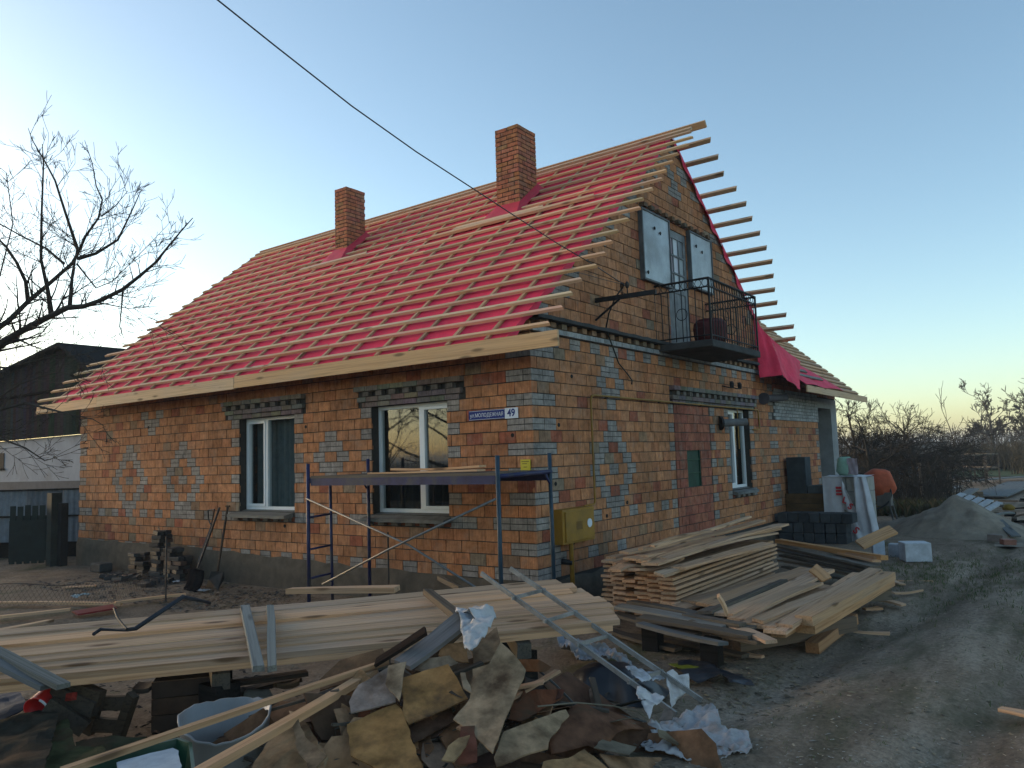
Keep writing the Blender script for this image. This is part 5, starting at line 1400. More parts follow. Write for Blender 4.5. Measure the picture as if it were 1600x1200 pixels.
# neighbour's shed: white wall below, dark boarded gable above
sh = empty('boarded_shed', (-19, 3, 0), 'dark boarded shed with a white lower wall beside the house', 'shed')
wy = 3.0
PK = Vector((-18.452,3,5.595)); ER = Vector((-15.962,3,4.363)); ELx = -25.2
mb = MB(); mb.box((-26.5, wy, -.1), (-15.6, wy + 1.4, 2.93)); mb.build('wall', simple('whitewash', (0.29, 0.31, 0.35), 0.9, 0.25, 1.6, bmp=0.3, dirt=(0.2, 0.2, 0.2)), sh)
mb = MB(); mb.box((-26.5, wy - .06, -.1), (-15.6, wy, 1.62)); mb.build('plinth', simple('grey_plinth', (0.085, 0.09, 0.105), 0.9, 0.3, 3, bmp=0.3), sh)
mb = MB(); mb.box((-24.6, wy - .02, 2.05), (-22.9, wy + .02, 2.55)); fw = mb.build('window', M['dark'], sh)
mb = MB(); mb.box((-24.7, wy - .05, 2.0), (-22.8, wy - .02, 2.06)); mb.build('frame', M['dark_wood'], fw)
def shz(x):
    return PK.z + (ER.z - PK.z) / (ER.x - PK.x) * (x - PK.x) if x > PK.x else PK.z - (PK.x - x) * .115
x = -27.2
while x < ER.x + .3:
    w = .19
    mb = MB(); mb.prism([(x, wy - .1, 2.93), (x + w - .012, wy - .1, 2.93), (x + w - .012, wy - .1, max(3.0, shz(x + w) - .04)), (x, wy - .1, max(3.0, shz(x) - .04))], (0, .03 + random.uniform(0, .012), 0)); mb.build('plank', M['dark_wood'], sh, color=tuple(c * random.uniform(1.0, 1.9) for c in (1.0, 1.05, 1.2))); x += w
mb = MB(); mb.prism([(-27.5, wy - .4, shz(-27.5) + .02), (PK.x, wy - .4, PK.z + .02), (ER.x + .4, wy - .4, shz(ER.x + .4) + .02), (ER.x + .4, wy - .4, shz(ER.x + .4) - .06), (PK.x, wy - .4, PK.z - .07), (-27.5, wy - .4, shz(-27.5) - .06)], (0, 2.0, 0)); mb.build('roof', M['dark_wood'], sh, color=(1.3, 1.4, 1.5))
mb = MB(); mb.box((-27, wy - .16, 4.25), (-15.2, wy - .105, 4.32)); mb.build('trim', M['dark_wood'], sh, color=(.5, .5, .5))

# ------------------------------------------------------------------ heap of torn old sheets in the foreground
random.seed(91)
def SC2(r, g, b): return (r * 1.42, g * 1.10, b * .92)
def SC(r, g, b): return (r * 1.6, g * 1.10, b * .86)
def sheet(name, lab, poly, col, th=.009, amp=.009, cat='sheet', group=None, mat='board', curl=None, cuts=3, smooth=False, rag=.006):
    pts = [Vector(p) for p in poly]
    c = sum(pts, Vector()) / len(pts)
    ring = []                                        # ragged outline
    for i in range(len(pts)):
        p, q = pts[i], pts[(i + 1) % len(pts)]; L = (q - p).length; k = max(1, int(L / .05)); out = (q - p).cross(Vector((0, 0, 1)))
        if out.length > 1e-6: out.normalize()
        for j in range(k):
            r = 0 if j == 0 else random.uniform(-1, 1) * rag
            ring.append(p.lerp(q, j / k) + out * r)
    bm = bmesh.new()
    f = bm.faces.new([bm.verts.new(p - c) for p in ring])
    bm.normal_update()
    if f.normal.z < 0: f.normal_flip()
    nn = f.normal.copy()
    bmesh.ops.triangulate(bm, faces=bm.faces[:], ngon_method='BEAUTY')
    for _ in range(cuts):
        es = [e for e in bm.edges if e.calc_length() > (.022 if mat == 'film' else .06)]
        if es: bmesh.ops.subdivide_edges(bm, edges=es, cuts=1, use_grid_fill=False); bmesh.ops.triangulate(bm, faces=[f for f in bm.faces if len(f.verts) > 3])
    s = random.uniform(0, 99)
    for v in bm.verts:
        p = v.co
        d = amp * (noise.noise(Vector((p.x * 3 + s, p.y * 3, p.z * 3))) * 1.6 + .5 * noise.noise(Vector((p.x * 9 + s, p.y * 9, 3))))
        if mat == 'film': d += amp * (1.1 * abs(noise.noise(Vector((p.x * 8 + s, p.y * 13, p.z * 8)))) + .7 * abs(noise.noise(Vector((p.x * 24 + s, p.y * 17, p.z * 20)))))
        if curl: d += curl(p)
        v.co = p + nn * d
    bm.normal_update()
    geom = bm.faces[:]
    bmesh.ops.solidify(bm, geom=geom, thickness=th)
    me = bpy.data.meshes.new(name); bm.to_mesh(me); bm.free(); me.materials.append(M[mat])
    if smooth: me.polygons.foreach_set('use_smooth', [True] * len(me.polygons))
    o = link(name, me, None, col, c)
    return tag(o, lab, cat, group)

sheet('old_sheet', 'large grey beige sheet standing tilted in the middle of the heap', [(2.324,-3.765,0.728),(2.442,-3.781,0.668),(2.543,-3.807,0.596),(2.564,-3.857,0.566),(2.586,-3.975,0.504),(2.625,-4.105,0.445),(2.748,-4.408,0.341),(2.563,-4.337,0.384),(2.384,-4.297,0.43),(2.363,-4.123,0.494),(2.252,-3.959,0.608),(2.326,-3.889,0.632)], SC2(.235, .205, .15))
sheet('old_sheet', 'ochre sheet lying left of the large beige one', [(1.866,-4.171,0.546),(1.947,-4.05,0.582),(2.052,-3.953,0.612),(2.157,-3.994,0.551),(2.315,-4.083,0.469),(2.234,-4.236,0.432),(2.149,-4.413,0.396),(2.086,-4.389,0.414)], SC2(.25, .165, .075))
sheet('old_sheet', 'narrow grey strip leaning between the ochre and the beige sheet', [(2.247,-4.068,0.61),(2.274,-4.052,0.61),(2.397,-4.145,0.533),(2.334,-4.144,0.552)], SC2(.20, .18, .14))
sheet('old_sheet', 'bluish grey sheet on the left of the ochre sheet', [(1.734,-4.481,0.47),(1.687,-4.362,0.537),(1.767,-4.18,0.604),(1.85,-4.175,0.575),(1.983,-4.345,0.465),(1.82,-4.544,0.435)], SC2(.19, .185, .185))
sheet('old_sheet', 'pale strip on the right edge of the bluish grey sheet', [(1.813,-4.236,0.63),(1.901,-4.165,0.648),(2.045,-4.376,0.49),(1.885,-4.331,0.557)], SC2(.24, .215, .165))
sheet('old_sheet', 'big tan sheet at the bottom of the heap with pale worn patch', [(1.852,-4.603,0.392),(1.922,-4.42,0.432),(1.964,-4.327,0.45),(2.04,-4.351,0.432),(2.49,-4.657,0.29),(2.332,-4.783,0.29),(2.069,-4.771,0.318)], SC2(.215, .145, .065))
sheet('old_sheet', 'dark brown curled sheet beneath the ochre one', [(2.077,-4.339,0.349),(2.175,-4.079,0.403),(2.279,-4.167,0.363),(2.202,-4.429,0.306)], SC2(.085, .06, .045))
sheet('old_sheet', 'long beige torn sheet at the lower right of the heap', [(2.749,-4.399,0.325),(2.671,-4.216,0.381),(2.754,-4.064,0.413),(2.769,-3.734,0.389),(2.811,-3.761,0.367),(2.877,-4.049,0.348),(2.932,-4.17,0.328),(2.807,-4.453,0.303)], SC2(.22, .19, .135))
sheet('old_sheet', 'red brown split board right of the large beige sheet', [(2.583,-4.045,0.387),(2.504,-3.865,0.464),(2.585,-3.766,0.488),(2.608,-3.567,0.434),(2.651,-3.578,0.397),(2.653,-4.017,0.383)], SC2(.105, .048, .03))
sheet('old_sheet', 'brown folded board end pointing right above the black bag', [(2.432,-3.763,0.64),(2.55,-3.679,0.636),(2.558,-3.554,0.563),(2.58,-3.658,0.559),(2.514,-3.78,0.586)], SC2(.13, .06, .03))
sheet('old_sheet', 'rust brown scrap standing in the bottom of the heap', [(2.466,-4.329,0.405),(2.527,-4.281,0.409),(2.707,-4.49,0.327),(2.627,-4.573,0.318)], SC2(.10, .05, .04))
sheet('old_sheet', 'small cream scrap in front of the rust brown scrap', [(2.564,-4.548,0.388),(2.569,-4.471,0.404),(2.608,-4.423,0.41),(2.638,-4.491,0.39),(2.657,-4.616,0.357),(2.6,-4.64,0.36)], SC2(.25, .21, .13))
sheet('old_sheet', 'crumpled tan sheet at the very bottom right of the heap', [(3.008,-4.331,0.31),(2.971,-4.251,0.328),(3.024,-4.102,0.298),(3.019,-3.93,0.291),(3.143,-3.989,0.246),(3.21,-4.039,0.23),(3.065,-4.347,0.295)], SC2(.25, .185, .105), amp=.03)
sheet('old_sheet', 'big folded beige sheet left of the tan sheet at the bottom', [(1.521,-4.902,0.289),(1.425,-4.725,0.362),(1.403,-4.639,0.408),(1.644,-4.715,0.396),(1.992,-4.854,0.31),(2.047,-4.96,0.29),(1.639,-5.07,0.244)], SC2(.20, .165, .11), amp=.03)
sheet('old_sheet', 'upright torn flap of beige sheet beside the light batten', [(1.56,-4.774,0.462),(1.627,-4.782,0.468),(1.853,-4.901,0.417),(2.088,-4.952,0.378),(2.122,-5.078,0.35),(1.889,-4.98,0.381)], SC2(.225, .18, .125))
sheet('old_sheet', 'grey sheet lying under the second light batten', [(1.414,-4.587,0.329),(1.399,-4.418,0.395),(1.484,-4.253,0.443),(1.56,-4.291,0.409),(1.588,-4.479,0.35),(1.449,-4.577,0.34)], SC2(.17, .15, .13))
sheet('old_sheet', 'bluish torn sheet under the grey one', [(1.381,-4.532,0.301),(1.463,-4.371,0.338),(1.502,-4.27,0.356),(1.62,-4.408,0.306),(1.617,-4.601,0.259)], SC2(.10, .12, .17))
sheet('old_sheet', 'brown sheet under the end of the board pile', [(1.207,-4.267,0.471),(1.205,-4.091,0.554),(1.403,-3.881,0.608),(1.484,-3.925,0.56),(1.419,-4.118,0.481),(1.289,-4.325,0.433)], SC2(.14, .095, .06))
sheet('old_sheet', 'tan cardboard under the white cloth', [(1.841,-3.774,0.644),(1.94,-3.655,0.68),(2.057,-3.761,0.578),(1.945,-3.833,0.572),(1.873,-3.837,0.596)], SC2(.24, .155, .085), amp=.03)
sheet('old_sheet', 'pale brown sheet leaning on the pile right of the white cloth', [(1.882,-3.523,0.588),(1.869,-3.217,0.673),(2.034,-3.392,0.612),(2.065,-3.521,0.534),(1.969,-3.605,0.516)], SC2(.19, .155, .11))
sheet('old_sheet', 'pale torn sheet across the top of the ochre sheet', [(1.809,-3.997,0.552),(1.834,-3.904,0.606),(1.948,-3.822,0.618),(2.03,-3.83,0.582),(1.955,-3.906,0.558),(1.884,-3.984,0.535)], SC2(.22, .195, .155))
sheet('linoleum', 'brown linoleum sheet curled up at the right foot of the heap', [(2.787,-3.957,0.271),(2.733,-3.794,0.291),(2.686,-3.508,0.293),(2.711,-3.306,0.258),(2.819,-3.206,0.201),(3.004,-3.066,0.122),(2.96,-3.323,0.158),(2.976,-3.558,0.171),(3.028,-3.789,0.167),(2.94,-3.813,0.2),(2.856,-4.024,0.242)], (.155, .075, .045), amp=.01, curl=lambda p: .10 * math.exp(-(p.x / .3) ** 2 - (p.y / .3) ** 2), smooth=True, cuts=4)
sheet('linoleum', 'dark brown linoleum strip running towards the black bag', [(2.475,-3.526,0.436),(2.407,-3.141,0.417),(2.648,-3.049,0.245),(2.986,-3.011,0.111),(2.89,-3.052,0.147),(2.703,-3.294,0.246),(2.658,-3.479,0.288),(2.548,-3.509,0.364)], (.11, .055, .036), amp=.015)
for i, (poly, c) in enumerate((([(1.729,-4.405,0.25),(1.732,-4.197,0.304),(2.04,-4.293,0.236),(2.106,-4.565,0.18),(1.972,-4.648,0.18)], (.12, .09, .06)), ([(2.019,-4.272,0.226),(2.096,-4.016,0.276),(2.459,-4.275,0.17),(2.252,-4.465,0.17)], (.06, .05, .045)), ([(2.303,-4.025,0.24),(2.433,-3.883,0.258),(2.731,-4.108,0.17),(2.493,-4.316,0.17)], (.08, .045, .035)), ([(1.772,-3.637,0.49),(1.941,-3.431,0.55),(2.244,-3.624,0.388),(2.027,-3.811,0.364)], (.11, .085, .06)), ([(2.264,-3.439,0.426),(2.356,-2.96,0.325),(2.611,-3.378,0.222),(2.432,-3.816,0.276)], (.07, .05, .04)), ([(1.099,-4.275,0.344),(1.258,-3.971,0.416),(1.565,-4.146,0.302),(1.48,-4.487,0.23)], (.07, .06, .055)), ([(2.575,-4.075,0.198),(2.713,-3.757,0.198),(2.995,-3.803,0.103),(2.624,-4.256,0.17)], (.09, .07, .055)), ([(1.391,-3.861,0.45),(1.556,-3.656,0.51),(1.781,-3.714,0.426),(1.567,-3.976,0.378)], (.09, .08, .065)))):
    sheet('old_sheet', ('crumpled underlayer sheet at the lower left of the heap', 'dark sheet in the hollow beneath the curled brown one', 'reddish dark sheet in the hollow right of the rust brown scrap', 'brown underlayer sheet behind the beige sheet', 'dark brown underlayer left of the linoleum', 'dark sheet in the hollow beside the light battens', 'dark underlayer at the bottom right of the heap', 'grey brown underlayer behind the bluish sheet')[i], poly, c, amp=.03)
random.seed(93)
for i in range(70):
    a = random.gauss(0, .62); bq = random.gauss(0, .30)
    x = 1.95 + a * .75 - bq * .66 + .05; y = -4.1 + a * .66 + bq * .75
    q = Vector((x, y, gh(x, y) + random.uniform(-.02, .06) * math.exp(-(a / .9) ** 2)))
    if (q - CP).length < 2.9: continue
    sz = random.uniform(.12, .30); a0 = random.uniform(0, 6.3); ti = Vector((random.uniform(-.8, .8) + .35, random.uniform(-.9, .5) - .3, 1)).normalized()
    ax = ti.orthogonal().normalized(); ax = Matrix.Rotation(a0, 3, ti) @ ax; ay = ti.cross(ax); asp = random.uniform(.4, .9)
    poly = [q + ax * (u * sz * random.uniform(.8, 1.2)) + ay * (v * sz * asp * random.uniform(.8, 1.2)) for u, v in ((-1, -1), (1, -1), (1.1, .2), (.8, 1), (-.9, 1))]
    sheet('old_sheet', 'torn brownish sheet in the jumble of the heap', poly, SC(*random.choice([(.20, .165, .12), (.15, .11, .075), (.10, .07, .05), (.22, .18, .125), (.13, .065, .042), (.17, .16, .145), (.08, .062, .05), (.24, .19, .12)])), th=random.choice([.004, .006, .012]), amp=random.choice([.005, .008, .02]), group='torn sheets jumbled in the heap', cuts=2)
for i in range(16):
    a = random.gauss(0, .7); x = 1.95 + a * .75 + random.uniform(-.3, .3); y = -4.0 + a * .66 + random.uniform(-.3, .3); an = random.uniform(0, 3.14); l = random.uniform(.15, .4); z = gh(x, y) + random.uniform(.05, .15)
    plank('stick', 'splintered brown lath stuck in the jumble of the heap', 'laths stuck in the heap', (x - math.cos(an) * l, y - math.sin(an) * l, z), (x + math.cos(an) * l, y + math.sin(an) * l, z + random.uniform(-.1, .2)), random.uniform(.02, .05), .015, random.choice(['old_wood', 'pine']), tone(.5, .9), cat='stick', segs=2)
random.seed(95)
for i in range(36):                     # smaller torn pieces all over the heap
    px, py = random.uniform(430, 960), random.uniform(1030, 1200)
    q = None
    x = 1.2 + random.uniform(-.3, 2.0); y = -3.1 - random.uniform(0, 1.6) + (x - 1.2) * .35
    q = Vector((x, y, .02 + gh(x, y) + random.uniform(.0, .22)))
    if (q - CP).length < 2.6: continue
    s = random.uniform(.05, .16); a0 = random.uniform(0, 6.3); ti = Vector((random.uniform(-.5, .5), random.uniform(-.5, .5), 1)).normalized()
    ax = ti.orthogonal().normalized(); ay = ti.cross(ax); k = random.randint(4, 6)
    poly = [q + (ax * math.cos(a0 + 6.283 * j / k) + ay * math.sin(a0 + 6.283 * j / k)) * s * random.uniform(.6, 1.2) for j in range(k)]
    sheet('torn_piece', 'small torn piece of sheet in the hollows of the heap', poly, random.choice([(.16, .13, .095), (.09, .065, .05), (.20, .155, .10), (.05, .045, .04), (.13, .12, .11), (.11, .05, .035)]), th=.005, amp=.01, cat='scrap', group='small torn pieces in the heap', cuts=1)

# boards, cloth and sticks in the heap
plank('old_board', 'grey lilac old board leaning from the heap up onto the pile', None, (1.766,-4.068,0.602), (1.852,-3.559,0.812), .15, .03, 'grey_wood', (.85, .8, .85), roll=.25, segs=4)
plank('old_board', 'brown edged board under the lilac old board', None, (1.692,-3.923,0.528), (1.739,-3.384,0.754), .10, .04, 'old_wood', (.75, .55, .42), roll=.3, segs=4)
plank('old_board', 'nearly black board end pointing up beside the lilac board', None, (1.518,-4.062,0.578), (1.829,-3.917,0.785), .08, .02, 'dark_wood', (1.2, .95, .85), roll=.5, segs=3)
plank('light_batten', 'long light batten crossing the white tub, upper one', None, (1.179,-5.837,0.42), (1.491,-3.921,0.56), .052, .03, 'pine', (.8, .78, .72), cat='batten', segs=6, warp=.006)
plank('light_batten', 'long light batten crossing the tub, lower and nearer one', None, (1.853,-5.591,0.44), (1.459,-4.019,0.52), .07, .04, 'pine', (.78, .72, .62), cat='batten', segs=6, warp=.006)
wc = MB(); prof = [(1.749,-3.516,0.869),(1.87,-3.469,0.867),(2.039,-3.471,0.852),(2.156,-3.582,0.819),(2.223,-3.764,0.772),(2.253,-3.894,0.708),(2.221,-3.943,0.684),(2.155,-3.923,0.726),(2.077,-3.842,0.772),(2.058,-3.675,0.811),(1.942,-3.626,0.832),(1.831,-3.613,0.845)]
sheet('white_cloth', 'white film cloth draped over the top of the heap', prof, (.52, .49, .48), th=.004, amp=.05, cat='cloth', mat='film', cuts=7, smooth=True)
sheet('white_cloth', 'fold of white film hanging below the white cloth', [(1.895,-3.65,0.791),(1.963,-3.502,0.812),(2.126,-3.654,0.765),(2.172,-3.859,0.676),(2.115,-3.865,0.694)], (.36, .40, .46), th=.004, amp=.05, cat='cloth', mat='film', cuts=7, smooth=True)
# white film, black bag and scraps at the ladder foot
sheet('white_film', 'torn white film hanging on the foot of the ladder, left piece', [(2.749,-2.812,0.279),(2.804,-2.78,0.25),(2.849,-2.709,0.222),(2.902,-2.714,0.201),(2.928,-2.938,0.218),(3.021,-3.18,0.212),(2.919,-3.081,0.239),(2.822,-2.963,0.265)], (.60, .56, .55), th=.003, amp=.04, cat='film', mat='film', cuts=7, smooth=True)
sheet('white_film', 'white film under the last rung of the ladder', [(2.456,-2.43,0.3),(2.525,-2.221,0.229),(2.641,-2.126,0.166),(2.656,-2.59,0.225),(2.567,-2.552,0.261)], (.5, .5, .54), th=.003, amp=.03, cat='film', mat='film', cuts=7, smooth=True)
sheet('white_film', 'upright crumpled white film right of the ladder foot', [(2.688,-2.217,0.24),(2.725,-2.182,0.26),(2.767,-2.166,0.22),(2.81,-2.102,0.22),(2.849,-2.167,0.13),(2.788,-2.254,0.07),(2.776,-2.384,0.03),(2.759,-2.36,0.12)], (.62, .58, .57), th=.003, amp=.04, cat='film', mat='film', cuts=7, smooth=True)
sheet('white_film', 'wide sheet of white film lying flat at the right of the heap', [(2.896,-3.201,0.08),(2.892,-2.842,0.08),(2.961,-2.651,0.08),(2.999,-2.374,0.08),(3.13,-2.394,0.08),(3.258,-2.624,0.08),(3.354,-2.736,0.08),(3.488,-2.737,0.08),(3.59,-2.956,0.08),(3.468,-3.173,0.08),(3.35,-3.36,0.08),(3.087,-3.359,0.08)], (.42, .40, .40), th=.003, amp=.05, cat='film', mat='film', cuts=7, smooth=True)
sheet('white_film', 'bluish film end tucked under the curled linoleum', [(2.8,-3.269,0.06),(2.83,-3.079,0.06),(2.974,-3.19,0.06),(2.93,-3.342,0.06),(2.84,-3.372,0.06)], (.28, .33, .40), th=.003, amp=.03, cat='film', mat='film', cuts=7, smooth=True)
sheet('white_film', 'shredded white film lying between the ladder rails', [(0.913,-1.063,0.1),(1.22,-1.146,0.1),(1.76,-1.361,0.1),(2.132,-1.701,0.1),(1.953,-1.707,0.1),(1.624,-1.745,0.1),(1.277,-1.463,0.1)], (.30, .31, .34), th=.003, amp=.05, cat='film', mat='film', cuts=7)
bb = MB()
q = Vector((2.17,-2.21,0)); rows = []
for j in range(11):
    v = j / 10
    rows.append([Vector((q.x - .42 + .85 * i / 14, q.y + .22 - .46 * v, 0)) + Vector((.08 * v, .03 * math.sin(i), .03 + .22 * math.sin(PI * min(1, max(0, i / 14))) ** .6 * math.sin(PI * v) ** .7 * (1 + .25 * noise.noise(Vector((i * .4, j * .5, 1))))  )) for i in range(15)])
bb.grid(rows); tag(bb.build('black_bag', M['plastic'], color=(.014, .017, .024), smooth=True), 'shiny black plastic bag under the foot of the ladder', 'bag')
sheet('black_film', 'flat scrap of black film on the soil right of the ladder', [(2.283,-1.15,0.05),(2.574,-1.135,0.05),(2.786,-1.384,0.05),(2.709,-1.725,0.05),(2.446,-1.533,0.05)], (.02, .022, .028), th=.003, amp=.03, cat='film', mat='plastic')
sheet('black_film', 'torn black film scrap near the low board pile', [(2.652,-1.186,0.05),(2.907,-1.272,0.05),(3.13,-1.603,0.05),(2.95,-1.667,0.05)], (.02, .023, .03), th=.003, amp=.03, cat='film', mat='plastic')
sheet('yellow_scrap', 'yellow green scrap of foil on the soil near the ladder', [(2.277,-1.346,0.06),(2.318,-1.225,0.06),(2.553,-1.333,0.06),(2.501,-1.5,0.06)], (.16, .17, .01), th=.003, amp=.02, cat='scrap', mat='plastic')
mb = MB(); mb.tube([(2.491,-3.612,0.552), (2.581,-3.552,0.457), (2.704,-3.485,0.313), (2.765,-3.239,0.241), (2.937,-3.055,0.155)], .007, 6); tag(mb.build('cord', M['plastic'], color=(.015, .014, .014)), 'black cord running over the brown linoleum', 'cord')
mb = MB(); mb.tube([(2.681,-3.895,0.433), (2.748,-3.586,0.384), (2.833,-3.289,0.3), (2.898,-3.095,0.223), (2.952,-3.062,0.175)], .005, 6); tag(mb.build('cord', M['dirty_paint'], color=(.16, .13, .09)), 'pale thin string over the black bag', 'cord')

# --- things under the left half of the board pile
random.seed(97)
tubo = empty('white_tub', (0.321,-4.4,0), 'cracked white plastic tub under the light battens', 'tub')
tc = Vector((1.143,-4.91,0.02)); mb = MB()
prof = [(.20, .0), (.235, .20), (.255, .40), (.262, .41), (.262, .42), (.25, .42), (.225, .2), (.19, .02), (0, .02)]
base = len(mb.v); n = 40
for (r, z) in prof:
    for j in range(n):
        a = 2 * PI * j / n
        cut = .10 * max(0, math.sin(a * 1.0 + 2.2)) + .02 * noise.noise(Vector((j * .7, 1, 2)))
        zz = z - (cut if z > .25 else 0)
        mb.v.append((r * math.cos(a), r * math.sin(a), zz))
for i in range(len(prof) - 1):
    for j in range(n): mb.f.append([base + i * n + j, base + i * n + (j + 1) % n, base + (i + 1) * n + (j + 1) % n, base + (i + 1) * n + j]); mb.c.append((1, 1, 1))
mb.build('shell', M['plastic'], tubo, color=(.215, .21, .205), loc=tc, smooth=True)
gbn = empty('green_basin', (0.806,-5.276,0.2), 'dark green plastic basin with a white board lying in it', 'basin')
bas = [(1.191,-5.806,0.4),(1.142,-5.559,0.4),(1.221,-5.248,0.4),(1.358,-5.255,0.4),(1.783,-5.495,0.4),(1.616,-5.739,0.4)]
mb = MB(); bot = [Vector(p) * .8 + sum((Vector(q) for q in bas), Vector()) / 6 * .2 - Vector((0, 0, .16)) for p in bas]
mb.grid([[Vector(p) + Vector((0, 0, -.02)) for p in bas + bas[:1]], [Vector(p) for p in bas + bas[:1]], [lerp(p, sum((Vector(q) for q in bas), Vector()) / 6, .08) for p in bas + bas[:1]], bot + bot[:1]]); mb.add(bot, [tuple(range(6))])
mb.build('shell', M['plastic'], gbn, color=(.012, .065, .035))
sheet('white_board', 'white panel lying in the dark green basin', [(1.292,-5.629,0.4),(1.394,-5.387,0.42),(1.456,-5.391,0.42),(1.758,-5.554,0.42),(1.497,-5.708,0.4)], (.30, .35, .40), th=.01, amp=.006, cat='panel', mat='paint')
cr = empty('brown_crate', (0.023,-4.512,0.2), 'brown wooden crate under the middle of the board pile', 'crate')
ca, cb = Vector((-0.029,-4.713,0.03)), Vector((0.248,-4.367,0.03)); cd = (cb - ca).normalized(); cn = Vector((-cd.y, cd.x, 0))
for i in range(3):
    z0 = .02 + .115 * i
    mb = MB(); mb.hexa([ca + Vector((0, 0, z0)), cb + Vector((0, 0, z0)), cb + cn * .02 + Vector((0, 0, z0)), ca + cn * .02 + Vector((0, 0, z0)), ca + Vector((0, 0, z0 + .108)), cb + Vector((0, 0, z0 + .108)), cb + cn * .02 + Vector((0, 0, z0 + .108)), ca + cn * .02 + Vector((0, 0, z0 + .108))])
    mb.build('slat', M['dirty_paint'], cr, color=(.085, .045, .025) if i == 1 else (.055, .033, .022))
mb = MB(); a2, b2 = ca + cn * .025, cb + cn * .025
mb.hexa([a2, b2, b2 + cn * .35, a2 + cn * .35] + [p + Vector((0, 0, .35)) for p in (a2, b2, b2 + cn * .35, a2 + cn * .35)]); mb.build('body', M['dark_wood'], cr)
pd = empty('dark_pallet', (-0.14,-4.93,0.2), 'dark pallet standing on edge beside the red cup', 'pallet')
for i, (a, c) in enumerate((((-0.345,-5.219,0.42), (-0.069,-5.073,0.3)), ((-0.266,-5.292,0.36), (-0.119,-5.113,0.18)), ((-0.355,-5.183,0.46), (-0.059,-5.045,0.36)))):
    mb = MB(); mb.bar(a, c, .07, .10, segs=3, jit=.003); mb.build('slat', M['old_wood'], pd, color=(.55, .5, .45))
for i, (a, c) in enumerate((((-0.191,-5.061,0.12), (-0.104,-5.032,0.4)), ((0.046,-4.975,0.12), (0.175,-4.952,0.4)))):
    mb = MB(); mb.bar(a, c, .05, .07, segs=2, jit=.003); mb.build('runner', M['old_wood'], pd, color=(.42, .38, .34))
for i, (a, c) in enumerate((((-0.154,-5.046,0.18), (0.051,-4.953,0.18)), ((-0.145,-5.036,0.32), (0.068,-4.912,0.32)))):
    mb = MB(); mb.bar(a, c, .04, .09, segs=2, jit=.003); mb.build('slat', M['old_wood'], pd, color=(.4, .36, .33))
cup = empty('red_cup', (-0.604,-5.18,0.3), 'bright red plastic cup tipped over under the grey boards', 'cup')
mb = MB(); rows = []
cc = Vector((-0.359,-5.284,0.36)); ax = (Vector((.5, -.6, -.25))).normalized(); u = ax.orthogonal().normalized(); w = ax.cross(u)
for (r, t) in ((.0, -.09), (.055, -.09), (.06, -.05), (.075, .07), (.079, .08), (.072, .08), (.05, -.07)):
    rows.append([cc + ax * t + (u * math.cos(a * PI / 10) + w * math.sin(a * PI / 10)) * r for a in range(21)])
mb.grid(rows); mb.build('shell', M['plastic'], cup, color=(.55, .02, .02), smooth=True)
mb = MB(); mb.tube([cc + ax * .085 + (u * math.cos(a * PI / 10) + w * math.sin(a * PI / 10)) * .074 for a in range(3, 12)], .008, 6); mb.build('handle', M['paint'], cup, color=(.5, .5, .52))
plank('red_offcut', 'short red slat end beside the grey boards', None, (-0.291,-5.194,0.43), (-0.154,-5.174,0.42), .03, .05, 'old_wood', (2.2, .3, .25), cat='slat', segs=2)
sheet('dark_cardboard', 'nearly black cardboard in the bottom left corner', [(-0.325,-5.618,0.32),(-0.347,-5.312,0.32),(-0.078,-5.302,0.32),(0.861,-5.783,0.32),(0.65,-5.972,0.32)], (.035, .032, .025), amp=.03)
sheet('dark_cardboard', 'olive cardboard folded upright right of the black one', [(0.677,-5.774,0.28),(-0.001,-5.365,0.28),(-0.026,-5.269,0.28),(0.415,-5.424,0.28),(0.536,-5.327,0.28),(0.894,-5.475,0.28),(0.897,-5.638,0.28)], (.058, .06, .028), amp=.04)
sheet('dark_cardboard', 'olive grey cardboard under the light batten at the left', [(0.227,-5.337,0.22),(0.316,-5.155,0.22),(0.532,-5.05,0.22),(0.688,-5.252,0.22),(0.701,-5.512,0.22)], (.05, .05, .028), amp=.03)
sheet('blue_scrap', 'dark blue scrap of cloth under the grey boards', [(-1.531,-5.134,0.2),(-1.426,-4.998,0.2),(-0.926,-5.137,0.2),(-0.781,-5.372,0.2)], (.02, .03, .055), amp=.03, mat='fabric', cat='scrap')
for i, (a, c, w, col, lab) in enumerate((((0.067,-4.271,0.18), (0.334,-3.718,0.25), .12, (.5, .45, .4), 'dark plank under the board pile right of the crate'), ((0.199,-4.285,0.32), (0.543,-3.825,0.34), .10, (.62, .5, .42), 'brown plank close under the near edge of the pile'), ((-0.017,-4.258,0.1), (0.414,-3.901,0.1), .16, (.45, .42, .4), 'dark flat board behind the white tub'), ((-0.184,-4.743,0.36), (-0.1,-4.659,0.36), .2, (.55, .52, .5), 'grey board end between pallet and crate'), ((0.429,-4.025,0.28), (0.506,-3.866,0.28), .06, (.9, .7, .5), 'small brown block lying under the pile'))):
    plank('old_board', lab, None, a, c, w, .03, 'old_wood', col, segs=3)
sheet('cloth', 'beige rag hanging over the boards behind the tub', [(0.518,-4.397,0.28),(0.357,-4.213,0.28),(0.471,-4.111,0.28),(0.654,-4.182,0.28),(0.603,-4.314,0.28),(0.611,-4.44,0.28)], (.19, .17, .13), amp=.03, mat='fabric', cat='cloth', smooth=True)

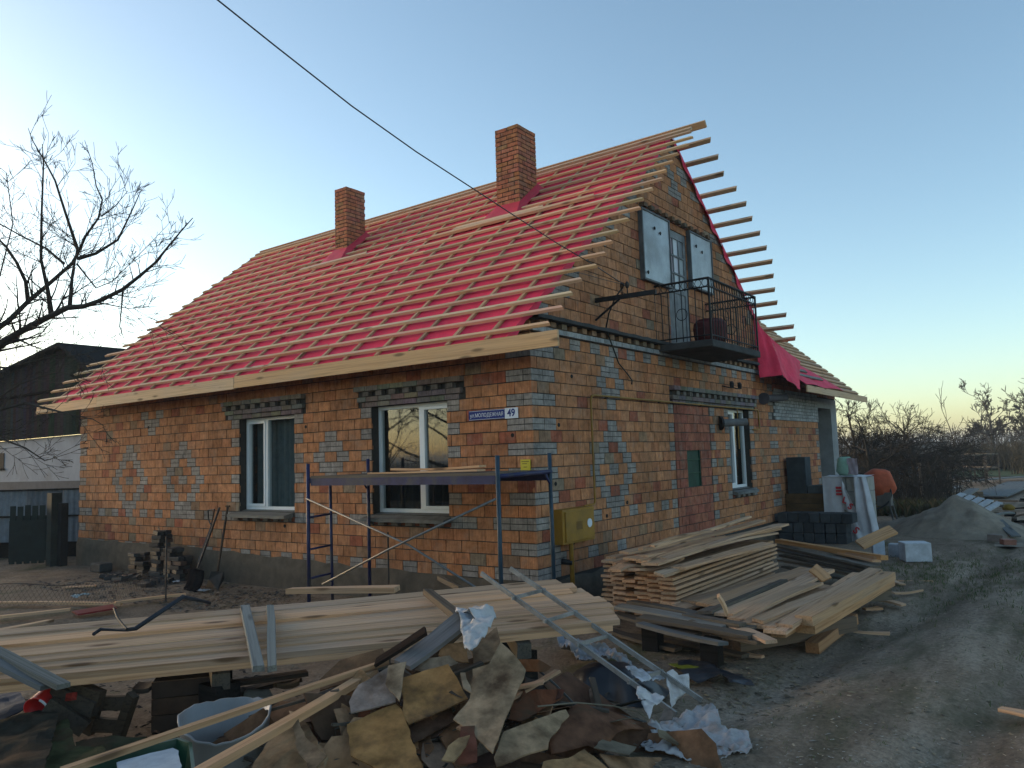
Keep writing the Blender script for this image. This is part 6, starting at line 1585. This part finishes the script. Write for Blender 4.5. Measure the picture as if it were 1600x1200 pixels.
# ------------------------------------------------------------------ loose stuff on the ground
random.seed(101)
def chips(name, count, area, col_list, smin, smax, mat, kind='stuff', hgt=.01):
    mb = MB()
    for i in range(count):
        x, y = area()
        z = gh(x, y) + hgt * random.random()
        a = random.uniform(0, PI); s = random.uniform(smin, smax); d = Vector((math.cos(a), math.sin(a), random.uniform(-.15, .15))) * s
        e = Vector((-math.sin(a), math.cos(a), random.uniform(-.2, .2))) * s * random.uniform(.15, .5)
        p = Vector((x, y, z)); mb.col = random.choice(col_list)
        mb.add([p - d - e, p + d - e * .7, p + d * .9 + e, p - d * .8 + e * 1.1, p + Vector((0, 0, s * .25))], [(0, 1, 4), (1, 2, 4), (2, 3, 4), (3, 0, 4)])
    return tag(mb.build(name, M[mat], normals=False), kind=kind)
m, n, b = newmat('loose_bits'); a = N(n, 'ShaderNodeVertexColor', layer_name='Col'); n.links.new(a.outputs['Color'], b.inputs['Base Color']); b.inputs['Roughness'].default_value = .95; b.inputs['Specular IOR Level'].default_value = .1
M['bits'] = m
G = random.gauss
chips('wood_chips', 2600, lambda: (random.uniform(1.6, 5.6), random.uniform(-5, 6)), [(.30, .23, .15), (.38, .30, .21), (.20, .16, .12), (.14, .115, .09)], .006, .02, 'bits')
chips('wood_chips', 900, lambda: (G(4.4, .5), G(-3.0, .7)), [(.42, .38, .33), (.32, .29, .25), (.22, .2, .17)], .005, .014, 'bits')
chips('wood_chips', 500, lambda: (G(2.9, .45), G(-1.2, .5)), [(.24, .19, .12), (.16, .12, .08), (.10, .08, .06)], .01, .035, 'bits')
chips('soil_clods', 3500, lambda: (random.uniform(-11, 5.8), random.uniform(-6, 9)), [(.14, .115, .09), (.19, .16, .13), (.10, .082, .064), (.24, .21, .175)], .008, .03, 'bits')
chips('brick_crumbs', 900, lambda: (random.uniform(-9.5, -4), random.uniform(-1.9, -.1)), [(.11, .06, .04), (.06, .05, .045), (.09, .085, .08), (.16, .14, .12)], .012, .05, 'bits')
chips('sawdust', 1400, lambda: (G(-4.6, .9), random.uniform(-1.7, -.3)), [(.16, .11, .07), (.13, .09, .055), (.10, .075, .05)], .008, .03, 'bits')
chips('rubble', 1600, lambda: (G(1.9, .75), G(-4.0, .65)), [(.05, .042, .036), (.09, .075, .06), (.03, .027, .025), (.10, .085, .07), (.08, .045, .03)], .008, .032, 'bits', hgt=.10)
chips('rubble', 700, lambda: (random.uniform(-2.0, 1.4), random.uniform(-5.6, -3.2)), [(.04, .034, .03), (.07, .06, .05), (.03, .027, .025)], .01, .035, 'bits', hgt=.04)
# grass tufts
def grass(name, count, area, h0, h1, cols):
    mb = MB()
    for i in range(count):
        x, y = area(); z = gh(x, y)
        for k in range(random.randint(3, 6)):
            a = random.uniform(0, 6.3); h = random.uniform(h0, h1); w = h * .06; l = Vector((math.cos(a), math.sin(a), 0)) * h * random.uniform(.2, .7)
            s = Vector((-math.sin(a), math.cos(a), 0)) * w; p = Vector((x + random.uniform(-.03, .03), y + random.uniform(-.03, .03), z - .01)); mb.col = random.choice(cols)
            mb.add([p - s, p + s, p + l * .5 + s * .7 + Vector((0, 0, h * .7)), p + l + Vector((0, 0, h))], [(0, 1, 2), (0, 2, 3)])
    tag(mb.build(name, M['bits'], normals=False), kind='stuff')
GRC = [(.09, .12, .045), (.11, .125, .055), (.14, .125, .07), (.085, .10, .045)]
grass('grass', 1000, lambda: (G(3.6, .7), G(5.2, 1.4)), .02, .07, GRC)
grass('grass', 900, lambda: (random.uniform(4.6, 7.5), random.uniform(-1, 9)), .02, .06, GRC)
grass('grass', 700, lambda: (random.uniform(1.5, 5.5), random.uniform(-5, 4)), .015, .04, GRC)
grass('dry_grass', 900, lambda: (random.uniform(-2, 2.5), random.uniform(14.6, 18)), .1, .45, [(.10, .08, .045), (.07, .06, .035), (.05, .06, .025)])

# ------------------------------------------------------------------ trees
random.seed(111)
bark = simple('bark', (0.046, 0.038, 0.031), 0.9, 0.4, 9, bmp=0.4)
bark2 = simple('far_bark', (0.055, 0.045, 0.036), 0.9, 0.4, 6, bmp=0.0)
olive = simple('olive_bark', (0.075, 0.062, 0.04), 0.9, 0.5, 2, bmp=0.0)
def grow(mb, p, d, L, r, depth, maxd, wob, up, nseg=5, sides=5, kids=(3, 5), spread=.75, rmin=.0025):
    """one branch and its children"""
    pts = [Vector(p)]; rs = [r]; d = Vector(d).normalized()
    for i in range(nseg):
        d = (d + Vector((random.uniform(-1, 1), random.uniform(-1, 1), random.uniform(-1, 1))) * wob + Vector((0, 0, up))).normalized()
        pts.append(pts[-1] + d * L / nseg); rs.append(max(rmin, r * (1 - .75 * (i + 1) / nseg)))
    mb.tube(pts, rs, sides if depth == 0 else (4 if r > .006 else 3), cap=False)
    if depth >= maxd: return
    for k in range(random.randint(*kids)):
        t = random.uniform(.25, 1.0); i = min(int(t * nseg), nseg - 1); q = pts[i].lerp(pts[i + 1], t * nseg - i)
        dd = (pts[i + 1] - pts[i]).normalized(); side = dd.orthogonal().normalized(); side = Matrix.Rotation(random.uniform(0, 6.283), 3, dd) @ side
        nd = (dd + side * random.uniform(.5, 1.3) * spread).normalized()
        grow(mb, q, nd, L * random.uniform(.42, .72), max(rmin, rs[i] * .62), depth + 1, maxd, wob, up, max(3, nseg - 1), sides, kids, spread, rmin)

# bare apple tree at the left edge: limbs traced, twigs grown from them
at = empty('apple_tree', (-12.469,-2.567,0), 'bare old apple tree reaching in from the left edge', 'tree')
limbs = [
    ([(-10.184,-3.626,2.146), (-9.455,-3.194,3.032), (-8.918,-2.862,3.57), (-8.366,-2.622,3.923), (-7.828,-2.382,4.18), (-7.259,-2.116,4.41), (-6.939,-2.005,4.41), (-6.609,-1.895,4.478), (-6.247,-1.768,4.601), (-5.916,-1.67,4.78), (-5.637,-1.607,4.929), (-5.354,-1.55,5.15), (-5.093,-1.505,5.339), (-4.942,-1.415,5.521)], .085, .006),
    ([(-8.544,-2.732,3.738), (-8.218,-2.409,4.092), (-8.047,-2.182,4.293), (-7.788,-2.006,4.416), (-7.442,-2.006,4.461)], .05, .03),
    ([(-8.987,-2.931,3.726), (-8.743,-2.669,4.085), (-8.543,-2.428,4.349), (-8.375,-2.218,4.67), (-8.208,-2.002,4.943), (-7.97,-1.745,5.302), (-7.859,-1.687,5.509), (-7.736,-1.626,5.758), (-7.641,-1.469,6.079), (-7.574,-1.454,6.375), (-7.731,-1.477,6.648), (-7.852,-1.49,7.064), (-7.943,-1.601,7.446)], .06, .004),
    ([(-8.385,-2.223,4.66), (-8.284,-2.309,4.959), (-8.267,-2.455,5.245), (-8.27,-2.607,5.467), (-8.277,-2.753,5.605)], .03, .012),
    ([(-7.677,-2.169,4.37), (-7.584,-2.263,4.7), (-7.526,-2.4,5.176), (-7.356,-2.477,5.835), (-7.163,-2.547,6.58), (-7.155,-2.575,6.873)], .035, .004),
    ([(-7.227,-2.093,4.419), (-7.154,-2.097,4.913), (-7.055,-2.074,5.345)], .028, .01),
    ([(-7.861,-1.685,5.478), (-7.883,-1.9,6.116), (-7.872,-2.074,6.608), (-7.981,-2.191,6.925), (-8.014,-2.377,7.242), (-8.049,-2.425,7.43)], .022, .003),
    ([(-7.878,-1.686,5.383), (-7.532,-1.563,5.43), (-7.129,-1.412,5.61), (-6.87,-1.382,5.915), (-6.729,-1.314,6.219), (-6.657,-1.28,6.382)], .026, .003),
    ([(-7.613,-1.451,6.099), (-7.508,-1.272,6.295), (-7.411,-1.109,6.581)], .012, .003),
    ([(-8.072,-1.82,5.306), (-8.395,-1.967,5.597), (-8.796,-2.164,5.831), (-9.199,-2.366,6.089), (-9.555,-2.532,6.349)], .018, .006),
    ([(-6.247,-1.768,4.601), (-6.187,-1.815,4.31), (-6.135,-1.866,4.006), (-6.097,-1.815,3.814)], .012, .003),
    ([(-6.691,-1.951,4.442), (-6.208,-1.706,4.309), (-5.816,-1.42,4.332)], .01, .002),
    ([(-7.902,-1.694,5.3), (-7.578,-1.531,4.865), (-7.359,-1.38,4.962), (-6.706,-1.093,5.541), (-6.399,-0.909,5.893)], .012, .002),
    ([(-9.668,-3.28,2.431), (-8.723,-2.99,2.692), (-8.004,-2.73,2.854), (-7.573,-2.547,2.93), (-7.162,-2.356,2.813), (-6.757,-2.17,2.698), (-6.569,-2.026,2.643), (-6.447,-1.924,2.543)], .03, .003),
    ([(-8.723,-2.99,2.692), (-8.04,-2.705,2.416), (-7.628,-2.509,2.254), (-7.41,-2.325,2.052), (-7.095,-2.226,2.119)], .018, .003),
    ([(-8.832,-2.804,3.618), (-8.205,-2.582,3.524), (-7.603,-2.278,3.64), (-7.159,-1.956,3.672), (-6.731,-1.774,3.742)], .022, .003),
    ([(-8.24,-2.905,2.863), (-7.736,-2.578,3.234), (-7.249,-2.24,3.41), (-6.769,-1.987,3.188)], .014, .003),
    ([(-8.767,-2.77,4.804), (-8.608,-2.561,5.075), (-8.483,-2.443,5.924), (-8.499,-2.552,6.758), (-8.576,-2.619,6.844)], .014, .003)]
mb = MB()
base_p = Vector((-12.438,-2.956,0)); mb.tube([base_p + Vector((0, 0, -.2)), base_p + Vector((.05, 0, .7)), Vector((-10.184,-3.626,2.146)) + Vector((-.03, 0, .1))], [.19, .15, .11], 10)
mb.tube([Vector((-10.184,-3.626,2.146)), Vector((-9.553,-3.243,2.833)), Vector((-8.987,-2.931,3.726))], [.11, .09, .062], 8)
for pts, r0, r1 in limbs[:3]:
    mb.tube([Vector(p) + Vector((random.uniform(-.01, .01),) * 3) for p in pts], [r0 + (r1 - r0) * (i / (len(pts) - 1)) ** .7 for i in range(len(pts))], 8)
mb.build('trunk', bark, at, smooth=True)
mb = MB()
for li, (pts, r0, r1) in enumerate(limbs):
    pts = [Vector(p) for p in pts]; n_ = len(pts)
    rr = [1.3 * (r0 + (r1 - r0) * (i / (n_ - 1)) ** .7) for i in range(n_)]
    if li >= 3: mb.tube(pts, rr, 6)
    for i in range(n_ - 1):
        seg = pts[i + 1] - pts[i]
        for k in range(max(1, int(seg.length * (9 if li else 8)))):
            t = random.random(); q = pts[i].lerp(pts[i + 1], t); d = seg.normalized(); side = Matrix.Rotation(random.uniform(0, 6.283), 3, d) @ d.orthogonal().normalized()
            grow(mb, q, d * .6 + side * random.uniform(.5, 1.1) + Vector((0, 0, .12)), random.uniform(.25, .85) * (1 - .78 * i / n_), max(.0052, rr[i] * .28), 1, 3, .10, .05, 4, 4, (2, 3), .75, .0034)
mb.build('crown', bark, at)

def bare_tree(name, label, base, h, r, seed, mat, lean=(0, 0), depth=4, kids=(3, 5), spread=.8, rmin=.004, up=.05, group=None, crown_from=.25, nlimbs=7, limbl=.5, wob=.16, cat='tree'):
    random.seed(seed)
    t = empty(name, base, label, cat, group); b0 = Vector(base)
    mb = MB(); pts = [b0 + Vector((0, 0, -.1))]; rs = [r]
    for i in range(6):
        f = (i + 1) / 6; pts.append(b0 + Vector((lean[0] * f + random.uniform(-.03, .03) * h * .3, lean[1] * f + random.uniform(-.03, .03) * h * .3, h * .62 * f))); rs.append(r * (1 - .6 * f))
    mb.tube(pts, rs, 7); mb.build('trunk', mat, t, smooth=True)
    mb = MB()
    for k in range(nlimbs):
        f = crown_from + (1 - crown_from) * (k + .5) / nlimbs; i = min(int(f * 6), 5); q = pts[i].lerp(pts[i + 1], f * 6 - i)
        a = k * 2.4 + random.uniform(-.5, .5); d = Vector((math.cos(a), math.sin(a), random.uniform(.35, .9)))
        grow(mb, q, d, h * limbl * random.uniform(.7, 1.1) * (1.15 - .5 * f), rs[i] * .55, 1, depth, wob, up, 5, 5, kids, spread, rmin)
    grow(mb, pts[-1], pts[-1] - pts[-2], h * .4, rs[-1], 1, depth, wob, up, 5, 5, kids, spread, rmin)
    mb.build('crown', mat, t)
    return t
# low dense fruit trees behind the annex
bare_tree('fruit_tree', 'dense dark fruit tree right behind the garage opening', (-1.1, 20.5, 0), 2.95, .13, 201, bark, depth=5, kids=(3, 4), limbl=.6, nlimbs=11, rmin=.006, crown_from=.2)
bare_tree('fruit_tree', 'fruit tree with drooping arched shoots right of the dense one', (.2, 21.5, 0), 2.8, .12, 202, bark, depth=5, kids=(3, 4), up=-.07, limbl=.8, nlimbs=9, rmin=.006, crown_from=.3)
bare_tree('fruit_tree', 'small dark bush tree low before the sheds', (-.3, 18.6, 0), 2.9, .10, 203, bark, depth=4, kids=(3, 5), up=-.06, limbl=.7, nlimbs=10, rmin=.006, crown_from=.15)
bare_tree('fruit_tree', 'dark bushy tree behind the orange mixer drum', (.75, 20.0, 0), 2.7, .10, 209, bark, depth=4, kids=(3, 5), up=-.05, limbl=.7, nlimbs=10, rmin=.006, crown_from=.12)
bare_tree('fruit_tree', 'thin upright sapling left of the greenhouse frame', (-.9, 42, 0), 4.0, .07, 204, bark2, depth=3, kids=(2, 3), up=.18, limbl=.32, nlimbs=6, rmin=.012)
bare_tree('tall_tree', 'round bare tree over the brown thicket right of the sapling', (-2.2, 78, 0), 6.2, .2, 205, bark2, depth=5, kids=(3, 4), limbl=.42, nlimbs=9, rmin=.02, crown_from=.3)
bare_tree('tall_tree', 'second round bare tree beside the right edge tree', (.9, 80, 0), 6.0, .2, 206, bark2, depth=5, kids=(3, 4), limbl=.42, nlimbs=9, rmin=.02, crown_from=.3)
bare_tree('tall_tree', 'tallest bare tree cut off by the right picture edge', (3.9, 62, 0), 7.6, .22, 207, bark2, depth=5, kids=(3, 4), limbl=.40, nlimbs=10, rmin=.016, crown_from=.3)
bare_tree('tall_tree', 'faint far tree low on the horizon above the greenhouse', (-7.0, 120, 0), 6.0, .2, 208, bark2, depth=4, kids=(3, 4), limbl=.42, nlimbs=8, rmin=.03)
# thicket and far woods: masses nobody could count
random.seed(121)
def thicket(name, n_, area, h0, h1, mat, r, tw=3):
    mb = MB()
    for i in range(n_):
        x, y = area(); h = random.uniform(h0, h1)
        p = Vector((x, y, -.05)); lean = Vector((random.uniform(-.25, .25), random.uniform(-.25, .25), 1)) * h
        mb.tube([p, p + lean * .5 + Vector((random.uniform(-.1, .1), 0, 0)) * h, p + lean], [r, r * .7, r * .25], 3, cap=False)
        for k in range(tw):
            f = random.uniform(.25, .9); q = p + lean * f; d = Vector((random.uniform(-1, 1), random.uniform(-1, 1), random.uniform(.3, 1))).normalized() * h * random.uniform(.15, .35)
            mb.tube([q, q + d], [r * .6, r * .2], 3, cap=False)
    tag(mb.build(name, mat, normals=False), kind='stuff')
thicket('thicket', 1500, lambda: (random.uniform(-9, 3), random.uniform(50, 64)), 1.1, 2.0, olive, .035, 5)
thicket('thicket', 1500, lambda: (random.uniform(1.5, 14), random.uniform(44, 62)), 1.1, 2.2, olive, .035, 5)
thicket('far_wood', 900, lambda: (random.uniform(-60, 40), random.uniform(150, 190)), 3, 5, bark2, .12, 5)
thicket('brambles', 380, lambda: (random.uniform(-2.2, 1.9), random.uniform(17, 20)), .6, 1.7, bark, .012, 5)
thicket('brambles', 350, lambda: (random.uniform(-1.2, 1.0), random.uniform(22, 26)), 1.0, 2.0, bark, .016, 5)
# shed, fence posts and greenhouse behind the yard
random.seed(131)
bs = empty('plank_shed', (-.6, 24, 0), 'dark plank shed half hidden by the fruit trees', 'shed')
for i in range(14):
    x = -2.0 + .2 * i; mb = MB(); mb.box((x, 23.6, 0), (x + .18, 23.63, 1.55 + random.uniform(-.04, .04))); mb.build('plank', M['dark_wood'], bs, color=tone(.7, 2.2))
mb = MB(); mb.prism([(-2.2, 23.3, 1.6), (1.0, 23.3, 1.5), (1.0, 25.5, 1.95), (-2.2, 25.5, 2.05)], (0, 0, -.06)); mb.build('roof', M['old_wood'], bs, color=(.7, .75, .72))
sf2 = [(.2, 19.0, 1.25), (.62, 19.3, 1.15), (.95, 19.8, 1.3), (1.25, 20.4, 1.1), (1.5, 21.2, 1.25), (1.42, 22.5, 1.2)]
for i, (x, y, h) in enumerate(sf2):
    mb = MB(); mb.tube([(x, y, -.1), (x + random.uniform(-.04, .04), y, h)], .045, 7)
    tag(mb.build('fence_post', M['old_wood'], color=tone(.8, 1.5)), 'weathered garden fence post behind the mixer, %s from left' % ORD[i], 'post', 'posts of the broken garden fence')
for i, (q, s, c) in enumerate((((0.266,22,0.856), 1.0, (.22, .28, .33)), ((0.377,20,0.257), .9, (.16, .19, .22)), ((-0.308,23,0.986), .8, (.18, .22, .26)), ((0.259,24,0.255), 1.0, (.06, .07, .08)))):
    mb = MB(); mb.grid([[(s * (a / 5 - .5) * .7, .15 * noise.noise(Vector((a, b_, i))), s * (b_ / 6 - .5) * .55) for a in range(6)] for b_ in range(7)])
    tag(mb.build('tarp', M['fabric'], color=c, loc=q, smooth=True), ('pale blue tarp hanging between the garden fence posts', 'crumpled grey tarp on the ground behind the sand heap', 'bluish tarp hanging furthest left on the garden fence', 'dark tarp hanging right of the pale blue one')[i], 'tarp')
gh_ = empty('greenhouse_frame', (1, 31, 0), 'bare wooden greenhouse frame before the brown thicket', 'greenhouse frame')
gp0, gp1, gp2 = Vector((.1, 29.5, 0)), Vector((1.9, 33.5, 0)), Vector((.2, 36, 0))
for f in (0, .25, .5, .75, 1):
    p = lerp(gp0, gp1, f); mb = MB(); mb.bar(p, p + Vector((0, 0, 1.35)), .07, .07, up=(1, 0, 0)); mb.build('post', M['old_wood'], gh_)
for f in (.33, .66, 1):
    p = lerp(gp1, gp2, f); mb = MB(); mb.bar(p, p + Vector((0, 0, 1.35)), .07, .07, up=(1, 0, 0)); mb.build('post', M['old_wood'], gh_)
for z in (1.35, .75):
    for a, c in ((gp0, gp1), (gp1, gp2)):
        mb = MB(); mb.bar(a + Vector((0, 0, z)), c + Vector((0, 0, z)), .06, .06); mb.build('frame_rail', M['old_wood'], gh_)
mb = MB(); mb.bar(lerp(gp0, gp2, .5) + Vector((0, 0, 1.5)), gp1 + Vector((-.3, 0, 1.45)), .06, .06); mb.build('frame_rail', M['old_wood'], gh_)
for i, (a, c) in enumerate((((0.57,23.918,0.1), (0.659,30.725,0.1)), ((0.488,32.223,0.2), (2.557,37.552,0.2)), ((2.352,22.82,0.1), (2.903,31.754,0.2)))):
    plank('board', ('pale boards lying before the greenhouse frame, left one', 'long pale sheet lying along the garden behind the sand', 'grey roof sheet lying at the right edge of the yard')[i], None, a, c, (.3, .5, 1.2)[i], .04, 'grey_wood', (.8, .85, .9), segs=3)
# street side behind the camera: what the window panes mirror
bare_tree('street_tree', 'spreading bare tree across the street mirrored in the window', (-14.0, -14.5, 0), 6.5, .16, 301, bark, depth=4, kids=(2, 3), limbl=.5, nlimbs=9, rmin=.008)
bare_tree('street_tree', 'second bare tree across the street mirrored in the window', (-17.5, -14.0, 0), 6.0, .14, 302, bark, depth=4, kids=(2, 3), limbl=.5, nlimbs=8, rmin=.008)
hb = empty('street_house', (-30, -15, 0), 'dark house across the street with a steep roof', 'house')
mb = MB(); mb.box((-36, -18, 0), (-25, -11.5, 3.2)); mb.build('wall', M['dark_wood'], hb)
mb = MB(); mb.prism([(-36.4, -18.5, 3.1), (-36.4, -14.7, 6.4), (-36.4, -11, 3.1)], (11.9, 0, 0)); mb.build('roof', M['dark_wood'], hb)
hf = empty('street_fence', (-16, -19, 0), 'dark board fence across the street', 'fence')
mb = MB(); mb.box((-24, -19.05, 0), (6, -19, 1.5)); mb.build('boards', M['dark_wood'], hf)

# ------------------------------------------------------------------ evening mist
mb = MB(); mb.box((-1950, -1950, -1.2), (1950, 2650, 11.5))
m = bpy.data.materials.new('haze_air'); m.use_nodes = True; n = m.node_tree; n.nodes.clear()
pv = n.nodes.new('ShaderNodeVolumePrincipled'); pv.inputs['Color'].default_value = (0.86, 0.90, 0.96, 1); pv.inputs['Density'].default_value = 0.0009; pv.inputs['Anisotropy'].default_value = 0.0
ou = n.nodes.new('ShaderNodeOutputMaterial'); n.links.new(pv.outputs[0], ou.inputs['Volume'])
tag(mb.build('haze', m), kind='stuff')
